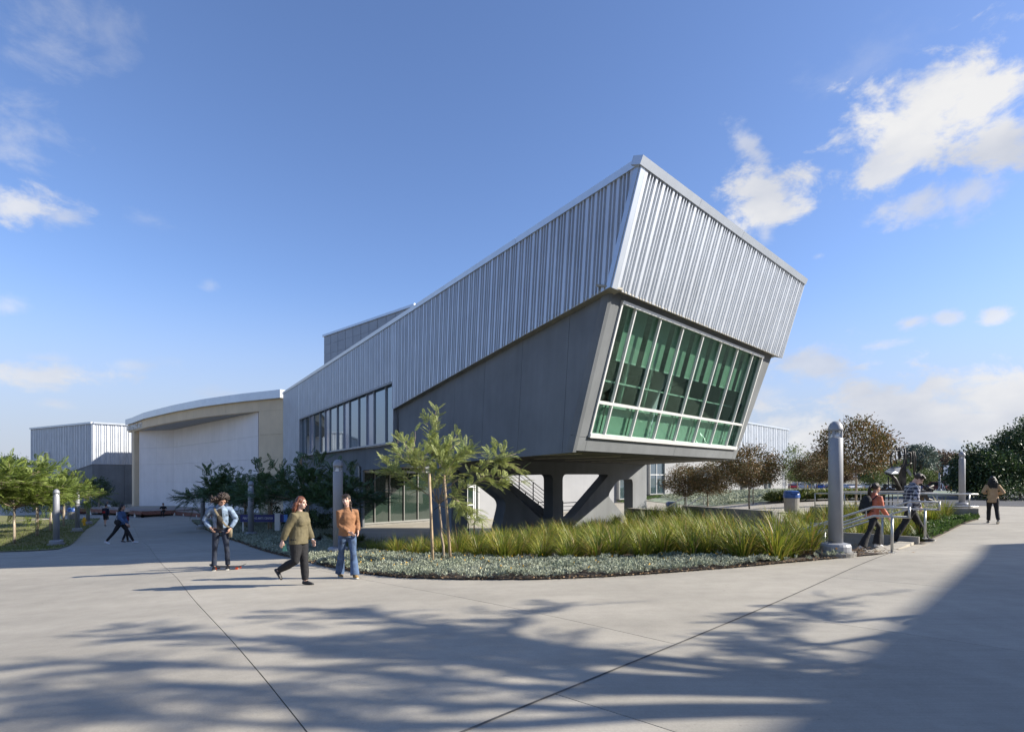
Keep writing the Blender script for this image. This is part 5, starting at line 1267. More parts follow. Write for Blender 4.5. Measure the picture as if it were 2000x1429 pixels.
# ---- leaf crown trees
def crown_pts(rs, ncl, nl, R_, zc_, flat, clr, shell=.45):
    a = unit(rs.normal(size=(ncl, 3))); rad = (shell+(1-shell)*rs.random_sample(ncl))**.6; cc = a*rad[:, None]*np.array([R_, R_, R_*flat])*rs.uniform(.8, 1.12, (ncl, 1)); cc[:, 2] += zc_
    p = np.repeat(cc, nl, 0)+rs.normal(size=(ncl*nl, 3))*clr*np.array([1, 1, .7]); return cc, p
def leaf_tree(name, label, R_, trunk_h, zc_, flat, m, seed, ncl=70, nl=110, clr=.28, ls=.10, r0=.06, group=None, cat='tree', shell=.4, bark=None, nlimb=14):
    rs = np.random.RandomState(seed); rr = random.Random(seed); r = thing(name, label, cat, group=group)
    cc, p = crown_pts(rs, ncl, nl, R_, zc_, flat, clr, shell)
    wd = MB(); fk = Vector((rr.uniform(-.05,.05), 0, trunk_h)); wd.tube(curve3((0,0,-.15), fk, 0, 4, .02, rr), [r0*1.15, r0, r0*.95, r0*.9, r0*.85], 8)
    for i in rs.choice(ncl, min(nlimb, ncl), replace=False):
        e = Vector(cc[i]); pl = curve3(fk, e, -.1*R_, 5, .05*R_, rr); wd.tube(pl, [r0*.6, r0*.45, r0*.32, r0*.22, r0*.14, r0*.08], 5)
    wd.build('trunk', bark or M_bark, r, smooth=True)
    dirs = unit(p-np.array([0, 0, zc_]))+rs.normal(size=p.shape)*.9
    leaves('foliage', p, dirs, ls*rs.uniform(.7, 1.3, len(p)), ls*.55, m, r, rs); return r
GRP = 'rust-leaved trees on the plaza'
cm = leaf_tree('crape_myrtle_tree', 'x', 1.75, 1.45, 2.45, .62, M_rustl, 31, ncl=95, nl=85, clr=.26, ls=.115, r0=.05, group=GRP); cmt = famtable(cm)
CM = [(1464,34.6,1.02,0,'round rust-leaved tree in the middle, in front of the corner of the grey wing'),(1382,37,.86,1.2,'rust-leaved tree under the right corner of the leaning building'),(1337,36,.84,2.4,'leftmost rust-leaved tree, by the farther waste bin'),
      (1672,34,1.22,.7,'largest rust-leaved tree, just right of the tall grey bollard'),(1595,43,.95,3.1,'rust-leaved tree left of the tall grey bollard'),(1471,44,.9,4.2,'rust-leaved tree partly hidden behind the middle one'),(1625,50,1.1,5.0,'rust-leaved tree directly behind the tall grey bollard')]
for k, (x, d, s_, rz, lb_) in enumerate(CM):
    if k == 0: cm.location = GD(x, d); cm.scale = (s_,)*3; cm['label'] = lb_
    else: copy_tree(cm, GD(x, d), rz=rz, scale=(s_, s_, s_*(1.12 if x == 1672 else 1)), label=lb_, table=cmt)
t = leaf_tree('small_tree', 'small dark tree with leaning trunk in front of the dark wall', 1.35, 1.6, 2.9, .75, M_darkl, 33, ncl=50, nl=70, clr=.25, ls=.16, r0=.08); t.location = GD(193, 66)
# thin young trees near the lot
yt = leaf_tree('young_tree', 'x', 1.5, 1.6, 3.3, 1.2, M_midl, 34, ncl=46, nl=26, clr=.3, ls=.20, r0=.06, group='thin young trees near the lot'); ytt = famtable(yt)
for k, (x, d, s_, lb_) in enumerate([(1557,62,1.0,'thin yellow-green tree just right of the grey wing'),(1543,90,1.0,'leafy green tree touching the corner of the grey wing'),(1572,80,.95,'thin young tree left of the blue car'),(1585,58,.7,'thin low tree behind the second rust-leaved tree')]):
    if k == 0: yt.location = GD(x, d); yt['label'] = lb_
    else: copy_tree(yt, GD(x, d), rz=k, scale=s_, label=lb_, table=ytt)
# dark trees at the right edge
for x, d, R_, zc_, fl, sd, lb_, tr in ((1930,43,2.4,1.9,.72,41,'low dark evergreen tree with drooping branches at the right edge',.8),(1992,47,2.8,3.0,.9,42,'tall dark evergreen tree at the right edge of the picture',1.6),(2045,44,3.6,3.4,.95,43,'large dark evergreen tree just outside the right edge',1.8),(1905,52,1.5,1.5,.9,44,'small dark evergreen at the left end of the right-hand trees',.6)):
    t = leaf_tree('evergreen_tree', lb_, R_, tr, zc_, fl, M_darkl, sd, ncl=210, nl=95, clr=.34, ls=.20, r0=.14, group='dark evergreen trees at the right edge', shell=.25); t.location = GD(x, d)
# trees behind the lot
t = leaf_tree('eucalyptus_tree', 'tall grey-green eucalyptus behind the sculpture', 4.2, 7, 9.5, 1.1, M_euc, 51, ncl=60, nl=60, clr=.8, ls=.75, r0=.3, shell=.7); t.location = GD(1800, 190)
t = leaf_tree('broadleaf_tree', 'bright yellow-green round tree right of the sculpture', 2.1, 1.2, 2.6, 1.0, M_midl, 52, ncl=80, nl=70, clr=.35, ls=.22, r0=.12); t.location = GD(1813, 130)
t = leaf_tree('broadleaf_tree', 'green tree seen through the pipes of the sculpture', 2.6, 1.6, 3.6, 1.0, M_midl, 53, ncl=90, nl=60, clr=.4, ls=.25, r0=.12); t.location = GD(1757, 120)
t = leaf_tree('broadleaf_tree', 'yellow-green tree between the largest rust-leaved tree and the sculpture', 1.9, 1.2, 2.4, 1.1, M_midl, 54, ncl=70, nl=60, clr=.35, ls=.2, r0=.1); t.location = GD(1706, 90)
tb_ = leaf_tree('bare_tree', 'x', 9, 3, 7.5, .62, M_tanl, 55, ncl=200, nl=45, clr=1.2, ls=.9, r0=.4, group='tan trees beyond the parking lot', nlimb=60, shell=.3); tbt = famtable(tb_)
tbl = [(1790,250,.95),(1830,262,1.1),(1868,255,1.0),(1910,262,1.05),(1945,250,.9),(1760,270,.8),(1985,255,1.0),(1640,270,.7),(1600,300,.75),(1565,280,.7),(1700,285,.75)]
side_w = ['leftmost','second','third','fourth','fifth','faint','rightmost','low','distant small','far left','middle low']
txt = {1790:'tan leafless tree behind the eucalyptus',1830:'tall tan leafless tree behind the far bollard',1868:'tan leafless tree behind the white board sign',1910:'tan leafless tree partly behind the dark evergreens',1945:'tan leafless tree hidden behind the tan blazer woman',1760:'low tan tree behind the pipes of the sculpture',1985:'tan leafless tree behind the tall dark evergreen',1640:'low tan tree behind the tall grey bollard',1600:'distant tan tree above the blue car',1565:'distant tan tree right of the grey wing',1700:'distant tan tree above the orange-jacketed girl'}
for k, (x, d, s_) in enumerate(tbl):
    if k == 0: tb_.location = GD(x, d); tb_.scale = (s_,)*3; tb_['label'] = txt[x]
    else: copy_tree(tb_, GD(x, d), rz=k*1.3, scale=s_, label=txt[x], table=tbt)
# trees far left, behind the lawn
t = leaf_tree('broadleaf_tree', 'dark round tree far behind the left lawn', 5, 3, 6, .8, M_darkl, 56, ncl=120, nl=60, clr=.8, ls=.5, r0=.3); t.location = GD(20, 150)
hb = thing('low_building', 'low pale flat-roofed building far behind the lawn trees at left', 'building', GD(10, 120)); q = hb.location
MB().box(q+zv(2.6), (26, 10, 7.4)).build('wall', M_darkl if False else M_conc, hb); MB().box(q+zv(6.55), (27, 11, .9)).build('roof_edge', M_whitep, hb)

# ---- shrubs
def shrub(label, x, d, R_, h, seed, m=M_darkl, group='dark shrubs against the walls'):
    rs = np.random.RandomState(seed); r = thing('shrub', label, 'shrub', GD(x, d), group=group); L_ = r.location
    cc = rs.normal(size=(28, 3))*np.array([R_*.42, R_*.35, h*.22])+np.array([0, 0, h*.5]); p = np.repeat(cc, 40, 0)+rs.normal(size=(28*40, 3))*.13*max(1, R_); p[:, 2] = np.abs(p[:, 2])
    leaves('foliage', p+np.array(L_), rs.normal(size=p.shape)+np.array([0,0,.5]), .15, .07, m, r, rs)
    w_ = MB(); [w_.tube([L_, L_+Vector(cc[i])*.9], [.02, .008], 4) for i in range(8)]; w_.build('stem', M_bark, r)
shrub('dark upright shrub against the wall beside the dark storefront glass', 622, 33, .9, 1.3, 61); shrub('dark upright shrub behind the head of the woman in olive', 590, 36, .9, 1.5, 62)
shrub('dark shrub behind the white post of the blue sign', 553, 38, 1.0, 1.5, 63); shrub('dark shrub behind the left timber deck', 178, 70, 1.6, 1.2, 64); shrub('dark shrub behind the hat wearer', 225, 69, 1.6, 1.2, 65)
shrub('dark bush below the evergreens at the right edge', 1960, 40, 2.0, 1.2, 66); shrub('dark bush under the lawn trees at left', 60, 72, 2.2, 1.6, 67); shrub('dark bush under the lawn trees beside the left waste bin', 105, 74, 2.2, 1.6, 68)

# ---- polygons and scatter
def inside(poly, x, y):
    c = np.zeros(len(x), bool); n = len(poly); j = n-1
    for i in range(n):
        xi, yi = poly[i][0], poly[i][1]; xj, yj = poly[j][0], poly[j][1]
        c ^= ((yi > y) != (yj > y)) & (x < (xj-xi)*(y-yi)/(yj-yi+1e-12)+xi); j = i
    return c
def scatter(poly, dens, rs):
    P_ = np.array([p[:2] for p in poly]); lo, hi = P_.min(0), P_.max(0); n = int((hi[0]-lo[0])*(hi[1]-lo[1])*dens)
    x = rs.uniform(lo[0], hi[0], n); y = rs.uniform(lo[1], hi[1], n); k = inside(poly, x, y); return x[k], y[k]
lom_front = pts((632,1052),(690,1080),(780,1089),(900,1094),(1000,1098),(1100,1100),(1200,1099),(1300,1094),(1400,1095),(1470,1101),(1530,1099),(1600,1094),(1640,1086))
lom_poly = lom_front+[tuple((STA+U*-.5).xy), tuple((stair_foot_near-U*.4).xy), (7.2,19.4),(7.7,23.8),(8.0,31.0),(7.3,32.8),(2.5,27.6),(-.5,24.3),(-3.6,22.2),(-5.4,24.0),(-7.4,29.0),(-8.8,27.0)]
# strappy grass clumps: four kinds of mesh, each clump its own object
def clump_mesh(seed, n, h, m):
    rs = np.random.RandomState(seed); az = rs.uniform(0, 2*np.pi, n); r0 = .13*np.sqrt(rs.random_sample(n)); lean = np.abs(rs.normal(.30, .26, n))+.04; ln = h*rs.uniform(.6, 1.12, n); cur = rs.uniform(.25, 1.0, n); w0 = rs.uniform(.014, .027, n)
    dr = np.stack([np.cos(az), np.sin(az), 0*az], 1); sdv = np.stack([-np.sin(az), np.cos(az), 0*az], 1); base = dr*r0[:, None]+rs.normal(size=(n, 3))*np.array([.03,.03,0]); segs = 4; V_ = []; 
    p = base.copy(); ang = lean.copy()
    for k in range(segs+1):
        w_ = (w0*(1-(k/segs)**1.6)*.5+.0008)[:, None]; V_ += [p-sdv*w_, p+sdv*w_]
        st = (ln/segs)[:, None]; p = p+(dr*np.sin(ang)[:, None]+np.array([0,0,1])*np.cos(ang)[:, None])*st; ang = ang+cur*1.15/segs*(1+k*.5)
    V_ = np.stack(V_, 1); nv = V_.shape[1]; v = V_.reshape(-1, 3); b = np.arange(n)[:, None]*nv
    f = np.concatenate([np.concatenate([b+2*k, b+2*k+1, b+2*k+3, b+2*k+2], 1) for k in range(segs)]); return arr_mesh('strap_grass', v, f, m)
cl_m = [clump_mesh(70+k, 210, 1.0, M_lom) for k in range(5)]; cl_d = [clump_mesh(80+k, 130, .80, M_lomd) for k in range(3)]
cand = []
def near_st(x, y):
    q = Vector((x, y, 0))-_h0; u_ = q.dot(U); v_ = q.dot(V); return (-.35 if v_ > 1.3 else -1.0) < u_ < _hw+.2 and -1.5 < v_ < STAIR_L+.25
rs = np.random.RandomState(5)
# front row follows the edge of the bed, then looser rows behind
fl_ = [Vector((*p, 0)) for p in lom_front]; s_acc = 0
for a, b in zip(fl_[:-1], fl_[1:]):
    L_ = (b-a).length; k = 0
    while k*.72 < L_: q = a.lerp(b, min(1, k*.72/L_)); cand.append((q.x+rs.uniform(-.1,.1), q.y+.22+rs.uniform(-.12,.15), 0)); k += 1
x, y = scatter(lom_poly, 8, rs)
od = np.argsort(y+x*.1)
for i in od: cand.append((x[i], y[i], 1))
pl = []
for cx, cy, kd in cand:
    if near_st(cx, cy): continue
    dmin = .54+.018*max(0, cy-12) + (.25 if cy > 19 else 0)
    if any((cx-a)**2+(cy-b)**2 < dmin*dmin for a, b, _ in pl): continue
    if (cx-6.93)**2+(cy-12.4)**2 < .85**2 or (cx+5.2)**2+(cy-17.4)**2 < .6: continue
    pl.append((cx, cy, kd))
pl = pl[:262]
c0 = None
for k, (cx, cy, kd) in enumerate(pl):
    far = cy > 21 or (cx < -5.0 and rs.random_sample() < .8)  # shaded rows take darker blades: shade put into the leaf colour
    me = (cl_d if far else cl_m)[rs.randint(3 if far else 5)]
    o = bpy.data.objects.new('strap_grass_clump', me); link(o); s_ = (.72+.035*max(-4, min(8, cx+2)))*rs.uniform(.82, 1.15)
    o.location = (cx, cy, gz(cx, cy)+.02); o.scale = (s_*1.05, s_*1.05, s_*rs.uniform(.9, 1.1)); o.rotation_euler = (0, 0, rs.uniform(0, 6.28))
    tag(o, 'one of the strappy grass clumps coloured darker for the shaded part of the bed' if far else 'one of the yellow-green strappy grass clumps in the sunlit curved bed', 'grass clump', 'dark strappy grass clumps in the big bed' if far else 'sunlit strappy grass clumps in the big bed')
# bed between the steps and the low wall
x, y = scatter(bed2, 6, rs); n2 = 0; pl2 = []
edge_a, edge_b = G(1800, 1060), G(1911, 1014)
for cx, cy in zip(x, y):
    if near_st(cx, cy) or n2 >= 80: continue
    dd = (edge_b.x-edge_a.x)*(cy-edge_a.y)-(edge_b.y-edge_a.y)*(cx-edge_a.x); dd /= (edge_b-edge_a).length
    if cx > 12 and dd < .75: continue
    if any((cx-a)**2+(cy-b)**2 < .52**2 for a, b in pl2): continue
    pl2.append((cx, cy)); n2 += 1
    o = bpy.data.objects.new('strap_grass_clump', cl_m[rs.randint(5)] if rs.random_sample() < .6 else cl_d[rs.randint(3)]); link(o); s_ = rs.uniform(.7, .95); o.location = (cx, cy, gz(cx, cy)+.02); o.scale = (s_,)*3; o.rotation_euler = (0,0,rs.uniform(0,6.28))
    tag(o, 'one of the strappy grass clumps between the steps and the low wall', 'grass clump', 'strappy grass clumps beside the steps')
# silver ground cover
def cover(name, label, poly, dens, h, ln, wd, m, rs, excl=None, n_l=9, fade=None):
    x, y = scatter(poly, dens, rs)
    if excl is not None: k = ~inside(excl, x, y); x, y = x[k], y[k]
    if fade: k = rs.random_sample(len(x)) < fade(x, y); x, y = x[k], y[k]
    bumps = np.sin(x*5.1+np.sin(y*3.7)*1.3)*np.sin(y*4.3+np.cos(x*2.9))*.5+.5
    z = hts(x, y)+.02+h*(.35+.65*bumps)*rs.uniform(.4, 1.0, len(x)); c = np.stack([x, y, z], 1); c = np.repeat(c, n_l, 0)+rs.normal(size=(len(x)*n_l, 3))*ln*.18
    az = rs.uniform(0, 6.28, len(c)); el = rs.uniform(.15, 1.3, len(c)); d = np.stack([np.cos(az)*np.cos(el), np.sin(az)*np.cos(el), np.sin(el)], 1)
    far = np.sqrt(c[:, 0]**2+c[:, 1]**2); sc2 = np.clip(far/14, 1, 2.6)
    o = leaves(name, c, d, ln*sc2*rs.uniform(.7, 1.2, len(c)), wd*sc2, m, None, rs); return tag(o, label, 'ground cover', kind='stuff')
band = bed_front[5:]+list(reversed(lom_front))
cover('silver_groundcover', 'silver-grey ground cover along the sunlit curved edge of the bed', band, 330, .17, .062, .017, M_silv, rs, n_l=9)
shade_poly = bed_front[:7]+[lom_front[0], lom_front[1], (-9.4,27.0),(-9.0,34.5),(-19.0,52.3),(-24.0,54.5),(-25.0,47.0)]
cover('silver_groundcover', 'shaded grey-green ground cover round the blue sign and left trees', shade_poly, 70, .16, .075, .022, M_silv, rs, n_l=8, fade=lambda x, y: np.clip(22/y, .25, 1))
cover('green_groundcover', 'bright green ground cover at the walkway edge beside the steps', [tuple(edge_a.xy), tuple(edge_b.xy), (17.9,22.9),(16.6,22.9),(11.5,16.9)], 260, .16, .07, .035, M_gcg, rs, n_l=7)
cover('sage_groundcover', 'pale sage ground cover on the slope before the grey wing', [(16,46),(24,47),(46,84),(46,89),(15,59.5)], 14, .2, .09, .03, M_silv, rs, n_l=7)
cover('far_grass', 'tall green grass strip at the back of the plaza', [(18.5,42),(25.5,40),(27.0,43.5),(20,46)], 45, .5, .20, .03, M_lomd, rs, n_l=8)
cover('far_grass', 'green grass strip along the foot of the grey wing', [tuple(gw(28, 0, .2).xy), tuple(gw(70, 0, .2).xy), tuple(gw(70, 0, 1.8).xy), tuple(gw(28, 0, 1.8).xy)], 30, .12, .06, .02, M_gcg, rs, n_l=8)
# yellow flowers and dry leaves
x, y = scatter(band, 3.5, rs); z = hts(x, y)+.19; c = np.stack([x, y, z], 1); c = np.repeat(c, 4, 0)
tag(leaves('yellow_flower', c, rs.normal(size=c.shape), .03, .025, M_yel, None, rs), 'tiny yellow flowers dotted over the silver ground cover', 'flowers', kind='stuff')
le_ = []
for a, b in zip(bed_front[:-1], bed_front[1:]):
    L_ = math.dist(a, b); n = int(L_*55); t = rs.random_sample(n); nx, ny = (b[1]-a[1])/L_, -(b[0]-a[0])/L_; off = -rs.exponential(.10, n)+.05
    le_.append(np.stack([a[0]+(b[0]-a[0])*t+nx*off*1, a[1]+(b[1]-a[1])*t+ny*off], 1))
le_ = np.concatenate(le_); c = np.stack([le_[:, 0], le_[:, 1], hts(le_[:, 0], le_[:, 1])+.035], 1)
tag(leaves('leaf_litter', c, rs.normal(size=c.shape)*np.array([1,1,.25]), .05, .03, M_litter, None, rs), 'dry brown leaf litter along the edge of the curved bed', 'leaf litter', kind='stuff')
bq = G(1612, 1085); x = bq.x+rs.normal(size=900)*.55; y = bq.y+rs.normal(size=900)*.30; c = np.stack([x, y, hts(x, y)+.04+np.abs(rs.normal(size=900))*.05], 1)
tag(leaves('dry_grass_litter', c, rs.normal(size=c.shape)*np.array([1,1,.4]), .16, .012, M_litter, None, rs), 'dry straw litter round the foot of the tall grey bollard', 'leaf litter', kind='stuff')
# lawn blades
x, y = scatter(lawn_poly, 28, rs); c = np.stack([x, y, hts(x, y)+.03], 1)
tag(leaves('lawn_grass', c, rs.normal(size=c.shape)*.5+np.array([0,0,1]), .10, .03, mat('lawn blade', (.13,.16,.035), rough=.8, island=.4, transl=.3), None, rs), 'short mown grass blades over the left lawn', 'grass', kind='stuff')

# ---- what stands outside the picture on the right and throws the long shadows
q = MB(); q.prism([(36.1, 14.0), (36.1-U.x*30, 14.0-U.y*30), (36.1-U.x*30+20, 14.0-U.y*30-8), (62, -8), (62, 14.0)], -1, 13.0)
sb_ = q.build('neighbour_building', M_light, fix=True); tag(sb_, 'plain pale building outside the right edge, seen only by its shadow', 'building')
tbx, tby = 13.0, 3.6; tbz = gz(tbx, tby); kx, ky = SUN_DIR.x/SUN_DIR.z, SUN_DIR.y/SUN_DIR.z
def aloft(px, py, h):                                     # point of a branch h metres up whose shadow falls on this spot of the paving
    g_ = G(px, py); return (g_.x+kx*h-tbx, g_.y+ky*h-tby, g_.z+h-tbz)
arms_ = [[(1080,1325,6.6),(900,1292,7.0),(700,1276,7.6),(450,1246,8.2),(250,1226,8.6)], [(1130,1350,6.2),(1000,1340,6.8),(800,1322,7.4),(600,1305,8.0),(330,1300,8.8),(150,1290,9.2),(40,1325,9.4)],
 [(1250,1300,5.9),(1080,1270,6.2),(1005,1240,6.4),(1020,1208,6.6),(1110,1182,6.9)], [(1000,1305,6.6),(850,1275,7.0),(720,1262,7.4),(630,1248,7.8)], [(1100,1385,6.2),(900,1380,7.0),(600,1362,7.8),(350,1340,8.6),(100,1345,9.2)],
 [(950,1250,6.8),(860,1225,7.2),(760,1205,7.5),(700,1195,7.7)], [(1000,1415,6.4),(700,1420,7.4),(400,1400,8.4),(150,1395,9.0),(0,1400,9.4)], [(1150,1290,6.0),(960,1275,6.8),(820,1240,7.2)], [(1200,1340,5.8),(1120,1300,6.2),(1060,1250,6.6)]]
rt = feather_tree('roadside_tree', 'large arching tree beyond the right edge of the picture, seen only by its shadow', [[aloft(*p) for p in li] for li in arms_], (-.6, .2, 4.6), .20, M_feathd, 91, nper=42, ln=.62, extra=2, wob=.10, sprays=3, pairs=8, lw=.07, ll=.17, group='trees outside the right edge')
rt.location = (tbx, tby, tbz)
tbx, tby = 14.6, 7.4; tbz = gz(tbx, tby)
arms_ = [[(1640,1215,4.6),(1560,1190,4.9),(1640,1172,5.0)], [(1600,1260,4.6),(1500,1240,5.2),(1490,1215,5.5)], [(1650,1300,4.5),(1520,1275,5.2),(1470,1262,5.6)]]
rt2 = feather_tree('roadside_tree', 'small arching tree beyond the right edge of the picture, seen only by its shadow', [[aloft(*p) for p in li] for li in arms_], (-.2, 0, 3.6), .12, M_feathd, 92, nper=34, ln=.55, extra=2, wob=.06, sprays=3, pairs=8, lw=.06, ll=.15, group='trees outside the right edge')
rt2.location = (tbx, tby, tbz)

# ================================================================== PEOPLE
M_skin = mat('warm skin', (.46, .27, .19), rough=.5, var=.06, vscale=6); M_skin2 = mat('pale skin', (.56, .36, .28), rough=.5, var=.06, vscale=6); M_skin3 = mat('brown skin', (.22, .12, .075), rough=.5, var=.06, vscale=6)
M_eye = mat('dark eye', (.015, .01, .008), rough=.2); M_lip = mat('lip', (.36, .12, .11), rough=.5); M_lipd = mat('dark lip', (.16, .06, .05), rough=.5)
M_hblk = mat('black hair', (.012, .010, .010), rough=.45, var=.3, vscale=30, bump=.5, bscale=60, stretch=(4,4,.6)); M_hbrn = mat('dark brown hair', (.035, .020, .013), rough=.45, var=.3, vscale=30, bump=.5, bscale=60, stretch=(4,4,.6))
M_haub = mat('auburn hair', (.15, .045, .018), rough=.4, var=.35, vscale=20, bump=.6, bscale=50, stretch=(4,4,.6))
def cloth(nm, c, r=.85, v=.15, sc=8, b=.5, **k): return mat(nm, c, rough=r, var=v, vscale=sc, bump=b, bscale=14, **k)
C_olive = cloth('olive knit', (.125, .105, .055)); C_blk = cloth('black cloth', (.012, .012, .014), v=.2); C_tanf = cloth('rust brown fleece', (.27, .13, .060), v=.12, sc=20)
C_jean = cloth('blue denim', (.065, .11, .20), v=.35, sc=7); C_jeand = cloth('dark denim', (.022, .030, .052), v=.35, sc=7); C_ldenim = cloth('washed light denim', (.20, .27, .37), v=.45, sc=9); C_mdenim = cloth('mid blue denim', (.06, .11, .22), v=.25)
C_orange = cloth('orange quilted nylon', (.50, .13, .065), r=.5, sc=5); C_tan = cloth('tan blazer cloth', (.40, .27, .155), v=.1); C_navy = cloth('navy cloth', (.012, .016, .035)); C_wht = cloth('white cloth', (.55, .54, .52)); C_maroon = cloth('maroon cloth', (.11, .012, .03))
C_green = cloth('grey green cloth', (.07, .09, .06)); C_strap = cloth('khaki canvas strap', (.24, .20, .13)); C_grey = cloth('grey shirt', (.12,.12,.13))
M_shoeb = mat('black shoe', (.012, .012, .013), rough=.5); M_shoet = mat('tan suede shoe', (.30, .18, .05), rough=.8); M_shoew = mat('white shoe', (.6, .6, .62), rough=.5); M_sole = mat('white rubber sole', (.55, .54, .50), rough=.6)
# plaid shirt: crossing woven bands
def plaid():
    m = bpy.data.materials.new('navy and white plaid'); m.use_nodes = True; t = m.node_tree; nn = t.nodes; ll = t.links; b = nn['Principled BSDF']; b.inputs['Roughness'].default_value = .9
    c = nn.new('ShaderNodeTexCoord'); sp_ = nn.new('ShaderNodeSeparateXYZ'); ll.new(c.outputs['Object'], sp_.inputs[0])
    ad = nn.new('ShaderNodeMath'); ad.operation = 'ADD'; ll.new(sp_.outputs[0], ad.inputs[0]); ll.new(sp_.outputs[1], ad.inputs[1])
    def band(src, per, lo, off=0):
        a = nn.new('ShaderNodeMath'); a.operation = 'MULTIPLY_ADD'; a.inputs[1].default_value = 1/per; a.inputs[2].default_value = off; ll.new(src, a.inputs[0])
        f = nn.new('ShaderNodeMath'); f.operation = 'FRACT'; ll.new(a.outputs[0], f.inputs[0])
        g_ = nn.new('ShaderNodeMath'); g_.operation = 'LESS_THAN'; g_.inputs[1].default_value = lo; ll.new(f.outputs[0], g_.inputs[0]); return g_.outputs[0]
    def s(a, b_, k):
        q = nn.new('ShaderNodeMath'); q.operation = 'MULTIPLY_ADD'; q.inputs[1].default_value = k; ll.new(a, q.inputs[0]); 
        if b_ is None: q.inputs[2].default_value = 0
        else: ll.new(b_, q.inputs[2])
        return q.outputs[0]
    v = s(band(ad.outputs[0], .095, .22), None, .42); v = s(band(sp_.outputs[2], .095, .22), v, .42); v = s(band(ad.outputs[0], .095, .5, .3), v, .10); v = s(band(sp_.outputs[2], .095, .5, .3), v, .10)
    mx_ = nn.new('ShaderNodeMix'); mx_.data_type = 'RGBA'; mx_.inputs[6].default_value = (.008, .012, .035, 1); mx_.inputs[7].default_value = (.62, .64, .72, 1); ll.new(v, mx_.inputs[0]); ll.new(mx_.outputs[2], b.inputs['Base Color']); return m
C_plaid = plaid()

def remesh(mb, name, m, parent, vox, sm=3, seed=None, crumple=0.0):
    o = mb.build(name, m, None, smooth=True)
    r = o.modifiers.new('r', 'REMESH'); r.mode = 'VOXEL'; r.voxel_size = vox; r.use_smooth_shade = True
    s_ = o.modifiers.new('s', 'SMOOTH'); s_.iterations = sm; s_.factor = .5
    dg = bpy.context.evaluated_depsgraph_get(); me = bpy.data.meshes.new_from_object(o.evaluated_get(dg)); me.name = name
    if crumple:
        n = len(me.vertices); co = np.empty(n*3, np.float32); me.vertices.foreach_get('co', co); co = co.reshape(-1, 3); no = np.empty(n*3, np.float32); me.vertices.foreach_get('normal', no); no = no.reshape(-1, 3)
        sd_ = seed or 1; x, y, z = co[:, 0], co[:, 1], co[:, 2]
        rs_ = np.random.RandomState(sd_); w_ = 0
        for k_ in range(9):
            fr_q = 14*1.32**k_; dv = unit(rs_.normal(size=3)*np.array([1, 1, .8])); w_ = w_+np.sin((co@dv)*fr_q+rs_.uniform(0, 6.28)+1.6*np.sin((co@unit(rs_.normal(size=3)))*fr_q*.45))/1.22**k_*.38
        co = co+no*(w_*crumple)[:, None]; me.vertices.foreach_set('co', co.ravel()); me.update()
    old = o.data; o.data = me; o.modifiers.clear(); bpy.data.meshes.remove(old)
    me.materials.clear(); me.materials.append(m); me.polygons.foreach_set('use_smooth', [True]*len(me.polygons)); setparent(o, parent); return o
def ik(a, b, l1, l2, hint):
    d = b-a; L_ = min(d.length, (l1+l2)*.999); dn = d.normalized(); x = (l1*l1-l2*l2+L_*L_)/(2*L_); h = math.sqrt(max(0, l1*l1-x*x)); n = hint-dn*hint.dot(dn); n.normalize(); return a+dn*x+n*h, a+dn*L_
def sind(a): return math.sin(math.radians(a))
def cosd(a): return math.cos(math.radians(a))
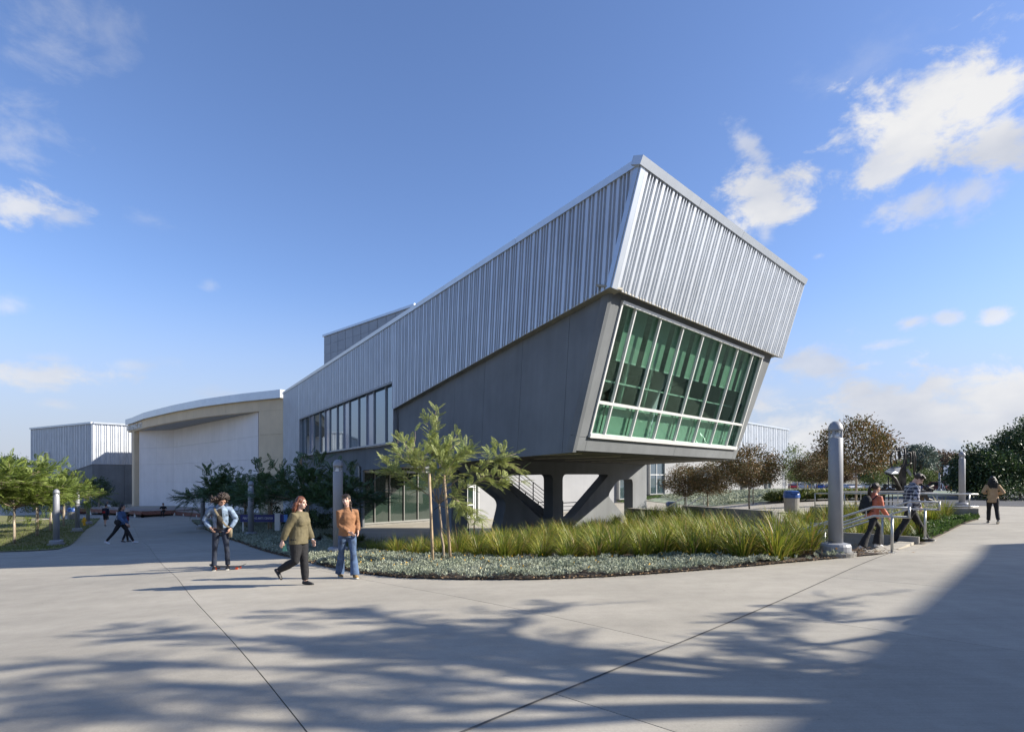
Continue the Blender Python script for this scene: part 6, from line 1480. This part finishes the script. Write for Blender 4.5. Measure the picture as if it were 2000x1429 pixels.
def person(label, pos, yaw, h, legs=((20,5),(-15,20)), arms=(('sw',15,20,8),('sw',-15,15,8)), lean=4, twist=0, head=(0,0,0), fat=1.0, female=True, top=C_grey, hem=-.08, sleeve=1.0, loose=1.0, trous=C_blk, flare=1.0, legcut=1.0, shoe=M_shoeb,
           hair='short', hairm=None, skin=None, vox=.0095, seat=None, neck_open=False, collar=False, group=None, seed=1, puffy=False, splay=(3,3), sole=True, shoulders=None):
    skin = skin or M_skin; hairm = hairm or M_hbrn; s = h/1.75
    root = thing('person', label, 'person', (0, 0, 0), group=group)
    Pz = .94; PV = Vector((0, 0, Pz)); sh_w = shoulders or (.165 if female else .19)
    spd = Vector((sind(lean), 0, cosd(lean))); Y = Vector((cosd(90+twist), sind(90+twist), 0)); 
    chest = PV+spd*.34; nb = PV+spd*.50; sc_ = PV+spd*.435
    J = {}
    for i, sg_ in enumerate((1, -1)):                     # 0 = left, 1 = right
        hip = PV+Vector((0, sg_*.088*(.9+.1*fat), -.02)); th, kb = legs[i][:2]; sp2 = splay[i]
        kn = hip+Vector((sind(th), sg_*sind(sp2)*.6, -cosd(th))).normalized()*.44; an = kn+Vector((sind(th-kb), sg_*sind(sp2)*.3, -cosd(th-kb))).normalized()*.42
        J['hip', i], J['kn', i], J['an', i] = hip, kn, an
        a = arms[i]; sh = sc_+Y*sg_*sh_w
        if a[0] == 'sw':
            _, sw, eb, ab = a; el = sh+Vector((sind(sw)*cosd(ab), sg_*sind(ab), -cosd(sw)*cosd(ab)))*.285; wr = el+Vector((sind(sw+eb), sg_*sind(ab*.4), -cosd(sw+eb))).normalized()*.25
        else:
            tgt = PV+Vector(a[1]); el, wr = ik(sh, tgt, .285, .25, Vector(a[2]))
        J['sh', i], J['el', i], J['wr', i] = sh, el, wr
    fp = [legs[i][2] if len(legs[i]) > 2 else 0 for i in (0, 1)]
    # feet
    foot = {}
    for i in (0, 1):
        an = J['an', i]; f = Vector((cosd(fp[i]), 0, sind(fp[i]))); up = Vector((-sind(fp[i]), 0, cosd(fp[i]))); foot[i] = (an, f, up)
    low = min(min((an-up*.085-f*.05).z, (an-up*.085+f*.17).z) for an, f, up in foot.values()) if seat is None else Pz-seat/s
    dz = Vector((0, 0, -low))
    sc3 = lambda v: (v+dz)*s
    # head frame
    hy, hp, hr = head; HF = Vector((cosd(hy)*cosd(hp), sind(hy)*cosd(hp), -sind(hp))); HL = Vector((-sind(hy), cosd(hy), 0)); HU = HF.cross(HL); q_ = Matrix.Rotation(math.radians(hr), 3, HF); HL = q_ @ HL; HU = q_ @ HU
    nd = (spd*.6+HU*.4+HF*.12).normalized(); nt = nb+nd*.085; HC = nt+HU*.095+HF*.022
    hc = lambda x, y, z: sc3(HC+HF*x+HL*y+HU*z)
    # ---------- body, one continuous surface
    b = MB(); f_ = fat
    wl, dp = (.125, .095) if female else (.14, .10)
    def loft(pts_, rs_, mb_, sd=Y, n=14): mb_.tube([sc3(p) for p in pts_], [(a*s, c*s) for a, c in rs_], n, side=sd)
    loft([PV+Vector((0,0,-.10)), PV, PV+spd*.14, PV+spd*.30, PV+spd*.42, PV+spd*.49], [(.10*f_,.08*f_),(.155*f_,.11*f_),(wl*f_,dp*f_),(wl*1.1*f_,.105*f_),(sh_w*.85,.085),(.07,.06)], b)
    b.tube([sc3(nb-spd*.03), sc3(nb+nd*.04), sc3(nt+HU*.04)], [.062*s,.052*s,.054*s], 12)
    b.ell(sc3(HC+HU*.025-HF*.012), (.098*s, .078*s, .098*s), HF, HL, HU, 16); b.ell(sc3(HC-HU*.045+HF*.022), (.070*s, .058*s, .072*s), HF, HL, HU, 14); b.ell(hc(.055,0,-.095), (.028*s,.028*s,.022*s), HF, HL, HU, 10)
    b.tube([hc(.088,0,.015), hc(.106,0,-.012), hc(.112,0,-.032), hc(.092,0,-.040)], [.009*s,.011*s,.015*s,.010*s], 8)
    for sg_ in (1, -1):
        b.ell(hc(-.005, sg_*.078, -.012), (.020*s,.011*s,.030*s), HF, HL, HU, 8); b.ell(hc(.055, sg_*.036, -.035), (.028*s,.024*s,.026*s), HF, HL, HU, 8); b.ell(hc(.078, sg_*.034, .028), (.018*s,.026*s,.010*s), HF, HL, HU, 8)
    b.ell(hc(.082,0,-.066), (.018*s,.026*s,.014*s), HF, HL, HU, 8)
    for i, sg_ in enumerate((1, -1)):
        sh, el, wr = J['sh', i], J['el', i], J['wr', i]; fa = (wr-el).normalized()
        b.tube([sc3(sh-Y*sg_*.05), sc3(sh), sc3(sh.lerp(el,.5)), sc3(el), sc3(el.lerp(wr,.35)), sc3(wr)], [.05*s,.05*s*f_,.043*s*f_,.036*s*f_,.036*s*f_,.024*s], 10)
        # hand: palm and five bent fingers
        pn = Y*sg_ if a[0] != 'ik' else Y*sg_; tn = (Y-fa*Y.dot(fa)).normalized()*sg_; wdv = fa.cross(tn).normalized(); wdv = wdv if wdv.dot(Vector((1,0,.2))) > 0 else -wdv
        b.tube([sc3(wr), sc3(wr+fa*.035), sc3(wr+fa*.085)], [(.024*s,.019*s),(.038*s,.016*s),(.038*s,.015*s)], 10, side=wdv)
        cb = (-tn)                                                     # fingers curl towards the body
        for k_, (o_, ln_) in enumerate(((.030,.070),(.011,.080),(-.010,.075),(-.030,.060))):
            p0_ = wr+fa*.080+wdv*o_; p1_ = p0_+fa*ln_*.45+cb*.006; p2_ = p1_+(fa*.75+cb*.6)*ln_*.35; p3_ = p2_+(fa*.35+cb*.8)*ln_*.25
            b.tube([sc3(p0_), sc3(p1_), sc3(p2_), sc3(p3_)], [.0100*s,.0095*s,.009*s,.0075*s], 7)
        p0_ = wr+fa*.025+wdv*.028; p1_ = p0_+fa*.030+wdv*.022+cb*.008; p2_ = p1_+fa*.032+cb*.012
        b.tube([sc3(p0_), sc3(p1_), sc3(p2_)], [.013*s,.011*s,.009*s], 7)
        hip, kn, an = J['hip', i], J['kn', i], J['an', i]
        b.tube([sc3(hip+Vector((0,0,.03))), sc3(hip.lerp(kn,.3)), sc3(kn), sc3(kn.lerp(an,.3)), sc3(an)], [.085*s*f_,.078*s*f_,.052*s*f_,.052*s*f_,.034*s], 12)
        an, f, up = foot[i]; b.tube([sc3(an-f*.035-up*.02), sc3(an-up*.03+f*.02), sc3(an-up*.055+f*.13)], [.030*s,.034*s,(.036*s,.018*s)], 8, side=Y)
    remesh(b, 'body', skin, root, vox*1.0 if vox < .012 else vox)
    # face
    for sg_ in (1, -1): MB().ell(hc(.079, sg_*.031, .006), (.010*s,.014*s,.0065*s), HF, HL, HU, 8).build('eye', M_eye, root, smooth=True); MB().tube([hc(.088, sg_*.014, .030), hc(.092, sg_*.032, .036), hc(.078, sg_*.052, .030)], .0042*s, 5).build('eyebrow', hairm, root)
    MB().ell(hc(.092, 0, -.066), (.009*s,.024*s,.006*s), HF, HL, HU, 8).build('mouth', M_lip if skin is not M_skin3 else M_lipd, root, smooth=True)
    # ---------- top
    t = MB(); lo = loose
    tw_ = [(.165*f_*lo,.125*f_*lo),(.150*f_*lo,.120*f_*lo),(wl*1.12*f_*lo,dp*1.18*f_*lo),(wl*1.22*f_*lo,(.125 if female else .12)*f_*lo),(sh_w*.90,.105*lo),(sh_w*.62,.090),(.075,.070)]
    tp_ = [PV+Vector((0,0,hem)), PV+spd*.05, PV+spd*.17, PV+spd*.33, PV+spd*.43, PV+spd*.475, PV+spd*.515]
    loft(tp_, tw_, t, Y, 18)
    if female and f_ > .95 and not puffy:
        for sg_ in (1, -1): t.ell(sc3(PV+spd*.31+Y*sg_*.065*f_+Vector((.066*f_,0,0))), (.070*s*f_,.072*s*f_,.085*s*f_), n=12)
    for i, sg_ in enumerate((1, -1)):
        sh, el, wr = J['sh', i], J['el', i], J['wr', i]; we = el.lerp(wr, .92) if sleeve >= 1 else (sh.lerp(el, sleeve*1.6) if sleeve < .6 else el.lerp(wr, .3)); c = .012*lo
        pts_ = [sh-Y*sg_*.07, sh+Vector((0,0,.0)), sh.lerp(el,.5), el, el.lerp(we,.5), we] if sleeve >= .6 else [sh-Y*sg_*.07, sh, sh.lerp(we,.5), we]
        rr_ = [.062,.064*f_+c,.056*f_+c,.050*f_+c,.050*f_+c,.040*f_+c*.6] if sleeve >= .6 else [.062,.062*f_+c,.06*f_+c,.058*f_+c]
        t.tube([sc3(p) for p in pts_], [x*s*(lo**.35)*.94 for x in rr_], 12)
    if collar: t.tube([sc3(nb-spd*.02), sc3(nb+nd*.045)], [.082*s,.068*s], 12)
    remesh(t, 'top', top, root, max(vox, .0105), 3, seed, .006 if vox < .012 else .004)
    # ---------- trousers
    tr = MB(); loft([PV+Vector((0,0,.05)), PV+Vector((0,0,-.02)), PV+Vector((0,0,-.09))], [(.118*f_,.090*f_),(.146*f_,.108*f_),(.155*f_,.116*f_)], tr, Vector((0,1,0)), 16)
    for i, sg_ in enumerate((1, -1)):
        hip, kn, an = J['hip', i], J['kn', i], J['an', i]; e_ = kn.lerp(an, .97) if legcut >= 1 else (hip.lerp(kn, legcut*1.25))
        pp = [hip+Vector((0,0,.0)), hip.lerp(kn,.25), hip.lerp(kn,.6), kn, kn.lerp(an,.45), e_+(Vector((0,0,-.03)) if flare > 1.2 else Vector((0,0,0)))] if legcut >= 1 else [hip, hip.lerp(e_,.3), hip.lerp(e_,.7), e_]
        rr_ = [.094*f_,.094*f_,.080*f_,.064*f_,.060*f_*(1+(flare-1)*.5),.056*flare] if legcut >= 1 else [.094,.098,.092,.090]
        tr.tube([sc3(p) for p in pp], [x*s for x in rr_], 14)
    remesh(tr, 'trousers' if legcut >= 1 else 'shorts', trous, root, max(vox, .0105), 3, seed+5, .004)
    # ---------- shoes
    for i in (0, 1):
        an, f, up = foot[i]; base = an-up*.085
        u = MB(); u.tube([sc3(base-f*.062+up*.025), sc3(base-f*.045+up*.045), sc3(base+f*.02+up*.050), sc3(base+f*.09+up*.035), sc3(base+f*.15+up*.026), sc3(base+f*.183+up*.022)], [(.022*s,.018*s),(.036*s,.040*s),(.038*s,.044*s),(.044*s,.030*s),(.042*s,.022*s),(.022*s,.014*s)], 12, side=Vector((0,1,0)))
        so = u.build('shoe', shoe, root, smooth=True)
        if sole: MB().tube([sc3(base-f*.066+up*.006), sc3(base-f*.04+up*.006), sc3(base+f*.09+up*.006), sc3(base+f*.16+up*.006), sc3(base+f*.192+up*.008)], [(.020*s,.014*s),(.040*s,.014*s),(.048*s,.014*s),(.044*s,.014*s),(.020*s,.012*s)], 12, side=Vector((0,1,0))).build('sole', M_sole, so)
    # ---------- hair
    rr = random.Random(seed); hb = MB()
    if hair != 'hood':
        hb.ell(hc(-.022,0,.038), (.101*s,.089*s,.100*s), HF, HL, HU, 16)
    if hair in ('long', 'longback'):
        L2 = .26 if hair == 'long' else .40
        for k_ in range(110):
            a = rr.uniform(-2.35, 2.35) if hair == 'longback' else rr.uniform(-2.0, 2.0); cx, cy = -math.cos(a*.62)*.085-.0, math.sin(a*.62)*.085; ln_ = L2*rr.uniform(.6,1.12)*(1.0 if abs(a) < 1.5 else .8)
            p = [HC+HF*cx*.6+HL*cy*.7+HU*.10, HC+HF*cx*1.1+HL*cy*1.1+HU*.02]
            for m_ in range(1, 5): p.append(HC+HF*(cx*1.15-.014*m_+rr.uniform(-.022,.022))+HL*(cy*(1.2+.12*m_)+rr.uniform(-.024,.024))-Vector((0,0,ln_*m_/4))+HU*.02)
            hb.tube([sc3(v) for v in p], [.016*s,.020*s,.021*s,.020*s,.016*s,.004*s], 6)
    if hair == 'curly':
        for k_ in range(240):
            v = Vector((rr.gauss(0,1), rr.gauss(0,1), rr.gauss(0,1))).normalized(); 
            if v.x > .35 and v.z < .45: continue
            o_ = HC+HF*(v.x*.118-.02)+HL*(v.y*.125)+HU*(v.z*.118+.045)
            if v.z < -.2: o_ = HC+HF*(-abs(v.x)*.11)+HL*v.y*.12+HU*(v.z*.13)
            hb.ell(sc3(o_), (.024*s,.024*s,.022*s), n=6)
        for k_ in range(90):                                           # locks blown to one side
            a = rr.random(); o_ = HC-HL*(.08+.16*a)+HU*(.05-.07*a+rr.uniform(-.06,.05))+HF*rr.uniform(-.07,.04); hb.ell(sc3(o_), (.026*s,.026*s,.022*s), n=6)
    if hair == 'ponytail':
        p = [HC-HF*.09+HU*.05, HC-HF*.15+HU*.045, HC-HF*.185-HU*.03, HC-HF*.19-HU*.12, HC-HF*.17-HU*.20]; hb.tube([sc3(v) for v in p], [.022*s,.034*s,.040*s,.034*s,.010*s], 10)
        for k_ in range(14): o_ = Vector([rr.uniform(-.02,.02) for _ in range(3)]); hb.tube([sc3(v+o_*(.5+m_*.45)) for m_, v in enumerate(p)], [.012*s]*4+[.004*s], 5)
    if hair == 'braid':
        for k_ in range(9): hb.ell(sc3(HC+HL*.075-HF*.03-Vector((-.01,-.010*k_*.6,.030+.032*k_))+HF*.010*k_), (.018*s,.020*s,.022*s), n=8)
        for k_ in range(9): hb.tube([hc(.03, -.06+.015*k_, .115), hc(.078, -.058+.0145*k_, .085), hc(.094, -.05+.0125*k_, .046)], [.012*s,.011*s,.006*s], 5)
    if hair == 'short':
        for k_ in range(60):
            a = rr.uniform(-1, 1); c = rr.uniform(-.6, 1); hb.tube([hc(-.02+c*.06, a*.07, .115-abs(a)*.03), hc(.02+c*.075, a*.075, .135-abs(a)*.03-max(0,c)*.025), hc(.045+c*.065, a*.078, .115-abs(a)*.03-max(0,c)*.04)], [.014*s,.012*s,.005*s], 5)
    if hair != 'none' and hb.v: hb.build('hair', hairm, root, smooth=True)
    root.location = pos; root.rotation_euler = (0, 0, math.radians(yaw))
    J['HC'] = HC; J['frame'] = (HF, HL, HU); J['P'] = PV; J['sp'] = spd; J['Y'] = Y; J['chest'] = chest; J['foot'] = foot
    W = Matrix.Translation(pos) @ Matrix.Rotation(math.radians(yaw), 4, 'Z')
    J['w'] = lambda v: W @ sc3(v); J['s'] = s
    J['wd'] = lambda v: (W.to_3x3() @ v)
    return root, J
def ppl(px, fy, hy, k=1.0):
    g_ = G(px, fy); return g_, (fy-hy)*g_.y/F*k

# -- the woman in olive
pos, h = ppl(583, 1143, 966, .975)
pw, J = person('woman with auburn hair in olive top and black trousers, walking and looking right', pos, -14, h, legs=((7,3,0),(0,62,-50)), arms=(('sw',10,12,10),('sw',-24,6,14)), lean=2, head=(4,4,0), fat=1.32, top=C_olive, hem=-.13, loose=1.02,
   trous=C_blk, flare=1.12, shoe=M_shoeb, sole=False, hair='long', hairm=M_haub, skin=M_skin2, seed=3)
w_, hnd = J['w'], J['wr',1]
ph = MB().bar(w_(hnd+Vector((.01,.03,-.06))), w_(hnd+Vector((.03,.03,-.20))), .085, .012, J['wd'](Vector((1,0,.2)))).build('phone', mat('green phone case', (.10,.30,.22), rough=.4)); tag(ph, 'phone in a green case held low by the woman in olive', 'phone')
wr_ = J['wr',0]; tag(MB().tube([w_(wr_+Vector((math.cos(a)*.031, math.sin(a)*.031, .012))) for a in np.linspace(0, 6.28, 13)], .006, 5).build('wristband', mat('pale blue band', (.35,.5,.7), rough=.5)), 'pale blue band on the wrist of the woman in olive', 'wristband')
# -- brown jacket
pos, h = ppl(678, 1128, 967, 1.01)
person('woman with bangs and braid in rust brown jacket and flared jeans, facing the camera', pos, -60, h, legs=((13,2,8),(-10,6,0)), arms=(('ik',(.10,.20,.02),(-1,.35,-.2)),('ik',(.165,.0,.02),(-.8,-.7,-.4))), lean=1, twist=0, head=(-32,-6,6), fat=1.0, top=C_tanf, hem=-.06, loose=1.14, collar=True,
   trous=C_jean, flare=1.75, shoe=M_shoet, hair='braid', hairm=M_hbrn, skin=M_skin2, seed=8, splay=(4,3))
g_ = bpy.data.objects
# -- skater
pos, h = ppl(431, 1112, 962, 1.0)
sk, J = person('young skater with wild curly hair in washed denim jacket, looking down', pos, -68, h, legs=((9,18,0),(2,4,0)), arms=(('ik',(.13,.21,-.02),(-.5,.9,-.6)),('ik',(.15,-.19,.0),(-.5,-.9,-.6))), lean=10, head=(16,40,-10), fat=.88, female=False, top=C_ldenim, hem=.02, loose=1.18,
   trous=C_jeand, flare=.98, shoe=M_shoeb, hair='curly', hairm=M_hbrn, skin=M_skin, seed=12, splay=(9,7), collar=True)
w_ = J['w']; PVk, spk = J['P'], J['sp']
tag(MB().slab([w_(PVk+spk*t+Vector((x_,y_,0))) for t, x_, y_ in ((.44,.135,.035),(.44,.135,-.035),(.30,.168,-.060),(.08,.158,-.072),(-.04,.150,-.06),(-.04,.150,.06),(.08,.158,.060),(.30,.168,.045))], J['wd'](Vector((-.02,0,0)))).build('shirt_front', C_blk, fix=True), 'black shirt showing in the open jacket of the skater', 'shirt')
cb_ = thing('crossbody_bag', 'khaki crossbody strap and pouch worn by the skater', 'bag', w_(PVk))
sp3 = [PVk+spk*.47+Vector((.07,-.12,0)), PVk+spk*.40+Vector((.165,-.09,0)), PVk+spk*.25+Vector((.195,-.01,0)), PVk+spk*.06+Vector((.185,.11,0)), PVk+Vector((.12,.20,.0))]
MB().tube([w_(v) for v in sp3], [(.022,.004)]*5, 8, side=J['wd'](Vector((0,1,.4)))).build('strap', C_strap, cb_)
MB().ell(w_(PVk+spk*.22+Vector((.20,.01,0))), (.05,.015,.085), J['wd'](Vector((0,1,.3))).normalized(), J['wd'](Vector((1,0,0))), J['wd'](Vector((0,-.5,1))).normalized(), 10).build('strap_pad', mat('dark canvas', (.06,.05,.035), rough=.9), cb_)
MB().tube([w_(PVk+Vector((.12,.205,.02))), w_(PVk+Vector((.115,.21,-.10))), w_(PVk+Vector((.11,.21,-.22)))], [(.04,.025),(.042,.03),(.034,.026)], 10, side=J['wd'](Vector((0,1,0)))).build('pouch', C_strap, cb_, smooth=True)
an, f, up = J['foot'][0]; bc = w_(an+f*.05-up*.085); bx = J['wd'](Vector((.35,1,0))).normalized(); by = Vector((-bx.y, bx.x, 0)); gzb = gz(bc.x, bc.y); dk = max(bc.z-.012, gzb+.07)
sb2 = thing('skateboard', 'dark skateboard with red-orange wheels under the foot of the skater', 'skateboard', (bc.x, bc.y, gzb))
ctr = Vector((bc.x, bc.y, dk)); prof = [(-.40,.055,.05),(-.34,.085,.02),(-.25,.10,0),(0,.103,-.006),(.25,.10,0),(.34,.085,.02),(.40,.055,.05)]
q = MB()
for (x0, w0, z0_), (x1, w1, z1_) in zip(prof[:-1], prof[1:]):
    a_ = [ctr+bx*x0-by*w0+zv(z0_-.006), ctr+bx*x1-by*w1+zv(z1_-.006), ctr+bx*x1+by*w1+zv(z1_-.006), ctr+bx*x0+by*w0+zv(z0_-.006)]; q.hexa(a_+[v+zv(.012) for v in a_])
q.build('deck', mat('grip tape', (.05,.05,.055), rough=.95), sb2, fix=True)
for sx_ in (-.24, .24):
    MB().bar(ctr+bx*sx_-by*.075+zv(-.035), ctr+bx*sx_+by*.075+zv(-.035), .03, .03).build('truck', M_steel, sb2)
    for sy_ in (-.085, .085): p = ctr+bx*sx_+by*sy_; p.z = gzb+.031; MB().tube([p-by*.02, p+by*.02], .031, 12).build('wheel', mat('red urethane', (.55,.06,.015), rough=.4), sb2)
# -- denim girl far left
pos, h = ppl(236, 1062, 982, 1.03)
_, J = person('woman in blue denim jacket and black leggings striding right in the shade', pos, 5, h, legs=((34,6,10),(-32,8,-22)), arms=(('sw',8,20,6),('sw',22,25,6)), lean=3, head=(0,4,0), top=C_mdenim, hem=-.05, loose=1.15, trous=C_blk, flare=.85, shoe=M_shoew, hair='longback', hairm=M_hblk, vox=.014, seed=15)
w_ = J['w']; bg_ = thing('shoulder_bag', 'black shoulder bag on the side of the woman in blue denim', 'bag', w_(J['P'])); MB().ell(w_(J['P']+Vector((-.02,-.20,.06))), (.17,.06,.13), n=12).build('pouch', C_blk, bg_, smooth=True)
MB().tube([w_(J['P']+Vector((-.12,-.2,.12))), w_(J['P']+Vector((.0,-.13,.50))), w_(J['P']+Vector((.10,-.2,.12)))], .012, 6).build('strap', C_blk, bg_)
# -- hat wearer
pos = GD(246, 30); h = 1.62
_, J = person('person in maroon top and wide pale sun hat behind the denim woman', pos, 60, h, legs=((12,4,0),(-10,12,-5)), lean=2, top=C_maroon, trous=C_blk, hair='longback', hairm=M_hblk, vox=.018, seed=16)
w_ = J['w']; ht = tag(MB().lathe([(.21,0),(.205,.012),(.11,.03),(.105,.11),(.07,.14),(.01,.145)], tuple(w_(J['HC']+Vector((0,0,.055)))), 20).build('sun_hat', mat('pale straw hat', (.42,.34,.27), rough=.9), smooth=True), 'wide pale sun hat worn by the person in maroon', 'hat')
# -- backpack man
pos, h = ppl(206, 1027, 986, 1.04)
_, J = person('person in navy jacket and black shorts walking away along the left lawn', pos, 100, h, legs=((14,4,0),(-16,12,-15)), lean=3, female=False, top=C_navy, hem=-.1, loose=1.2, trous=C_blk, legcut=.75, hair='short', hairm=M_hblk, vox=.018, seed=17)
w_ = J['w']; bp_ = thing('backpack', 'dark backpack with red trim on the person in black shorts', 'backpack', w_(J['chest'])); c_ = w_(J['P']+J['sp']*.27+Vector((-.20,0,0))); bk = J['wd'](Vector((1,0,0))); sd_ = J['wd'](Vector((0,1,0)))
MB().box(c_, (.16,.30,.44), bk, sd_).build('bag', C_navy, bp_, bevel=.04); MB().box(c_-bk*.09+zv(-.08), (.03,.20,.16), bk, sd_).build('pocket', cloth('red trim', (.35,.015,.02)), bp_, bevel=.01)
# -- white hoodie
person('person in white hooded top walking towards the camera beside the far planter', GD(210, 56), -80, 1.72, legs=((10,6,5),(-8,6,0)), lean=0, top=C_wht, trous=C_green, loose=1.15, hair='hood', hairm=C_wht, skin=M_skin3, vox=.02, seed=18, arms=(('ik',(.16,.10,.30),(0,1,-.6)),('ik',(.16,-.08,.26),(0,-1,-.6))))
# -- seated person
dp_ = GD(320, 56.4); dp_.z = zf
person('person in black sitting on the edge of the timber deck', (P(320,1000,56.9).x, 56.9, zf+.02), -75, 1.74, legs=((78,80,0),(82,74,0)), lean=18, female=False, top=C_blk, sleeve=.5, trous=C_blk, hair='short', hairm=M_hblk, vox=.02, seat=.60, seed=19, arms=(('ik',(.36,.10,.14),(-.2,1,-.4)),('ik',(.36,-.06,.14),(-.2,-1,-.4))), head=(0,10,0))
# -- girl in orange on the steps
gp = GD(1703, 14.4); gp.z = z_top-.14
_, J = person('girl with ponytail in orange quilted jacket and flared black trousers climbing the steps', gp, 12, 1.70, legs=((44,52,0),(-24,8,-22)), arms=(('sw',-6,38,6),('sw',10,30,6)), lean=9, head=(-4,2,0), fat=.92, top=C_orange, hem=-.09, loose=1.22, puffy=True, collar=True,
   trous=C_blk, flare=1.9, shoe=M_shoew, hair='ponytail', hairm=M_hbrn, skin=M_skin, seed=23)
w_ = J['w']; bp_ = thing('backpack', 'black backpack on the back of the girl in the orange jacket', 'backpack', w_(J['chest'])); c_ = J['P']+J['sp']*.25+Vector((-.22,0,0)); bk = J['wd'](J['sp'].cross(Vector((0,1,0)))*-1); sd_ = J['wd'](Vector((0,1,0))); upv = J['wd'](J['sp'])
q = MB(); q.ell(w_(c_), (.12,.16,.24), bk, sd_, upv, 16); q.ell(w_(c_+Vector((-.07,0,-.08))), (.09,.13,.14), bk, sd_, upv, 12); remesh(q, 'bag', C_blk, bp_, .014)
for y_ in (.11, -.11): MB().tube([w_(J['P']+J['sp']*t+Vector((x_, y_, 0))) for t, x_ in ((.38,-.14),(.50,-.03),(.47,.09),(.34,.15),(.15,.06),(.08,-.12))], [(.022,.006)]*6, 6, side=sd_).build('strap', C_blk, bp_)
# -- man in plaid
pos, h = ppl(1778, 1060, 924, 1.06)
person('person in navy and white plaid shirt and black trousers, hand in pocket, head bowed', pos, -8, h, legs=((30,4,8),(-24,10,-12)), arms=(('sw',-4,30,8),('ik',(.10,-.20,-.03),(-.8,-.8,-.2))), lean=6, head=(-12,42,0), fat=1.08, female=False, top=C_plaid, hem=-.12, loose=1.12, collar=True,
   trous=C_blk, flare=1.35, shoe=M_shoeb, hair='short', hairm=M_hbrn, skin=M_skin2, seed=27)
# -- woman in blazer
pos, h = ppl(1939, 1022, 934, 1.03)
person('woman with long black hair in tan blazer walking away at the right edge', pos, 60, h, legs=((9,3,0),(-10,20,-30)), arms=(('ik',(.14,.16,.16),(-.5,.6,-.5)),('ik',(.14,-.16,.14),(-.5,-.6,-.5))), lean=2, fat=1.08, top=C_tan, hem=-.18, loose=1.05, trous=C_blk, flare=1.1, shoe=M_shoeb, hair='longback', hairm=M_hblk, vox=.011, seed=31)
# -- far pedestrians
for x, d, yw, tp2, tr2, lb_ in ((1868,98,80,C_blk,C_jean,'far pedestrian in black jacket and blue jeans left of the bollard on the wall'),(1887,97,-90,C_blk,C_blk,'far pedestrian all in black just right of the bollard on the wall'),(1356,63,170,C_blk,C_blk,'far pedestrian in black below the rust-leaved trees by the grey wing')):
    person(lb_, GD(x, d), yw, 1.74, top=tp2, trous=tr2, hair='short', hairm=M_hblk, vox=.024, seed=int(x))
